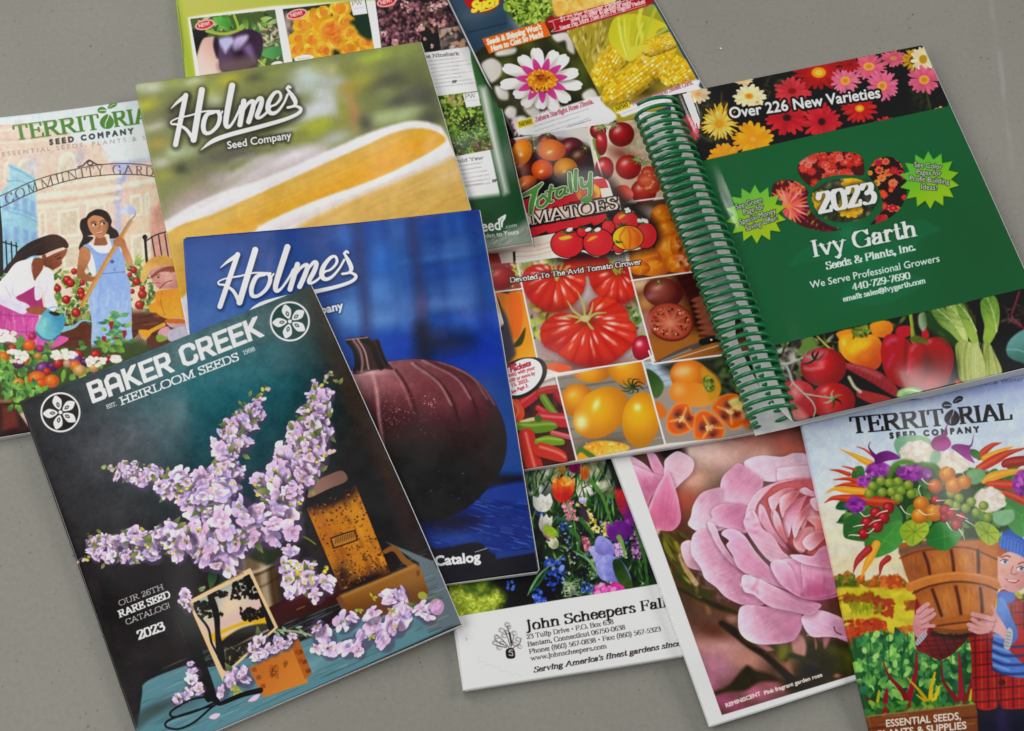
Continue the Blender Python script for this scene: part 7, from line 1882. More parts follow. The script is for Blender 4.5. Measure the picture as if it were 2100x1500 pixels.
def art_terrr(A):
 R = A.r
 A.fr(1640, 780, .23)
 A.Q([(-200, -200), (3600, -200), (3600, 3700), (-200, 3700)], 'c9ccce')
 for y, c in ((60, '9fb0d8'), (240, 'aebddd'), (420, 'b9c8de'), (620, 'bccbd8'), (850, 'c6cecd'), (1080, 'd6d0b8'), (1300, 'd9cfa8'), (1550, 'd6c698'), (1800, 'd8c88c')):
  A.G(1400, y, 2600, 130, -5, c, .95)
 A.G(250, 150, 300, 130, -8, '8c9ccc', .7)
 A.G(1700, 60, 500, 60, -8, '8a98c8', .6)
 A.G(80, 700, 90, 300, -8, 'b5c4dc', .7)
 A.grain(.035, 5, 3)
 A.T('Fall & Winter 2023', (1612, 52), (2160, -16), (-3, -38), '5a6684', bold=0)
 territorial(A, (460, 478), (1900, 350), (-24, -148), '1e1a1c', 'a8b4cc')
 A.T('SEED COMPANY', (806, 520), (1600, 462), (-6, -48), '2a282c', bold=5, track=.5)
 # fields
 A.fr(1640, 1100, .26667)
 A.P([(-200, 380), (300, 310), (400, 320), (480, 380), (640, 370), (720, 320), (800, 390), (900, 420), (1800, 460), (2200, 400), (2600, 2000), (-200, 2000)], 'b9ac28', 4)
 A.spray((280, 300, 830, 400), 70, (14, 40), ['a8501c', 'c46a24', '8a4a1c', 'b85c1c', '7a6a24'], (.4, .9), e=1.5)
 A.spray((290, 310, 430, 390), 40, (12, 30), ['5a6a1c', '76802a', '46521c'], (.4, .9), e=1.5)
 A.spray((630, 320, 780, 400), 40, (12, 30), ['b0481c', 'c86a2c', '9a3c18'], (.4, .9), e=1.5)
 A.spray((300, 400, 900, 720), 170, (20, 60), ['c8b82c', 'd8c838', 'aca422', 'bfb02a', 'd0be3c'], (.2, .5), e=3, a=.7, ang=(-15, 15))
 A.spray((350, 450, 600, 510), 50, (14, 40), ['9a481c', '8a3c18', '7a5a1c'], (.3, .6), e=1.5)
 A.spray((590, 490, 720, 600), 34, (14, 36), ['a03c1c', '8c3418'], (.4, .8), e=1.5)
 A.spray((820, 500, 900, 560), 16, (14, 30), ['8c4a20', 'a8601c'], (.4, .8), e=1.5)
 A.spray((370, 520, 620, 580), 50, (10, 30), ['8a8a20', '6f7a1c'], (.2, .5), e=2, a=.8, ang=(70, 110))
 A.P([(370, 720), (450, 690), (520, 640), (600, 630), (660, 680), (620, 740), (480, 800), (380, 830)], 'a43a1c', 3)
 A.spray((380, 640, 660, 830), 80, (12, 30), ['b8451e', '8c2c18', 'a8381c', 'c05a24'], (.4, .9), e=1.5)
 A.spray((740, 690, 880, 760), 30, (12, 30), ['a8481c', 'bc6a24'], (.4, .9), e=1.5)
 A.spray((1650, 420, 1900, 620), 40, (14, 40), ['b8b02c', '9aa024', 'd0c840'], (.4, .9), e=1.5)
 # chard bed
 A.P([(400, 830), (480, 790), (620, 730), (740, 760), (900, 770), (1000, 860), (1330, 800), (1340, 1300), (540, 1400)], '24502c', 4)
 g = ['2f6a34', '4a8a40', '1f4f2c', '6fa84c', '3a7a4a', '8cc05a', '1a4030', '2c5f44']
 for _ in range(240):
  x, y = R.uniform(430, 1330), R.uniform(800, 1330)
  if x < 430 + (y - 800) * .18:
   continue
  A.leaf(x, y, R.uniform(50, 130), R.uniform(30, 60), R.uniform(-150, -30), R.choice(g), R.choice(g))
 for cx, cy, s in ((680, 850, 1), (540, 860, .8), (830, 850, .9), (640, 980, .8), (780, 1000, .8), (1000, 960, .8), (1160, 960, .8), (1270, 900, .9), (520, 1000, .8)):
  for _ in range(9):
   A.E(cx + R.uniform(-90, 90) * s, cy + R.uniform(-100, 80) * s, R.uniform(24, 44) * s, R.uniform(18, 30) * s, R.uniform(0, 180), R.choice(['5fa048', '8ac05c', '3f8044', 'a0cc6a', '2c6a3c']), 1.2, .9)
  A.L([(cx, cy - 110 * s), (cx + 10, cy + 120 * s)], 8, '1c4028', 1.5, .7)
 for p, w, c in (([(830, 1330), (840, 1240), (890, 1060), (900, 900)], [60, 50, 30, 14], '8c1c2c'), ([(830, 1280), (780, 1180), (690, 1080), (640, 960)], [40, 34, 20, 8], '7a1828'), ([(650, 1360), (660, 1260), (670, 1180)], [50, 40, 20], '8c1c2c'), ([(640, 1360), (560, 1280), (510, 1240)], [34, 26, 10], '7a1828'), ([(1240, 1300), (1240, 1150), (1225, 900)], [60, 40, 14], '8f1c2c'), ([(1230, 1290), (1160, 1200), (1100, 1100), (1090, 960)], [40, 30, 20, 8], '7c1828'),
     ([(1250, 1290), (1300, 1200), (1320, 1100)], [40, 28, 12], '7c1828'), ([(1010, 1310), (1010, 1180), (1040, 1050)], [46, 30, 16], 'c8a81c'), ([(1000, 1300), (930, 1200), (830, 1090)], [34, 24, 10], 'b8981c'), ([(1020, 1300), (1060, 1200), (1075, 1150)], [30, 24, 10], 'd0b428'), ([(990, 1290), (900, 1220)], [24, 10], 'c0a01c'), ([(600, 1270), (610, 1190)], [24, 14], 'b8a41c'), ([(1310, 1260), (1320, 1180)], [24, 14], 'b8a41c')):
  A.L(p, w, c, 1)
 A.spray((520, 1280, 1340, 1400), 120, (12, 34), ['3f7a34', '5f9a3c', '2c5a2c', '86a83c', '4a7a2c'], (.3, .7), e=1.2)
 # bearer: trousers, plaid jacket
 A.P([(1360, 1290), (1500, 1260), (1700, 1300), (2300, 1240), (2400, 2100), (1340, 2100)], '201c2c', 2)
 A.G(1560, 1400, 60, 160, 0, '2f2a48', .8)
 A.P([(1300, 700), (1480, 720), (1540, 420), (1660, 460), (1760, 520), (2100, 560), (2200, 1200), (1900, 1300), (1580, 1330), (1530, 1260), (1500, 1330), (1340, 1290), (1320, 900)], '9c1c1e', 1, 1, ('l', (1400, 700), (1700, 1300), 'a8221e'))
 A.P([(890, 500), (940, 490), (1000, 600), (1060, 740), (1220, 760), (1300, 740), (1280, 800), (1180, 900), (1080, 950), (960, 900), (890, 840)], '7c161a', 1, 1, ('l', (900, 800), (1200, 900), '5a0f14'))
 A.mask([(1310, 700), (1500, 720), (1600, 430), (2200, 500), (2200, 1330), (1340, 1320)])
 for x in range(1340, 2250, 95):
  A.L([(x, 400), (x + 20, 1400)], 12, '3c1014', 1.5, .75)
  A.L([(x + 46, 400), (x + 66, 1400)], 4, 'b8a07a', 1, .5)
 for y in range(500, 1400, 95):
  A.L([(1200, y + 30), (2300, y - 60)], 12, '3c1014', 1.5, .75)
  A.L([(1200, y + 80), (2300, y - 10)], 4, '2c4a34', 1, .6)
 A.mask([(890, 500), (1000, 600), (1060, 740), (1300, 740), (1280, 800), (1080, 960), (890, 840)])
 for i in range(6):
  A.L([(860 + i * 70, 700), (980 + i * 70, 980)], 9, '2c0c10', 1.5, .7)
  A.L([(880, 780 + i * 36), (1300, 740 + i * 40)], 8, '2c0c10', 1.5, .6)
 A.mask(None)
 A.E(1555, 1125, 26, 26, 0, '4a1014')
 A.L([(1510, 900), (1520, 1270)], 8, '4a0e12', 1.5, .8)
 A.P([(1620, 740), (1725, 720), (2000, 800), (2000, 1020), (1720, 980), (1600, 880)], 'a8221e', 1)
 # scarf
 A.P([(1530, 430), (1640, 430), (1650, 500), (1560, 520), (1520, 480)], '3c62b4', 1)
 A.P([(1530, 480), (1580, 500), (1640, 640), (1680, 760), (1620, 840), (1560, 760), (1500, 700)], '5580c8', 1, 1, ('l', (1540, 500), (1660, 760), '3f66b0'))
 A.P([(1500, 740), (1560, 780), (1600, 860), (1720, 980), (1830, 1000), (1830, 1080), (1700, 1090), (1540, 1050), (1480, 970)], '4a74c0', 1)
 for y in (810, 880, 950, 1020):
  A.L([(1480, y), (1600, y + 40), (1830, y + 30)], 22, '24346c', 1.5, .85)
 for y in (760, 850, 920, 990):
  A.L([(1490, y), (1610, y + 40)], 14, '86aee0', 2, .7)
 # basket
 A.P([(760, 90), (800, 50), (1200, 20), (1520, 30), (1525, 300), (1520, 430), (1500, 560), (1480, 620), (1420, 680), (1320, 740), (1150, 745), (1030, 700), (980, 620), (900, 480), (850, 380), (800, 240)], 'b2672c', 1, 1, ('l', (1500, 300), (820, 300), '9a5226'))
 for x0, y0, x1, y1, c in ((820, 220, 960, 300, '8a4a24'), (1000, 140, 1150, 260, 'c47c3a'), (1200, 130, 1350, 260, 'cc843c'), (1400, 150, 1500, 280, 'c07634'), (920, 450, 1020, 560, 'ae6428'), (1070, 420, 1180, 580, 'c47c3a'), (1240, 420, 1360, 580, 'c87e3a'), (1410, 430, 1490, 560, 'b86e30')):
  A.G((x0 + x1) / 2, (y0 + y1) / 2, (x1 - x0) * .5, (y1 - y0) * .7, 0, c, .8)
 for _ in range(150):
  x, y = R.uniform(820, 1510), R.uniform(120, 620)
  if x > 800 + (y - 90) * .38:
   A.L([(x, y), (x + 8, y + 50)], 5, R.choice(['7d3f18', 'c88038', '8c4a1c', 'b87030']), 1.5, .45)
 for p in ([(955, 130), (985, 210), (1000, 290)], [(1165, 110), (1180, 200), (1185, 280)], [(1370, 110), (1375, 200), (1375, 290)], [(1020, 410), (1060, 520), (1090, 610)], [(1200, 390), (1225, 500), (1240, 600)], [(1390, 400), (1400, 500), (1405, 590)]):
  A.L(p, 24, '4c2410', 2)
 A.L([(850, 390), (1000, 340), (1200, 310), (1400, 330), (1530, 370)], 74, 'bc7032', 1.5)
 A.L([(850, 365), (1000, 315), (1200, 285), (1400, 305), (1530, 345)], 14, 'cf8a44', 2, .7)
 A.L([(870, 440), (1000, 385), (1200, 350), (1400, 370), (1520, 415)], 12, '40200f', 2, .9)
 A.L([(770, 170), (900, 120), (1080, 95), (1300, 90), (1520, 180)], 12, '5a2c12', 2, .8)
 A.L([(780, 120), (900, 80), (1000, 70)], 40, '5f5048', 3, .8)
 A.L([(1040, 670), (1200, 640), (1330, 620), (1470, 610)], 44, 'a25824', 2)
 A.L([(1060, 690), (1200, 670), (1380, 650)], 12, '4a2410', 2)
 A.L([(1050, 720), (1200, 735), (1320, 720)], 34, '7c4220', 2)
 A.L([(1020, 750), (1200, 770), (1420, 740)], 30, '1c1014', 4, .8)
 # hands and face
 def finger(p, w, c='c98e8c'):
  A.L([(x + 4, y + 7) for x, y in p], w, '7a3c40', 2, .7)
  A.L(p, w, c, .9)
 A.P([(870, 700), (880, 620), (920, 560), (980, 530), (1000, 620), (990, 700), (960, 760), (900, 780)], 'bf7c80', 1, 1, ('l', (880, 700), (980, 600), 'd09a98'))
 for p, w in (([(910, 580), (950, 545), (985, 525)], 34), ([(930, 620), (980, 590), (1020, 565)], 32), ([(940, 660), (1000, 630), (1035, 600)], 32), ([(940, 700), (990, 690), (1030, 690)], 28)):
  finger(p, w)
 A.P([(1520, 600), (1500, 560), (1480, 520), (1470, 540), (1490, 600), (1440, 640), (1380, 660), (1400, 720), (1500, 740), (1580, 790), (1600, 740), (1560, 660)], 'bf7c80', 1, 1, ('l', (1420, 650), (1560, 720), 'd39c9a'))
 for p, w in (([(1490, 640), (1420, 620), (1330, 600)], 36), ([(1480, 680), (1400, 680), (1330, 640)], 32), ([(1470, 710), (1390, 710), (1300, 680)], 32), ([(1450, 730), (1380, 740), (1310, 715)], 28)):
  finger(p, w)
 A.P([(890, 810), (950, 740), (980, 760), (910, 840)], 'a8a8ac', 1)
 A.P([(1570, 850), (1600, 710), (1640, 740), (1615, 865)], 'b0b0b4', 1)
 for i in range(5):
  A.L([(895 + i * 16, 800 - i * 14), (915 + i * 16, 830 - i * 14)], 5, '5a5a60', a=.8)
  A.L([(1580 + i * 3, 840 - i * 26), (1615 + i * 3, 850 - i * 26)], 5, '5a5a60', a=.8)
 A.P([(1530, 120), (1620, 80), (1760, 90), (1790, 250), (1740, 380), (1660, 430), (1580, 410), (1530, 340)], 'd9a79c', 1, 1, ('l', (1560, 200), (1740, 380), 'c08480'))
 A.P([(1520, 130), (1540, 60), (1700, 60), (1780, 120), (1660, 110), (1580, 130), (1540, 160)], 'a8562c', 1)
 A.L([(1550, 165), (1590, 150), (1620, 160)], 9, '7a4028')
 A.L([(1680, 215), (1720, 200), (1750, 215)], 9, '7a4028')
 A.E(1570, 195, 30, 17, 12, 'e8e0dc')
 A.E(1580, 195, 14, 15, 0, '4a6090')
 A.L([(1542, 192), (1570, 177), (1602, 186)], 6, '4a2c28')
 A.E(1695, 250, 28, 16, 12, 'e8e0dc')
 A.E(1705, 250, 14, 14, 0, '4a6090')
 A.L([(1668, 246), (1696, 232), (1726, 244)], 6, '4a2c28')
 A.L([(1640, 230), (1625, 280), (1655, 295), (1670, 285)], 8, 'a05c58', 1.2)
 A.G(1560, 270, 26, 26, 0, 'd8807c', .5)
 A.P([(1576, 322), (1605, 335), (1640, 342), (1692, 336), (1660, 362), (1615, 354)], 'a8343c')
 A.L([(1605, 340), (1640, 347), (1668, 344)], 8, 'ece4e0')
 A.fr(1640, 780, .23)
 A.P([(1800, 1380), (1840, 1300), (1900, 1310), (2000, 1420), (2050, 1520), (1900, 1480), (1790, 1440)], '2f52a8', 1.2)
 A.P([(1780, 1420), (1850, 1380), (2000, 1440), (2100, 1560), (2080, 1640), (1960, 1560), (1800, 1500)], '3a62b8', 1.2)
 for i in range(9):
  A.L([(1800 + i * 30, 1390 + i * 14), (1790 + i * 30, 1480 + i * 16)], 8, '6a90d4', 1.5, .7)
 # cornucopia of vegetables
 gr = ['2f5f2c', '4a7f38', '1f4424', '6a9a40', '3c6a30']
 A.P([(460, 1050), (700, 820), (1100, 760), (1600, 800), (1900, 900), (2000, 1200), (1700, 1400), (1300, 1420), (900, 1400), (560, 1320), (420, 1200)], '24401f', 4)
 for _ in range(110):
  x, y = R.uniform(460, 2000), R.uniform(780, 1360)
  A.leaf(x, y, R.uniform(80, 170), R.uniform(50, 90), R.uniform(0, 360), R.choice(gr), R.choice(gr))
 for pts, c in (([(390, 1380), (400, 1250), (480, 1190), (580, 1150), (740, 1110), (860, 1120), (920, 1230), (880, 1380), (800, 1420), (600, 1440), (440, 1420)], '2c5a2c'), ([(600, 1380), (760, 1300), (900, 1250), (930, 1400), (880, 1490), (760, 1560), (640, 1580), (580, 1480)], '37702f'), ([(1130, 1440), (1180, 1300), (1280, 1260), (1400, 1300), (1440, 1380), (1400, 1460), (1300, 1520), (1200, 1500)], '2c6a30'), ([(320, 1140), (380, 1060), (460, 1080), (470, 1140), (390, 1160)], '1f4a30'), ([(460, 860), (490, 780), (560, 770), (580, 850), (510, 880)], '2c5a2c'), ([(1820, 1100), (1900, 1050), (2100, 1100), (2200, 1300), (2000, 1400), (1860, 1300)], '3f7a3c')):
  A.P(pts, c, 1.2, 1, ('l', pts[0], pts[len(pts) // 2], np.clip(hx(c) * 1.25, 0, 1)))
  cc = np.mean(pts, 0)
  for p in pts[::2]:
   A.L([tuple(cc), tuple(np.array(p) * .85 + cc * .15)], 7, np.clip(hx(c) * 1.5, 0, 1), 1.5, .5)
 for pts in ([(890, 1340), (940, 1270), (1040, 1240), (1140, 1280), (1150, 1350), (1100, 1420), (1000, 1480), (930, 1430)], [(1560, 1300), (1600, 1260), (1700, 1280), (1780, 1360), (1760, 1440), (1690, 1470), (1600, 1400)]):
  A.P(pts, '86a028', 1.2, 1, ('l', pts[0], pts[4], 'a3b838'))
  cc = np.mean(pts, 0)
  for p in pts:
   A.L([tuple(cc), tuple(np.array(p) * .85 + cc * .15)], 9, '5f7a1c', 1.5, .7)
 # peppers and carrots fanned out on both sides
 RD, OR = ('b0301c', 'd0603c'), ('dc9020', 'edb04c')
 for pts, w, c in (([(360, 615), (480, 670), (580, 720), (660, 760)], [4, 34, 60, 60], OR), ([(510, 595), (580, 620), (660, 680)], [4, 14, 24], RD), ([(380, 770), (430, 780), (500, 800)], [4, 14, 24], RD), ([(270, 800), (350, 810), (440, 840)], [4, 26, 40], RD), ([(300, 890), (420, 880), (520, 900)], [4, 30, 50], RD), ([(310, 950), (420, 930), (560, 950)], [4, 36, 60], RD), ([(230, 1010), (310, 970), (420, 980), (600, 1000)], [4, 30, 60, 70], OR), ([(220, 1095), (310, 1050), (500, 1060), (700, 1080), (880, 1090)], [4, 40, 80, 90, 30], RD),
                       ([(1800, 560), (1720, 580), (1640, 640), (1600, 690)], [4, 40, 60, 50], RD), ([(1910, 590), (1800, 630), (1680, 680), (1640, 700)], [4, 40, 56, 50], OR), ([(2020, 605), (1860, 650), (1740, 710), (1600, 790)], [10, 50, 84, 70], RD), ([(2200, 700), (1980, 720), (1850, 740), (1820, 760)], [40, 90, 80, 40], ('8c2420', 'b04838')), ([(2050, 800), (1880, 820), (1720, 860), (1640, 900)], [10, 56, 80, 50], OR), ([(2200, 940), (2000, 940), (1800, 930), (1680, 930)], [60, 90, 80, 50], RD), ([(2100, 1140), (1960, 1060), (1840, 1010), (1760, 990)], [40, 70, 50, 20], RD)):
  root(A, pts, w, *c)
 A.fr(1640, 1100, .26667)
 for pts, w, c in (([(590, 60), (540, 170), (500, 250), (470, 330)], [60, 60, 34, 4], OR), ([(530, 100), (460, 170), (430, 220), (412, 285)], [60, 50, 28, 4], ('98242a', 'b84440')), ([(680, 170), (630, 220), (615, 310)], [50, 36, 4], ('98242a', 'b04440'))):
  root(A, pts, w, *c)
 A.fr(1640, 780, .23)
 # cauliflowers
 def caul(x, y, rx, ry, cols, n=46):
  A.E(x, y, rx, ry, 0, cols[1], 2)
  for _ in range(n):
   t, q = R.uniform(0, 6.28), R.random() ** .5 * .95
   A.E(x + math.cos(t) * q * rx, y + math.sin(t) * q * ry, R.uniform(16, 32), R.uniform(14, 26), 0, R.choice(cols), 1.2, .9)
 WH, PU = ['e2d6c8', 'cfc0b0', 'ece2d4', 'd8cabc'], ['9c3fa0', '7a2c86', 'b45cb4', '8c3894', '63206f']
 A.P([(840, 570), (880, 510), (1000, 490), (1100, 500), (1170, 540), (1150, 620), (940, 600), (900, 700), (870, 660)], '6fa080', 1.5, 1, ('l', (860, 540), (1140, 560), '8fb08a'))
 caul(1050, 640, 150, 95, WH)
 caul(1370, 730, 150, 100, WH)
 A.P([(1180, 640), (1240, 620), (1260, 700), (1200, 760), (1160, 720)], '8aae90', 2)
 A.P([(1490, 820), (1600, 790), (1660, 840), (1600, 920), (1520, 920)], '6a9a6a', 2)
 caul(1690, 1070, 140, 110, WH)
 A.P([(1720, 1190), (1800, 1160), (1900, 1160), (1910, 1240), (1820, 1300), (1740, 1270)], '7aa87c', 2)
 caul(700, 800, 110, 70, PU)
 caul(580, 900, 60, 50, PU, 24)
 caul(1020, 830, 160, 70, PU)
 caul(500, 1110, 80, 70, PU, 24)
 caul(2000, 920, 100, 120, PU, 30)
 A.L([(800, 860), (840, 770), (920, 730), (1000, 740)], 50, '4f7a2a', 3, .9)
 A.L([(1100, 750), (1200, 770), (1240, 830)], 50, '476f28', 3, .9)
 for pts, c in (([(680, 750), (670, 690), (700, 650), (780, 630), (860, 660), (890, 700), (780, 720)], '5c2260'), ([(1170, 560), (1220, 500), (1300, 490), (1350, 570), (1290, 630), (1200, 620)], '84306c'), ([(1350, 600), (1400, 570), (1510, 590), (1530, 680), (1560, 740), (1480, 700), (1400, 640)], '7c2c74')):
  A.P(pts, c, 1, 1, ('l', pts[1], pts[4], np.clip(hx(c) * 1.3, 0, 1)))
 A.L([(680, 690), (640, 640), (615, 590), (632, 548)], [40, 22, 10, 4], '5c2260')
 A.L([(1290, 510), (1300, 440), (1320, 390), (1360, 310)], [40, 16, 8, 4], '84306c')
 A.L([(1480, 600), (1530, 580), (1550, 495)], [40, 16, 4], '7c2c74')
 for x, y in ((650, 945), (725, 900), (800, 915), (875, 905), (970, 935), (620, 1015), (735, 1000), (820, 995), (905, 985), (995, 1015), (880, 1050), (1350, 1010), (1420, 1050), (1390, 1120), (1530, 1085), (1480, 1140), (1640, 1120), (1575, 1180), (1675, 1225), (1330, 1100)):
  A.berry(x, y, 44, 42, 0, '9aa83a', '5a7424', 'd4dc8a', .45)
  A.L([(x - 24, y + 6), (x, y - 14), (x + 20, y - 4)], 6, '7a8c2c', 1.2, .8)
 for x, y, r, k in ((1315, 840, 76, 0), (1375, 940, 80, 0), (1465, 910, 68, 0), (1210, 945, 70, 1), (1085, 1100, 72, 0), (1200, 1180, 86, 0), (1070, 1210, 76, 0)):
  A.berry(x, y, r, r * .92, 0, ('d9902c', 'c9702c')[k], ('a85c14', '94401c')[k], 'f4d08a', .5)
  for q in (-.4, 0, .4):
   A.L([(x + q * r, y - r * .6), (x + q * r * 1.4, y + r * .5)], 4, 'a86420', 1.2, .5)
 for x, y, r in ((790, 1140, 54), (680, 1185, 56), (750, 1230, 54), (600, 1270, 54), (690, 1305, 56), (570, 1370, 50), (1300, 1160, 54), (1350, 1200, 56), (1400, 1290, 54), (1290, 1230, 40), (1210, 1070, 44), (1440, 1220, 40)):
  A.berry(x, y, r, r, 0, 'b8242c', '6f1420', 'e88a84', .45)
 for p in ([(780, 1165), (720, 1180), (680, 1210)], [(540, 1180), (580, 1215), (630, 1200)], [(720, 1245), (660, 1260), (620, 1290)], [(570, 1290), (510, 1300), (475, 1310)], [(660, 1325), (620, 1360), (590, 1365)], [(530, 1385), (460, 1380), (435, 1390)], [(900, 1125), (940, 1180), (990, 1200)], [(1060, 1160), (1120, 1200), (1200, 1190)], [(1070, 940), (1060, 980), (1085, 1040)], [(1090, 880), (1130, 920), (1180, 930)], [(1380, 740), (1340, 780), (1310, 800)], [(1430, 780), (1470, 860)], [(1400, 1200), (1460, 1220), (1500, 1240)], [(1310, 1270), (1340, 1320), (1360, 1340)], [(1420, 1330), (1450, 1370), (1470, 1420)], [(1220, 1075), (1300, 1070)], [(1340, 1150), (1420, 1150)], [(1480, 1250), (1560, 1300)]):
  A.L(p, [12, 9, 5], 'e0cab8', .6)
 A.leaf(1520, 620, 130, 70, 40, '2f5f2c', '44783a')
 # wooden planter board with lettering
 A.fr(1640, 1100, .26667)
 A.Q([(530, 1385), (1350, 1290), (1365, 1345), (1400, 2100), (560, 2100)], '7a4426', 1.5, 1, ('l', (700, 1350), (740, 1800), '5f3020'))
 for _ in range(50):
  x, y = R.uniform(540, 1250), R.uniform(1320, 1800)
  A.L([(x, y), (x + 130, y - 14)], 7, R.choice(['94593a', '5a2c1a', 'a06a48', '6a3a26']), 1.5, .6)
 A.L([(530, 1385), (1350, 1290)], 10, 'a07a58', 1.5, .8)
 A.L([(545, 1480), (1370, 1390)], 10, '3f1e14', 2, .8)
 A.T('ESSENTIAL SEEDS,', (662, 1468), (1242, 1408), (-4, -54), 'dcd0c4', bold=2)
 A.T('PLANTS & SUPPLIES', (600, 1552), (1285, 1480), (-4, -54), 'dcd0c4', bold=2)
 A.fr(0, 0, 1)
 A.grain(.06, 3, 3)

def starburst(A, x, y, r, n, ang, c1, c2):
 p = []
 for i in range(2 * n):
  t = math.radians(ang) + i * math.pi / n
  q = r if i % 2 == 0 else r * .72
  p.append((x + q * math.cos(t), y + q * math.sin(t) * .96))
 A.Q([(a + 3 / A.k * .5, b + 5 / A.k * .5) for a, b in p], '0c3a1e', 1.5, .6)
 A.Q(p, c1, .7, 1, ('l', (x - r * .4, y - r * .6), (x + r * .4, y + r * .7), c2))

def art_ivy(A):
 R = A.r
 A.fr(0, 0, 1)
 for q in ((1900, 300, 160, 60, '1c5c3a', .5), (1700, 360, 260, 80, '1a6038', .6), (2000, 500, 160, 200, '115030', .6), (1620, 560, 200, 120, '17583a', .5), (1760, 560, 120, 90, '1c6440', .5)):
  A.G(*q[:4], -12, *q[4:])
 # watermark leaves on the green panel
 for p in ([(1620, 545), (1650, 510), (1720, 490), (1790, 520), (1850, 560), (1740, 545), (1680, 535)], [(1870, 455), (1920, 465), (1925, 475), (1890, 490), (1860, 530), (1800, 560), (1760, 540)], [(1725, 615), (1750, 580), (1830, 560), (1900, 575), (1850, 610), (1800, 625)]):
  A.P(p, '1f6a44', 3, .45)
 A.G(1740, 480, 30, 26, 0, '3a7c5a', .5)
 # flower strip at the top
 A.fr(1280, 80, .21)
 T = [(300, 480), (3000, -100), (3100, 560), (1870, 950), (820, 1178), (500, 900)]
 A.mask([(200, 300), (3200, -300), (3160, 658), (2000, 905), (820, 1178), (600, 1240)])
 A.Q([(100, -400), (3300, -400), (3300, 1400), (100, 1400)], '1a1816')
 A.spray((500, 520, 1000, 1000), 90, (14, 60), ['3a3a26', '4c4a30', '5d5a3c', '2c2a1e', '6a6448'], (.15, .4), e=3, a=.7)
 A.spray((1380, 360, 1660, 560), 40, (14, 50), ['33361f', '4a4a30', '5a5838', '24241a'], (.15, .4), e=3, a=.7)
 A.spray((2800, 450, 3150, 760), 40, (14, 50), ['2f3322', '3f4430', '24281c'], (.15, .5), e=4, a=.7)
 A.L([(2940, 480), (2980, 640), (3000, 760)], 14, '4c5a30', 2, .8)
 A.daisy(720, 540, 125, 13, 'eccba4', 'e0ac78', 'd09a50', .2, .75, .55)
 A.daisy(1220, 560, 165, 15, 'f0dcae', 'ecd08a', 'dfa028', .26, .72, .55, core='c87a18')
 A.daisy(1300, 620, 70, 9, 'f0d8b0', 'e8c080', 'cf8a4c', .24, .7, .55)
 A.daisy(1160, 400, 110, 12, 'ecc89c', 'e0b070', 'd09a50', .2, .5, .5)
 A.daisy(940, 810, 195, 26, 'eab632', 'e8a41c', 'dd9612', .24, .95, .34)
 A.daisy(930, 830, 150, 20, 'f0cf6c', 'e4a820', 'dd9612', .3, .95, .34)
 A.daisy(1260, 980, 205, 18, 'eb9f16', 'e08c0c', 'd98a10', .26, .85, .6, core='e8a23c')
 A.daisy(990, 1160, 180, 16, 'ee9a16', 'e08a0c', 'd98a10', .26, .85, .6)
 A.daisy(1640, 510, 190, 17, 'c83a42', 'b02a32', '7c2024', .2, .75, .5)
 A.daisy(1590, 770, 215, 17, 'c02a30', 'a41e26', '4a1418', .2, .82, .5, core='2c0e10')
 A.daisy(1930, 810, 195, 18, 'c42c34', 'a8202a', '4c1418', .2, .95, .5, core='2c0e10')
 A.daisy(1900, 330, 250, 20, '9c1a1c', 'b83018', 'e89018', .28, .72, .55, core='f0b840')
 A.daisy(640, 870, 110, 15, 'c84858', 'b03848', '7c2c38', .24, 1.3, .5)
 A.daisy(2390, 270, 185, 22, 'd8607c', 'cf5068', 'e0a048', .3, .7, .5, core='c87c2c')
 A.daisy(2160, 410, 155, 19, 'dc708c', 'd05a76', 'e0a03c', .3, .88, .5, core='c87c2c')
 A.daisy(2520, 460, 165, 21, 'd8688a', 'd05472', 'e0a03c', .28, .98, .5, core='c87c2c')
 A.daisy(2630, 190, 140, 17, 'd06078', 'c04860', 'c87c4c', .24, .6, .5)
 A.daisy(2300, 680, 185, 19, 'bc2a2c', 'b02420', 'd8861c', .24, .78, .5, core='e8b030')
 A.daisy(2830, 210, 125, 20, 'c89a28', 'b07c18', '5c4414', .35, .95, .45, core='3c2c10')
 A.daisy(2920, 200, 130, 14, 'e6d6b0', 'dcc48a', 'b08420', .3, 1.1, .5)
 A.daisy(2930, 400, 170, 17, 'd0607c', 'c44864', 'dc9c40', .3, .85, .5, core='c07c28')
 A.daisy(2560, 850, 150, 17, 'c4302c', 'b02824', 'a0281c', .2, .6, .5)
 A.daisy(3090, 720, 80, 9, 'e0a860', 'd89848', 'c88830', .2, .8, .5)
 A.daisy(2200, 250, 110, 14, 'a01c20', '901418', '7c1c18', .2, .7, .5)
 A.mask(None)
 A.T('Over 226 New Varieties', (1030, 778), (2510, 572), (-18, -102), 'e9e7e4', bold=4, out=('121613', 20))
 # vegetable strip at the foot
 A.fr(1460, 600, .21)
 A.mask([(620, 515), (850, 460), (1500, 310), (2200, 160), (3060, -40), (3700, 500), (3600, 800), (1900, 1100), (820, 1320)])
 A.Q([(400, -200), (4000, -200), (4000, 1600), (400, 1600)], '1f1a14')
 A.spray((650, 440, 1300, 700), 90, (14, 50), ['2c3a1c', '4a5a2c', '6a7a3c', '1c1c14', '8a946c', '3c2c20'], (.2, .6), e=2)
 A.spray((600, 560, 860, 900), 70, (14, 50), ['8c867c', '5c564e', 'b0aca4', '3f3c38', '746c64'], (.2, .7), e=2.5, a=.8)
 A.spray((1200, 260, 2300, 420), 50, (14, 50), ['2c2a18', '3c4a20', '1c1a14', '566a2c'], (.2, .6), e=2)
 A.spray((840, 560, 960, 800), 24, (14, 36), ['6a7a44', '8a946c', '4a5a2c'], (.3, .6), e=2)
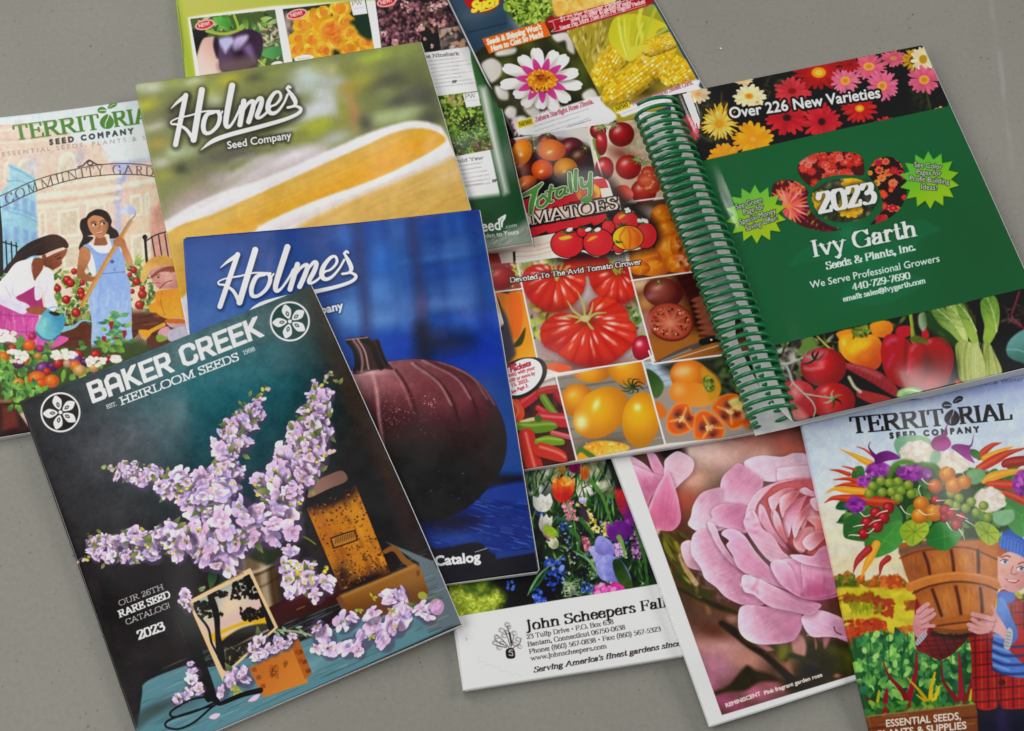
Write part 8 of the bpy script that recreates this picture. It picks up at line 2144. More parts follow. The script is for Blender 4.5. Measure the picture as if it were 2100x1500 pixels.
 A.L([(1030, 430), (1120, 520), (1240, 620), (1330, 720), (1500, 800)], [16, 20, 18, 30, 16], 'a8a03c', 1.2)
 A.L([(1250, 600), (1400, 690), (1560, 740)], 12, '16120c', 2)
 A.P([(910, 450), (980, 430), (1030, 520), (1100, 520), (1000, 560), (840, 600), (860, 540)], '5a7a34', 2)
 # orange-yellow pepper
 A.P([(1215, 400), (1280, 370), (1380, 360), (1380, 440), (1260, 460), (1230, 440)], 'd8801c', 1.5)
 A.P([(1540, 320), (1640, 275), (1740, 290), (1770, 360), (1700, 440), (1580, 420)], 'd8871c', 1.5, 1, ('l', (1620, 290), (1720, 420), 'c4661c'))
 A.P([(1235, 500), (1260, 430), (1330, 410), (1430, 430), (1560, 410), (1640, 460), (1670, 560), (1650, 700), (1580, 760), (1480, 740), (1330, 670), (1260, 590)], 'dc981c', 1.2, 1, ('l', (1380, 480), (1560, 720), 'b8481c'))
 A.P([(1340, 520), (1400, 480), (1520, 470), (1540, 500), (1480, 560), (1380, 600), (1340, 580)], 'e8b428', 6, .9)
 A.G(1290, 490, 26, 40, 0, 'ecc04c', .9)
 A.G(1500, 620, 70, 60, 0, 'd06a1c', .7)
 A.P([(1360, 380), (1420, 340), (1520, 320), (1540, 380), (1500, 430), (1420, 440)], '5c6a24', 2, 1, ('l', (1380, 380), (1520, 400), '7c8c34'))
 A.spray((1370, 330, 1540, 440), 20, (10, 30), ['8a9a3c', '3c4a18', '6a7a2c'], (.3, .8), e=1.5)
 # red pepper
 A.P([(1800, 360), (1840, 330), (1930, 330), (1960, 400), (1880, 440), (1800, 420)], 'b0182c', 1.5)
 A.P([(2050, 370), (2100, 360), (2120, 440), (2060, 450)], 'b01c28', 1.5)
 A.P([(1650, 600), (1665, 480), (1720, 410), (1830, 420), (1920, 470), (1960, 560), (1980, 760), (1960, 920), (1860, 930), (1740, 860), (1680, 760)], 'a81a24', 1.2, 1, ('l', (1680, 500), (1900, 860), '94181c'))
 A.P([(1880, 740), (1920, 560), (1960, 490), (2050, 480), (2150, 440), (2260, 440), (2330, 510), (2365, 640), (2340, 800), (2280, 900), (2140, 960), (1980, 940), (1900, 880)], 'a8181e', 1.2, 1, ('l', (1960, 540), (2300, 860), '7c1216'))
 A.L([(1900, 470), (1890, 640), (1900, 860)], 16, '5c0c14', 5, .8)
 A.L([(1970, 500), (1930, 640), (1910, 800)], 10, 'd04848', 5, .5)
 A.L([(2060, 490), (2100, 620), (2090, 800), (2040, 920)], 14, '6a0e16', 7, .6)
 A.L([(2240, 470), (2300, 600), (2290, 780)], 18, 'cc3a3c', 9, .45)
 A.G(2110, 700, 80, 110, 0, '5a1014', .7)
 A.G(2140, 880, 120, 60, 0, 'b01c20', .7)
 for p, w, c, a in (([(1710, 500), (1740, 470), (1790, 460)], 30, 'd27098', .55), ([(1720, 720), (1740, 660), (1770, 610)], 20, 'c8507c', .5), ([(1910, 780), (1930, 700), (1960, 650)], 30, 'c2507c', .55), ([(1950, 560), (1990, 520)], 22, 'd89098', .5), ([(2090, 490), (2130, 480)], 20, 'e08a84', .8)):
  A.L(p, w, c, 6, a)
 A.L([(1940, 220), (1955, 340), (1970, 470)], [36, 34, 54], '86a030', 1)
 A.L([(1985, 210), (1995, 340), (2010, 460)], 40, '2c2410', 4, .8)
 A.P([(1930, 450), (2000, 420), (2090, 460), (2120, 490), (2040, 500), (1960, 490)], '5a5c1c', 2)
 A.P([(2020, 220), (2080, 200), (2100, 320), (2060, 380), (2020, 320)], '8aa07a', 2)
 # chard and leek
 A.fr(1680, 580, .21)
 A.P([(1020, 300), (1160, 230), (1330, 330), (1350, 620), (1200, 560), (1060, 440)], '2c4a24', 8, .8)
 for pts, d, l in (([(1100, 275), (1190, 235), (1300, 350), (1400, 500), (1400, 610), (1290, 500), (1170, 400)], '4f7030', '8fa850'), ([(1240, 240), (1310, 205), (1390, 320), (1440, 460), (1450, 600), (1370, 500), (1290, 360)], '7c9444', 'bcc87c'), ([(1335, 220), (1395, 195), (1470, 320), (1535, 470), (1560, 640), (1470, 560), (1400, 400)], '4c7428', '94b04c'), ([(1585, 165), (1700, 125), (1750, 200), (1762, 330), (1735, 480), (1655, 610), (1600, 560), (1612, 420), (1578, 280)], '55802c', '8cac44')):
  A.P(pts, d, 1.2, 1, ('l', pts[0], pts[len(pts) // 2], l))
  p, e = np.array(pts[0]) * .5 + np.array(pts[1]) * .5, np.array(pts[len(pts) // 2])
  A.L([tuple(p), tuple((p + e) / 2 + [12, -8]), tuple(e)], [5, 9, 12], 'd2d8a8', 1.2, .85)
  for k in range(9):
   t = .08 + k * .1
   m = p * (1 - t) + e * t
   nrm = np.array([-(e - p)[1], (e - p)[0]]) / np.hypot(*(e - p))
   for sg in (-1, 1):
    A.L([tuple(m), tuple(m + nrm * sg * 30 - (e - p) * .10), tuple(m + nrm * sg * 62 - (e - p) * .30)], 6, R.choice(['a8bc64', '46682a', '8ca650']), 3, .4)
 A.P([(1330, 620), (1400, 560), (1500, 590), (1570, 640), (1620, 780), (1655, 920), (1400, 970), (1350, 800)], '94a050', 1.5, 1, ('l', (1350, 760), (1600, 740), 'b4bc74'))
 A.P([(1600, 630), (1650, 580), (1720, 700), (1785, 880), (1655, 925)], '8a9a48', 1.5, 1, ('l', (1620, 700), (1740, 800), 'a8b468'))
 for x in range(1370, 1640, 26):
  A.L([(x + 20, 590), (x - 4, 740), (x + 6, 950)], R.uniform(5, 12), R.choice(['ccd29c', '6f8038', 'd6dcb0', '7c8c40', 'b4bc78']), 2, .6)
 for x in range(1660, 1770, 24):
  A.L([(1650 + (x - 1650) * .3, 620), (x, 900)], 7, R.choice(['ccd29c', '66783a', 'b4bc78']), 2, .6)
 A.G(1360, 800, 20, 130, -5, '4c5a20', .8)
 A.fr(1460, 600, .21)
 A.P([(2380, 860), (2440, 880), (2460, 940), (2380, 960)], 'c8541c', 4)
 A.L([(3000, 0), (2950, 150), (2930, 240), (3020, 320)], 16, '8c2c4c', 2)
 A.L([(2900, 260), (3060, 360)], 16, '7c2440', 2)
 A.P([(2880, 520), (2940, 430), (3060, 360), (3200, 380), (3200, 700), (3000, 680), (2890, 620)], '5f9490', 2, 1, ('l', (2940, 450), (3020, 680), '3c6a60'))
 A.L([(2880, 560), (2980, 560), (3100, 600)], 12, '86b4a8', 2, .7)
 for i in range(6):
  A.L([(2830 + i * 24, 820 - i * 10), (2900 + i * 26, 860 - i * 16)], 10, R.choice(['c8648c', 'e0a8bc', 'a83c6c']), 1, .9)
 A.spray((2840, 120, 3060, 340), 30, (10, 40), ['2c2420', '4a3c38', '6a5c58'], (.15, .4), e=2, a=.6)
 # tomatoes, carrots
 A.berry(1090, 730, 225, 190, 0, 'c0242a', '7c1418', 'ecb4b8', .4, (-.1, -.2, .2))
 A.P([(890, 650), (950, 590), (1050, 570), (1120, 580), (1060, 640), (960, 680)], 'c87884', 8, .7)
 for p in ([(1000, 660), (960, 630), (910, 625)], [(1000, 660), (1050, 650), (1110, 580)], [(1000, 660), (1030, 600), (1040, 570)], [(1000, 655), (980, 600), (1010, 570)], [(1000, 660), (950, 690), (880, 700)]):
  A.L(p, [20, 22, 4], R.choice(['2c2a1a', '7c8a6c', '4a4a38']))
 A.L([(910, 740), (960, 750), (1080, 730)], 20, 'dc9a9c', 5, .7)
 A.berry(1180, 1060, 220, 180, 0, 'c42224', '801416', 'f0c0c0', .5, (-.35, -.6, .2))
 for t in range(6):
  a = t * 1.05 + .3
  A.L([(1180, 1040), (1180 + math.cos(a) * 60, 1040 + math.sin(a) * 50), (1180 + math.cos(a + .3) * 110, 1040 + math.sin(a + .3) * 90)], [24, 20, 4], R.choice(['2c3a20', '6a7a4c', '1c2414', '8c9a74']))
 A.P([(680, 920), (740, 870), (860, 860), (960, 900), (1010, 1000), (1010, 1180), (900, 1220), (760, 1180), (700, 1040)], 'b8383c', 1.5, 1, ('l', (740, 900), (960, 1180), '94282c'))
 A.P([(760, 960), (840, 920), (860, 1000), (800, 1040)], 'd88c8c', 10, .8)
 A.P([(700, 1100), (800, 1080), (940, 1220), (900, 1260), (760, 1240)], 'c87c74', 6, .8)
 for p, w in (([(600, 680), (720, 700), (880, 640)], [30, 26, 14]), ([(720, 700), (760, 790), (790, 880), (900, 990), (980, 1070), (1010, 1150), (990, 1220)], [24, 22, 20, 16, 14, 12, 10]), ([(790, 880), (750, 950)], [16, 8]), ([(900, 990), (1080, 1020), (1170, 1030)], [16, 12, 10]), ([(620, 690), (560, 640)], [26, 20])):
  A.L(p, w, 'a8b0a0', 1)
  A.L([(x, y + 5) for x, y in p], [q * .3 for q in w], '6a7464', 1.5, .6)
 A.P([(640, 560), (690, 540), (680, 590), (640, 590)], '9ab49c', 2)
 A.L([(1330, 720), (1440, 760), (1600, 830), (1740, 930), (1800, 990)], [60, 100, 130, 110, 60], '8c2c30', 1.5)
 A.L([(1340, 710), (1480, 750), (1640, 820)], [20, 30, 30], 'b85c5c', 5, .7)
 A.L([(1450, 990), (1560, 1030), (1700, 1070), (1800, 1120)], [80, 110, 110, 90], '96302e', 1.5)
 for i in range(9):
  A.L([(1400 + i * 44, 720 + i * 26), (1380 + i * 44, 780 + i * 28)], 5, '5c181c', 1.2, .5)
 A.L([(1340, 830), (1390, 920), (1450, 970)], 30, 'b8b494', 2)
 A.P([(1810, 1020), (1840, 950), (1940, 925), (2040, 940), (2060, 1000), (1960, 1040)], '8ab06c', 2, 1, ('l', (1840, 960), (2000, 1020), '5c8a44'))
 for i in range(5):
  A.L([(1820, 1010 - i * 12), (1920, 960 - i * 4), (2030, 970)], 6, 'b8d090', 1.5, .6)
 A.grain(.07, 2.5, 2)
 A.mask(None)
 # emblem: flower with three photo petals
 A.fr(1380, 360, .21)
 def cluster(poly, n, r, cols, seed):
  A.mask(poly, True)
  A.P(poly, cols[-1], 1)
  x = [p[0] for p in poly]
  y = [p[1] for p in poly]
  for _ in range(n):
   cx, cy = R.uniform(min(x), max(x)), R.uniform(min(y), max(y))
   A.daisy(cx, cy, R.uniform(*r), 9, R.choice(cols[:-1]), R.choice(cols[:-1]), R.choice(cols), .25, .85, .5)
  A.mask(None)
 cluster([(965, 140), (990, 80), (1080, 45), (1200, 60), (1320, 150), (1310, 240), (1350, 350), (1440, 440), (1560, 500), (1650, 525), (1500, 550), (1300, 510), (1180, 450), (1100, 400), (1060, 320), (1070, 250), (980, 230)], 8, (60, 90), ['d8542c', 'c8402c', 'e07060', 'c83448', 'e88a4c', '4a1c24'], 1)
 for _ in range(60):
  x, y = R.uniform(1000, 1300), R.uniform(60, 420)
  t = math.atan2(y - 310, x - 1130) + R.uniform(-.1, .1)
 A.mask([(965, 140), (990, 80), (1080, 45), (1200, 60), (1320, 150), (1310, 240), (1350, 350), (1440, 440), (1560, 500), (1650, 525), (1500, 550), (1300, 510), (1180, 450), (1100, 400), (1060, 320), (1070, 250), (980, 230)], True)
 for i in range(26):
  t = i * .2416
  A.L([(1130, 300), (1130 + math.cos(t) * 90, 300 + math.sin(t) * 90), (1130 + math.cos(t) * 210, 300 + math.sin(t) * 190)], [8, 30, 10], R.choice(['e0704c', 'd85838', 'e88a70', 'c8404c', 'dc6458']), 1)
 A.E(1130, 300, 30, 28, 0, 'e0823c', 3)
 A.spray((1300, 350, 1650, 550), 50, (10, 30), ['7c1c3c', '4a1428', '9c2c4c', '8a8a1c', '3c1020'], (.3, .6), e=1.2)
 A.spray((1000, 60, 1300, 160), 40, (8, 22), ['d8602c', 'e8944c', 'b83424', '7c2420'], (.3, .6), e=1.2, a=.8)
 A.mask(None)
 A.fr(1680, 80, .21)
 top = [(-210, 1290), (-180, 1200), (-60, 1130), (100, 1105), (300, 1110), (410, 1150), (440, 1240), (430, 1330), (330, 1330), (170, 1330), (20, 1370), (-60, 1440), (-140, 1400)]
 cluster(top, 44, (40, 62), ['c83a2c', 'b82c24', 'd85c4c', 'c4483c', 'e08070', '4a1818'], 2)
 cluster([(480, 1330), (500, 1250), (560, 1180), (680, 1150), (780, 1200), (830, 1290), (850, 1400), (850, 1530), (800, 1640), (700, 1740), (560, 1800), (500, 1810), (600, 1700), (620, 1600), (570, 1450)], 26, (34, 54), ['b82434', 'c8303c', '9c1c30', 'e07a3c', 'd84c24', '2a1414'], 3)
 A.mask([(480, 1330), (500, 1250), (560, 1180), (680, 1150), (780, 1200), (830, 1290), (850, 1400), (850, 1530), (800, 1640), (700, 1740), (560, 1800), (500, 1810), (600, 1700), (620, 1600), (570, 1450)], True)
 for x, y, r, c in ((495, 1310, 30, 'e0902c'), (610, 1360, 46, 'dc7c44'), (720, 1410, 50, 'e0704c'), (560, 1410, 40, 'e0a040'), (700, 1480, 24, 'e0602c')):
  A.daisy(x, y, r, 10, c, c, 'b85c1c', .3, .9, .6)
 A.mask(None)
 A.fr(1380, 360, .21)
 eye = [(1355, 220), (1400, 130), (1520, 60), (1680, 28), (1820, 40), (1940, 110), (1985, 220), (1960, 330), (1860, 420), (1700, 460), (1560, 450), (1430, 380)]
 A.mask(eye, True)
 A.P(eye, '3a3a28', 1)
 A.spray((1350, 20, 1990, 470), 90, (14, 50), ['4a4a34', '2a2c20', '6a6a50', '5a4c3c', '3c442c', '7a745c'], (.3, .8), e=2)
 for x, y, r in ((1440, 230, 110), (1760, 90, 120), (1720, 320, 130), (1900, 70, 60), (1420, 320, 70), (1800, 340, 60), (1690, 240, 60)):
  A.daisy(x, y, r, 11, 'e0ac1c', 'd8981c', 'c88414', .3, .8, .6)
 A.mask(None)
 A.T('2023', (1425, 378), (1990, 268), (-34, -206), 'e9e7e4', 'serif', w=.27, nib=.45, glow=('10241a', 26, .6))
 # starbursts
 starburst(A, 810, 380, 300, 14, -92, '6cb03c', '98b41c')
 for t, a, b in (('See Green', (618, 335), (880, 258)), ('Page for', (690, 388), (890, 326)), ('Special Money', (655, 485), (1008, 368)), ('Saving Offer!', (715, 545), (1030, 432))):
  A.T(t, a, b, (-12, -52), 'e8ecdf', out=('2c3a24', 7), bold=0)
 A.fr(1680, 80, .21)
 starburst(A, 1075, 1380, 295, 14, -92, '5aac34', '8cb414')
 for t, a, b in (('See Color', (925, 1250), (1200, 1274)), ('Pages for', (945, 1322), (1190, 1338)), ('Profit Building', (878, 1384), (1270, 1420)), ('Ideas!', (990, 1468), (1155, 1478))):
  A.T(t, a, b, (3, -50), 'e8ecdf', out=('2c3a24', 7), bold=0)
 # firm's name and lines
 W = 'e6e8e4'
 A.fr(1380, 360, .21)
 A.T('Ivy Garth', (1360, 802), (2390, 590), (-30, -160), W, 'serif', w=.22, nib=.25, glow=('0c3a20', 12, .5))
 A.T('Seeds & Plants, Inc.', (1500, 922), (2372, 730), (-14, -72), W, 'serif', w=.24, nib=.3)
 A.T('We Serve Professional Growers', (1345, 1105), (2610, 840), (-12, -66), W, 'sans', bold=1)
 A.T('440-729-7690', (1755, 1125), (2322, 1008), (-12, -66), W, 'serif', w=.23, nib=.35)
 A.T('email: sales@ivygarth.com', (1665, 1235), (2470, 1050), (-10, -50), W, 'serif', w=.23, nib=.4)

# ---------------------------------------------------------------- helpers for meshes and materials
def unproj(px, z):
 px = np.asarray(px, float)
 d = FWD + ((px[..., 0] - PW / 2) / FPX)[..., None] * RGT - ((px[..., 1] - PH / 2) / FPX)[..., None] * UPV
 t = (z - CAM[2]) / d[..., 2]
 return CAM + d * t[..., None]

def homog(c):                                # unit square (s right, t down) -> photo pixels
 (x0, y0), (x1, y1), (x2, y2), (x3, y3) = c
 dx1, dx2, dx3 = x1 - x2, x3 - x2, x0 - x1 + x2 - x3
 dy1, dy2, dy3 = y1 - y2, y3 - y2, y0 - y1 + y2 - y3
 d = dx1 * dy2 - dx2 * dy1
 g, h = (dx3 * dy2 - dx2 * dy3) / d, (dx1 * dy3 - dx3 * dy1) / d
 M = np.array([[x1 - x0 + g * x1, x3 - x0 + h * x3, x0], [y1 - y0 + g * y1, y3 - y0 + h * y3, y0], [g, h, 1]])
 def f(s, t):
  w = M[2, 0] * s + M[2, 1] * t + 1
  return np.stack([(M[0, 0] * s + M[0, 1] * t + M[0, 2]) / w, (M[1, 0] * s + M[1, 1] * t + M[1, 2]) / w], -1)
 return f

def mat(name):
 m = bpy.data.materials.new(name)
 m.use_nodes = True
 nt = m.node_tree
 return m, nt, nt.nodes['Principled BSDF']

def link(nt, a, b):
 nt.links.new(a, b)

def mesh_obj(name, verts, faces, material, parent=None, uvs=None, smooth=True):
 me = bpy.data.meshes.new(name)
 me.from_pydata([tuple(map(float, v)) for v in verts], [], faces)
 if uvs is not None:
  ul = me.uv_layers.new(name='UVMap')
  li = np.empty(len(me.loops), int)
  me.loops.foreach_get('vertex_index', li)
  ul.data.foreach_set('uv', np.asarray(uvs, np.float32)[li].ravel())
 me.polygons.foreach_set('use_smooth', [smooth] * len(me.polygons))
 me.materials.append(material)
 o = bpy.data.objects.new(name, me)
 scene.collection.objects.link(o)
 if parent is not None:
  o.parent = parent
  o.matrix_parent_inverse = Matrix.Translation(-parent.location)
 return o

# ---------------------------------------------------------------- table
m_table, nt, bs = mat('grey_table_laminate')
tc = nt.nodes.new('ShaderNodeTexCoord')
def noise(nt, vec, scale, detail=4, rough=.55):
 n = nt.nodes.new('ShaderNodeTexNoise')
 n.inputs['Scale'].default_value, n.inputs['Detail'].default_value, n.inputs['Roughness'].default_value = scale, detail, rough
 link(nt, vec, n.inputs['Vector'])
 return n
def ramp(nt, fac, *st):
 r = nt.nodes.new('ShaderNodeValToRGB')
 e = r.color_ramp.elements
 while len(e) < len(st):
  e.new(.5)
 for q, (p, c) in zip(e, st):
  q.position, q.color = p, (*c, 1)
 link(nt, fac, r.inputs[0])
 return r
def mix(nt, mode, fac, a, b):
 m = nt.nodes.new('ShaderNodeMix')
 m.data_type, m.blend_type = 'RGBA', mode
 for k, v in ((0, fac), (6, a), (7, b)):
  if hasattr(v, 'is_linked'):
   link(nt, v, m.inputs[k])
  else:
   m.inputs[k].default_value = v
 return m.outputs[2]
ob = tc.outputs['Object']
big = ramp(nt, noise(nt, ob, 5, 5).outputs[0], (.3, (.266, .259, .222)), (.7, (.304, .296, .256)))
fine = ramp(nt, noise(nt, ob, 260, 3, .7).outputs[0], (.3, (.93, .93, .93)), (.7, (1.05, 1.05, 1.05)))
c = mix(nt, 'MULTIPLY', 1., big.outputs[0], fine.outputs[0])
vo = nt.nodes.new('ShaderNodeTexVoronoi')
vo.inputs['Scale'].default_value = 75
link(nt, ob, vo.inputs['Vector'])
sp = ramp(nt, vo.outputs['Distance'], (.06, (1, 1, 1)), (.11, (0, 0, 0)))
pick = ramp(nt, noise(nt, ob, 34, 1).outputs[0], (.5, (0, 0, 0)), (.62, (.8, .8, .8)))
c = mix(nt, 'MIX', mix(nt, 'MULTIPLY', 1., sp.outputs[0], pick.outputs[0]), c, (.11, .105, .09, 1))
vo2 = nt.nodes.new('ShaderNodeTexVoronoi')
vo2.inputs['Scale'].default_value = 160
link(nt, ob, vo2.inputs['Vector'])
sp2 = ramp(nt, vo2.outputs['Distance'], (.07, (.6, .6, .6)), (.16, (0, 0, 0)))
c = mix(nt, 'MIX', mix(nt, 'MULTIPLY', 1., sp2.outputs[0], ramp(nt, noise(nt, ob, 60, 1).outputs[0], (.44, (0, 0, 0)), (.55, (1, 1, 1))).outputs[0]), c, (.15, .145, .125, 1))
# faint scuffs
mp = nt.nodes.new('ShaderNodeMapping')
mp.inputs['Rotation'].default_value = (0, 0, .35)
mp.inputs['Scale'].default_value = (1, .05, 1)
link(nt, ob, mp.inputs['Vector'])
sc = ramp(nt, noise(nt, mp.outputs[0], 60, 2).outputs[0], (.70, (0, 0, 0)), (.78, (.25, .25, .25)))
c = mix(nt, 'MIX', sc.outputs[0], c, (.36, .35, .32, 1))
# one long pale scratch in the laminate, far right
sx = nt.nodes.new('ShaderNodeSeparateXYZ')
wob = noise(nt, ob, 9, 2)
link(nt, ob, sx.inputs[0])
def mth(op, a, b):
 m = nt.nodes.new('ShaderNodeMath')
 m.operation = op
 for k, v in ((0, a), (1, b)):
  if hasattr(v, 'is_linked'):
   link(nt, v, m.inputs[k])
  else:
   m.inputs[k].default_value = v
 return m.outputs[0]
p0, p1 = unproj(np.array([2040., 40.]), 0.), unproj(np.array([2085., 400.]), 0.)
sl = (p1[0] - p0[0]) / (p1[1] - p0[1])
dist = mth('ABSOLUTE', mth('SUBTRACT', mth('ADD', mth('MULTIPLY', sx.outputs[1], sl), p0[0] - sl * p0[1]), mth('ADD', sx.outputs[0], mth('MULTIPLY', mth('SUBTRACT', wob.outputs[0], .5), .012))), 0.)
scr = ramp(nt, dist, (.0, (.5, .5, .5)), (.0016, (0, 0, 0)))
c = mix(nt, 'MIX', mix(nt, 'MULTIPLY', 1., scr.outputs[0], ramp(nt, noise(nt, ob, 14, 2).outputs[0], (.45, (.1, .1, .1)), (.6, (1, 1, 1))).outputs[0]), c, (.42, .41, .38, 1))
link(nt, c, bs.inputs['Base Color'])
bs.inputs['Roughness'].default_value = .5
bs.inputs['Specular IOR Level'].default_value = .3
bp = nt.nodes.new('ShaderNodeBump')
bp.inputs['Strength'].default_value = .25
bp.inputs['Distance'].default_value = .0004
link(nt, noise(nt, ob, 420, 2).outputs[0], bp.inputs['Height'])
link(nt, bp.outputs[0], bs.inputs['Normal'])
bm = bmesh.new()
bmesh.ops.create_grid(bm, x_segments=12, y_segments=12, size=1.6)
me = bpy.data.meshes.new('tabletop')
bm.to_mesh(me)
bm.free()
me.materials.append(m_table)
table = bpy.data.objects.new('tabletop', me)
scene.collection.objects.link(table)
table['kind'] = 'structure'

# ---------------------------------------------------------------- how the catalogues lie on each other
CELL, GX, GY = .004, 1.6, 1.3
NX, NY = int(GX / CELL), int(GY / CELL)
gx = (np.arange(NX) + .5) * CELL - GX / 2
gy = (np.arange(NY) + .5) * CELL - GY / 2
GXX, GYY = np.meshgrid(gx, gy)

class Cat:
 def __init__(s, key, quad, th, sag, label, bg, lift=(), bow=(0, 0, 0, 0), nom=.008):
  s.key, s.quad, s.th, s.sag, s.label, s.bg, s.lift = key, quad, th, sag, label, bg, lift
  s.f0 = homog(quad)
  s.bow, s.ph = bow, sum(map(ord, key)) % 7
  s.zc = np.full(4, nom)
  s.h = np.zeros((NY, NX))
  s.top = np.full((NY, NX), -1.)
  s.outline()

 def outline(s):                          # footprint on the table grid for the present corner heights
  q = unproj(np.array(s.quad, float), s.zc + s.th)
  s.mask = (sd_poly(segs_of(q[:, :2]), GXX.ravel(), GYY.ravel()) < CELL * .9).reshape(NY, NX)
  return q

 def f(s, S, T):                          # sheet -> photo pixels; edges of a limp sheet bow a little
  p = s.f0(S, T)
  q = np.array(s.quad, float)
  up = (q[0] - q[3]) / np.hypot(*(q[0] - q[3]))
  rt = (q[1] - q[0]) / np.hypot(*(q[1] - q[0]))
  w = lambda x, k: np.sin(math.pi * x) + .35 * np.sin(7.3 * x + s.ph + k) / (1.5 if s.key != 'ivy' else 4)
  a, b, c, d = s.bow
  return p + up * (((a * w(S, 0)) * (1 - T) ** 2 - (c * w(S, 1)) * T ** 2)[..., None]) + rt * (((b * w(T, 2)) * S ** 2 - (d * w(T, 3)) * (1 - S) ** 2)[..., None])

 def drape(s, below):
  for _ in range(2):
   s.settle(below)
   q = s.outline()
   s.__dict__.pop('fill', None)
   c = s.base(q[:, 0] * .97 + q[:, 0].mean() * .03, q[:, 1] * .97 + q[:, 1].mean() * .03)
   s.zc = c
   s.outline()
  s.settle(below)
  s.__dict__.pop('fill', None)

 def settle(s, below):
  S = np.zeros((NY, NX))
  for b in below:
   S = np.maximum(S, b.top)
  for _ in range(1):                   # keep clear of the edges below
   S = np.maximum.reduce([S] + [np.roll(np.roll(S, a, 0), b, 1) for a in (-1, 0, 1) for b in (-1, 0, 1)])
  S = np.where(s.mask, S, 0)
  h = S.copy()
  M = s.mask.astype(float)
  n = sum(np.roll(M, a, x) for a, x in ((1, 0), (-1, 0), (1, 1), (-1, 1)))
  n = np.maximum(n, 1)
  g = s.sag * CELL * CELL / 4
  for _ in range(450):
   hm = h * M
   av = sum(np.roll(hm, a, x) for a, x in ((1, 0), (-1, 0), (1, 1), (-1, 1))) / n
   h = np.where(s.mask, np.maximum(S, av - g), 0)
  for _ in range(3):
   hm = h * M
   av = (hm + sum(np.roll(hm, a, x) for a, x in ((1, 0), (-1, 0), (1, 1), (-1, 1)))) / (n + M)
   h = np.where(s.mask, np.maximum(S, av), 0)
  s.h = h
  s.top = np.where(s.mask, h + s.th + (.0019 if s.key != 'ivy' else .0012), -1.)

 def base(s, x, y):                       # bilinear height under the catalogue (filled beyond its mask)
  if not hasattr(s, 'fill'):
   F, M = s.h.copy(), s.mask.astype(float)
   for _ in range(6):
    n = sum(np.roll(M, a, q) for a, q in ((1, 0), (-1, 0), (1, 1), (-1, 1)))
    av = sum(np.roll(F * M, a, q) for a, q in ((1, 0), (-1, 0), (1, 1), (-1, 1))) / np.maximum(n, 1)
    F = np.where((M < .5) & (n > 0), av, F)
    M = np.maximum(M, (n > 0))
   s.fill = F
  u = np.clip((x - gx[0]) / CELL, 0, NX - 1.001)
  v = np.clip((y - gy[0]) / CELL, 0, NY - 1.001)
  i, j = u.astype(int), v.astype(int)
  a, b = u - i, v - j
  F = s.fill
  return (F[j, i] * (1 - a) + F[j, i + 1] * a) * (1 - b) + (F[j + 1, i] * (1 - a) + F[j + 1, i + 1] * a) * b

G = 'seed catalogs spread out on the table'
cats = {}
for a in (
 ('terrl', [(-95, 250), (465, 181), (565, 808), (-40, 904)], .0035, 4., 'illustrated catalog with girls gardening under an arch lettered COMMUNITY GARDEN', 'c6d2da', ((.35, 0, .003, .25), (0, 1, .002, .2)), (-4, 1, -2, 1)),
 ('zinnia', [(860, -125), (1203, -238), (1481, 248), (1104, 379)], .004, 4., 'small dark blue catalog with a white and pink zinnia and ears of corn', '38424a', (), (1, 3, 1, 2)),
 ('schee', [(840, 686), (1386, 620), (1554, 1318), (953, 1416)], .006, 3.5, 'tulip garden catalog with a white address panel reading John Scheepers along its foot', 'e2e0dd', ((0, .95, .0015, .2), (.5, 1, .001, .2)), (1, 1, 2, -2)),
 ('rose', [(1198, 776), (1711, 640), (2008, 1312), (1459, 1489)], .006, 3.5, 'catalog with one large pink rose inside a plain white border', 'e6e4e2', (), (1, 1, 1.5, -1.5)),
 ('tomato', [(908, 307), (1395, 233), (1583, 880), (1052, 966)], .0055, 3.5, 'catalog covered with red, yellow and orange tomatoes and peppers, lettered Totally Tomatoes', 'cfc8c2', (), (2, 1, 2.5, 1)),
 ('jung', [(357, -45), (947, -105), (1092, 498), (430, 590)], .004, 4., 'green edged catalog with a purple pepper and orange begonias, under the squash cover', 'e6e4e0', (), (1, 2, 2, -2)),
 ('terrr', [(1630, 790), (2165, 722), (2400, 1515), (1812, 1601)], .006, 3.5, 'illustrated catalog of a boy in a blue cap carrying a bushel basket of vegetables', 'b9c4d6', (), (1, 1, 1, 2)),
 ('ivy', [(1374, 196), (1892, 93), (2182, 735), (1627, 866)], .017, .5, 'thick green catalog lettered 2023 with a green plastic coil binding', '135a33', (), (.8, 1, 1, .5)),
 ('holmesy', [(278, 173), (862, 85), (1032, 665), (410, 799)], .0045, 4., 'catalog with a blurred close-up of yellow squash flesh under white Holmes lettering', '7a7f4e', ((1, 0, .004, .22), (0, 0, .002, .2)), (-2.5, 2, 1, -2)),
 ('holmesb', [(378, 488), (983, 430), (1105, 1172), (436, 1260)], .004, 4., 'blue catalog with a dark red frosty pumpkin and white Holmes lettering', '1e4080', ((1, 0, .003, .2), (1, 1, .003, .2)), (-2.5, 2, 1.5, 2)),
 ('baker', [(42, 823), (637, 586), (946, 1281), (301, 1558)], .0055, 3.5, 'dark catalog lettered Baker Creek with lilac stock flowers and a rusty tin, in front', '2b2627', (), (-1.5, 4, 2, -1.5)),
):
 cats[a[0]] = Cat(*a)
K = cats
for k in ('terrl', 'zinnia', 'schee'):
 K[k].drape([])
K['rose'].drape([K['schee']])
for _ in range(2):
 K['tomato'].drape([K['zinnia'], K['schee'], K['rose']])
 K['jung'].drape([K['tomato'], K['terrl']])
 K['zinnia'].drape([K['jung']])
K['tomato'].drape([K['zinnia'], K['schee'], K['rose']])
K['jung'].drape([K['tomato'], K['terrl']])
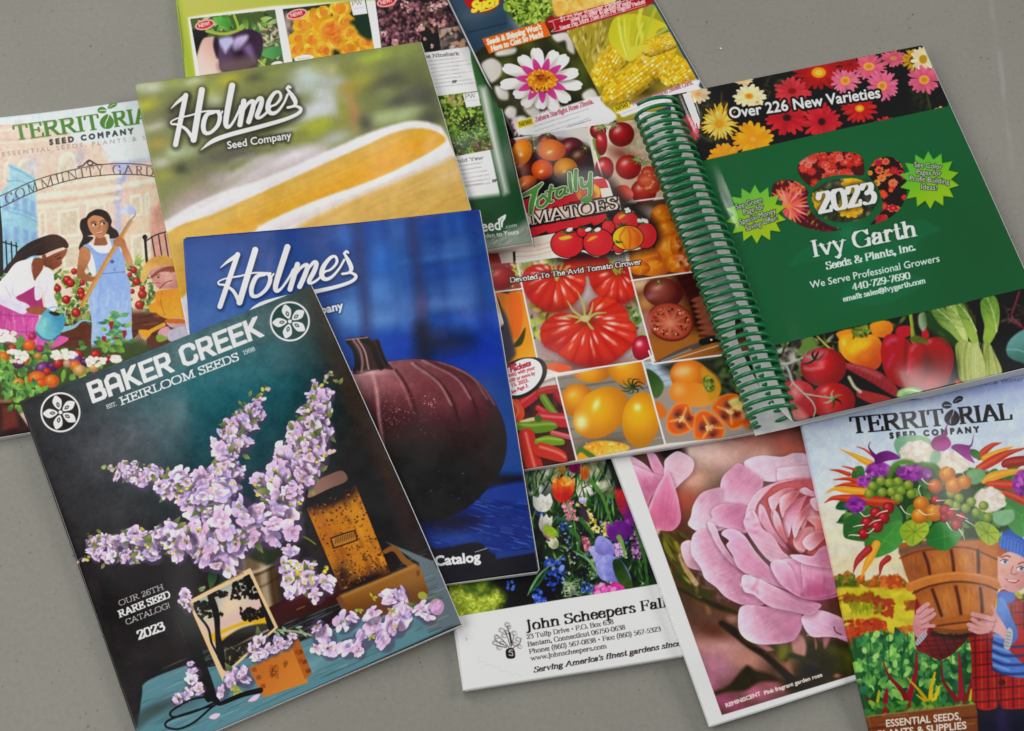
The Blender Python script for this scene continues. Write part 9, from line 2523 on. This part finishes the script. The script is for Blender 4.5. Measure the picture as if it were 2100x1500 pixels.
K['terrr'].drape([K['rose']])
K['ivy'].drape([K['zinnia'], K['tomato'], K['rose'], K['terrr']])
K['holmesy'].drape([K['terrl'], K['jung'], K['tomato']])
K['holmesb'].drape([K['holmesy'], K['jung'], K['tomato'], K['schee'], K['terrl']])
K['baker'].drape([K['holmesb'], K['holmesy'], K['terrl'], K['schee'], K['jung']])

# ---------------------------------------------------------------- paper
def print_material(cat):
 # photo-pixel bounds of the sheet -> canvas -> rectified sheet picture
 q = np.array(cat.quad)
 x0, y0 = q.min(0) - 12
 x1, y1 = q.max(0) + 12
 A = Art(x0, y0, x1, y1, cat.bg, sum(map(ord, cat.key)))
 globals()['art_' + cat.key](A)
 w = int(max(np.hypot(*(q[1] - q[0])), np.hypot(*(q[2] - q[3]))) * 1.12)
 h = int(max(np.hypot(*(q[3] - q[0])), np.hypot(*(q[2] - q[1]))) * 1.12)
 S, T = np.meshgrid((np.arange(w) + .5) / w, (np.arange(h) + .5) / h)
 P = cat.f(S, T)
 u = np.clip(P[..., 0] - A.x0 - .5, 0, A.w - 1.001)
 v = np.clip(P[..., 1] - A.y0 - .5, 0, A.h - 1.001)
 i, j = u.astype(int), v.astype(int)
 a, b = (u - i)[..., None], (v - j)[..., None]
 I = A.im
 C = (I[j, i] * (1 - a) + I[j, i + 1] * a) * (1 - b) + (I[j + 1, i] * (1 - a) + I[j + 1, i + 1] * a) * b
 g_ = C.mean(-1, keepdims=True)
 C = g_ + (C - g_) * .99
 C = np.clip((C - .45) * 1.035 + .45, 0, 1)
 lin = np.where(C <= .04045, C / 12.92, ((C + .055) / 1.055) ** 2.4)
 lin = np.clip((lin - .011) / LIT, .003, .86)
 C = np.where(lin <= .0031308, lin * 12.92, 1.055 * lin ** (1 / 2.4) - .055)
 im = bpy.data.images.new('print_' + cat.key, w, h)
 px = np.ones((h, w, 4), np.float32)
 px[:, :, :3] = C[::-1]
 im.pixels.foreach_set(px.ravel())
 im.update()
 m, nt, bs = mat('coated_paper_' + cat.key)
 tx = nt.nodes.new('ShaderNodeTexImage')
 tx.image = im
 tx.extension = 'EXTEND'
 link(nt, tx.outputs[0], bs.inputs['Base Color'])
 bs.inputs['Roughness'].default_value = .16 if cat.key == 'ivy' else .32
 if cat.key != 'ivy':                     # handled paper: uneven polish
  tq = nt.nodes.new('ShaderNodeTexCoord')
  rr = ramp(nt, noise(nt, tq.outputs['Object'], 22, 5, .65).outputs[0], (.35, (.24,) * 3), (.65, (.42,) * 3))
  link(nt, rr.outputs[0], bs.inputs['Roughness'])
 bs.inputs['Specular IOR Level'].default_value = .6 if cat.key == 'ivy' else .3
 tc = nt.nodes.new('ShaderNodeTexCoord')
 bp = nt.nodes.new('ShaderNodeBump')
 bp.inputs['Strength'].default_value = .5 if cat.key != 'ivy' else .25
 bp.inputs['Distance'].default_value = .0005
 link(nt, noise(nt, tc.outputs['Object'], 16, 2, .4).outputs[0], bp.inputs['Height'])
 link(nt, bp.outputs[0], bs.inputs['Normal'])
 return m

m_pages, nt, bs = mat('page_edges')
tc = nt.nodes.new('ShaderNodeTexCoord')
mp = nt.nodes.new('ShaderNodeMapping')
mp.inputs['Scale'].default_value = (4, 30, 1)
link(nt, tc.outputs['UV'], mp.inputs['Vector'])
r = ramp(nt, noise(nt, mp.outputs[0], 1.6, 3, .7).outputs[0], (.26, (.58, .58, .57)), (.5, (.76, .755, .74)), (.72, (.83, .83, .81)))
link(nt, r.outputs[0], bs.inputs['Base Color'])
bs.inputs['Roughness'].default_value = .7
m_white, nt, bs = mat('white_paper')
bs.inputs['Base Color'].default_value = (.74, .735, .72, 1)
bs.inputs['Roughness'].default_value = .5

m_block, nt, bs = mat('fanned_page_edges')
tc = nt.nodes.new('ShaderNodeTexCoord')
mp = nt.nodes.new('ShaderNodeMapping')
mp.inputs['Scale'].default_value = (3, 60, 1)
link(nt, tc.outputs['UV'], mp.inputs['Vector'])
r = ramp(nt, noise(nt, mp.outputs[0], 1.4, 3, .6).outputs[0], (.3, (.66, .66, .66)), (.5, (.84, .84, .83)), (.7, (.88, .88, .87)))
link(nt, r.outputs[0], bs.inputs['Base Color'])
bs.inputs['Roughness'].default_value = .6

def axis(n, extra=()):
 t = np.linspace(0, 1, n)
 return np.sort(np.r_[t, .004, .012, .988, .996, extra])

def build(cat, round_=.0):
 ss, tt = axis(27, (.03, .05, .06, .09, .1, .13, .14, .17) if cat.key == 'ivy' else ()), axis(33)
 S, T = np.meshgrid(ss, tt)
 S, T = S.copy(), T.copy()
 if round_:
  for i in (0, -1):
   for j in (0, -1):
    S[i, j] += (.0035 if j == 0 else -.0035) * round_
    T[i, j] += (.003 if i == 0 else -.003) * round_
 px = cat.f(S, T)
 rnd = np.random.default_rng(len(cat.key) + sum(map(ord, cat.key)))
 wav = (vnoise(*S.shape, 9, rnd) - .4) * (.0018 if cat.key != 'ivy' else .0006)
 z = np.full(S.shape, .012)
 for _ in range(4):
  P = unproj(px, z)
  up = wav + .0004
  for ls, lt, am, rr in cat.lift:
   up = up + am * np.exp(-((S - ls) ** 2 + (T - lt) ** 2) / rr ** 2)
  if cat.key == 'ivy':                 # the cover buckles along the coil
   up = up + .0050 * np.exp(-((S - .098) / .044) ** 2) * (1.05 - .6 * T + .18 * np.sin(T * 19 + 1)) * np.clip(1.25 - T, 0, 1)
  base = cat.base(P[..., 0], P[..., 1])
  z = base + cat.th + np.maximum(up, .0003)
 P = unproj(px, z)
 R, C = S.shape
 c = P.reshape(-1, 3).mean(0)
 root = bpy.data.objects.new('spiral_bound_catalog' if cat.key == 'ivy' else 'seed_catalog', None)
 scene.collection.objects.link(root)
 root.location = (c[0], c[1], float(base.min()))
 root['label'], root['category'], root['group'] = cat.label, 'catalog', G
 idx = np.arange(R * C).reshape(R, C)
 fold = cat.key != 'ivy'
 mp_ = print_material(cat)
 # printed cover: front sheet, folded spine, back sheet in one piece
 TH = .00028
 top = P.reshape(-1, 3)
 low = top - [0, 0, TH]
 V = [top, low]
 U = [np.c_[S.ravel(), 1 - T.ravel()]] * 2
 F = []
 n = R * C
 for i in range(R - 1):
  for j in range(C - 1):
   a, b, d, e = idx[i, j], idx[i, j + 1], idx[i + 1, j + 1], idx[i + 1, j]
   F += [(e, d, b, a), (n + a, n + b, n + d, n + e)]
 rim = list(idx[0, :]) + list(idx[1:, -1]) + list(idx[-1, -2::-1]) + list(idx[-2:0, 0][::-1])
 for a, b in zip(rim, rim[1:] + rim[:1]):
  F.append((a, b, n + b, n + a))
 bz = base + .0003
 out = (P[:, :1] - P[:, 1:2])
 out[..., 2] = 0
 out = out / np.linalg.norm(out, axis=-1, keepdims=True)
 if fold:
  k0 = 2 * n
  K_ = 6
  for q in range(1, K_ + 1):
   an = math.pi * q / K_
   zz = P[:, 0, 2] * (.5 + .5 * math.cos(an)) + bz[:, 0] * (.5 - .5 * math.cos(an))
   v = P[:, 0].copy()
   v[:, 2] = zz
   v[:, :2] += out[:, 0, :2] * math.sin(an) * min(.0011, cat.th * .3)
   V.append(v)
   U.append(np.c_[np.full(R, .002), 1 - T[:, 0]])
  for q in range(K_):
   for i in range(R - 1):
    a0 = idx[i, 0] if q == 0 else k0 + (q - 1) * R + i
    a1 = idx[i + 1, 0] if q == 0 else k0 + (q - 1) * R + i + 1
    b0, b1 = k0 + q * R + i, k0 + q * R + i + 1
    F.append((a1, a0, b0, b1))
 mesh_obj('front_cover' if not fold else 'cover', np.vstack(V) - 0, F, mp_, root, np.vstack(U))
 # page block
 prot = .0006
 e1 = -out
 e2 = P[-1:, :] - P[-2:-1, :]
 e2[..., 2] = 0
 e2 = e2 / np.linalg.norm(e2, axis=-1, keepdims=True)
 B = P.copy()
 B[..., 2] = P[..., 2] - TH - .0001
 B[:, 0, :2] += e1[:, 0, :2] * .0003
 B[:, -1, :2] += e1[:, -1, :2] * prot
 B[-1, :, :2] += e2[0, :, :2] * prot * .7
 D = B.copy()
 D[..., 2] = bz
 NL = 7
 lay = [B + (D - B) * (q / (NL - 1)) for q in range(NL)]
 if cat.key == 'ivy':                     # fanned spine: lower leaves reach further out
  u = np.clip(1 - S / .5, 0, 1)
  dn = e2[0, :1, :2]
  for q in range(NL):
   f = q / (NL - 1)
   lay[q][..., :2] += (out[..., :2] * (.025 * f ** 1.6 + .001)) * u[..., None]
 perim = np.r_[0, np.cumsum([np.linalg.norm(P.reshape(-1, 3)[b] - P.reshape(-1, 3)[a]) for a, b in zip(rim, rim[1:] + rim[:1])])]
 V, U, F = [], [], []
 L = len(rim)
 for q in range(NL):
  pts = lay[q].reshape(-1, 3)[rim + rim[:1]]
  V.append(pts)
  U.append(np.c_[perim * 10, np.full(L + 1, q / (NL - 1))])
 for q in range(NL - 1):
  for i in range(L):
   a, b = q * (L + 1) + i, q * (L + 1) + i + 1
   F.append((b, a, a + L + 1, b + L + 1))
 k = NL * (L + 1)
 V.append(lay[0].reshape(-1, 3))
 U.append(np.c_[S.ravel(), np.full(n, .05)])
 V.append(lay[-1].reshape(-1, 3))
 U.append(np.c_[S.ravel(), np.full(n, .95)])
 for i in range(R - 1):
  for j in range(C - 1):
   a, b, d, e = idx[i, j], idx[i, j + 1], idx[i + 1, j + 1], idx[i + 1, j]
   F += [(k + e, k + d, k + b, k + a), (k + n + a, k + n + b, k + n + d, k + n + e)]
 mesh_obj('pages', np.vstack(V), F, m_pages if fold else m_block, root, np.vstack(U), smooth=False)
 if not fold:
  W = lay[-1].copy()
  Wt, Wb = W.reshape(-1, 3) - [0, 0, .0003], W.reshape(-1, 3) - [0, 0, .0008]
  F = []
  for i in range(R - 1):
   for j in range(C - 1):
    a, b, d, e = idx[i, j], idx[i, j + 1], idx[i + 1, j + 1], idx[i + 1, j]
    F += [(e, d, b, a), (n + a, n + b, n + d, n + e)]
  for a, b in zip(rim, rim[1:] + rim[:1]):
   F.append((a, b, n + b, n + a))
  mesh_obj('back_cover', np.vstack([Wt, Wb]), F, m_white, root)
 return root, P, base, out

for k in ('terrl', 'zinnia', 'schee', 'rose', 'tomato', 'jung', 'terrr', 'holmesy', 'holmesb', 'baker'):
 build(K[k], 1. if k in ('holmesb', 'holmesy') else 0.)
ivy, P, base, out = build(K['ivy'], 1.)

# ---------------------------------------------------------------- plastic coil of the spiral-bound catalogue
m_coil, nt, bs = mat('green_coil_plastic')
bs.inputs['Base Color'].default_value = (.006, .19, .06, 1)
bs.inputs['Roughness'].default_value = .22
TURNS, SEG, RAD, WIRE = 38, 34, .0158, .00165
tl, bl = P[0, 0].copy(), P[-1, 0].copy()
zb = float(base[:, 0].min())
ax = bl - tl
ax[2] = 0
ln = np.linalg.norm(ax)
axn = ax / ln
o2 = out[:, 0].mean(0)
o2 = o2 - axn * (o2 @ axn)
o2 /= np.linalg.norm(o2)
bulge = K['ivy'].th
cz = np.linspace(base[0, 0], base[-1, 0], 50) + .0125
V, F, N = [], [], TURNS * SEG
nring = 8
path = []
for i in range(N + 1):
 f = i / N
 an = 2 * math.pi * i / SEG + .5
 cc = tl + ax * (.012 + .972 * f) + o2 * (.0148 - .0022 * f)
 zc = np.interp(f, np.linspace(0, 1, 50), cz)
 path.append(np.array([cc[0], cc[1], zc]) + o2 * RAD * math.cos(an) * 1.2 + np.array([0, 0, 1.]) * RAD * math.sin(an) * .93)
path = np.array(path)
tg = np.gradient(path, axis=0)
tg /= np.linalg.norm(tg, axis=1)[:, None]
n1 = np.cross(tg, axn)
n1 /= np.linalg.norm(n1, axis=1)[:, None]
n2 = np.cross(tg, n1)
for i in range(N + 1):
 for q in range(nring):
  an = 2 * math.pi * q / nring
  V.append(path[i] + (n1[i] * math.cos(an) + n2[i] * math.sin(an)) * WIRE)
for i in range(N):
 for q in range(nring):
  a, b = i * nring + q, i * nring + (q + 1) % nring
  F.append((a, b, b + nring, a + nring))
F += [tuple(range(nring))[::-1], tuple(N * nring + q for q in range(nring))]
mesh_obj('coil_binding', V, F, m_coil, ivy)

# ---------------------------------------------------------------- crumbs on the bare table
m_crumb, nt, bs = mat('white_crumb')
bs.inputs['Base Color'].default_value = (.78, .77, .74, 1)
for px, r, lab in (((1478, 100), .0011, 'tiny white paper crumb on the bare table above the coil-bound catalog'), ((262, 1440), .0013, 'tiny white paper crumb touching the spine of the dark lilac flower catalog')):
 rg = random.Random(r)
 bm = bmesh.new()
 bmesh.ops.create_icosphere(bm, subdivisions=2, radius=r)
 for v in bm.verts:
  v.co *= rg.uniform(.75, 1.2)
  v.co.z *= .7
 me = bpy.data.meshes.new('paper_crumb')
 bm.to_mesh(me)
 bm.free()
 me.materials.append(m_crumb)
 o = bpy.data.objects.new('paper_crumb', me)
 scene.collection.objects.link(o)
 o.location = unproj(np.array(px, float), r * .6)
 o['label'], o['category'] = lab, 'crumb'
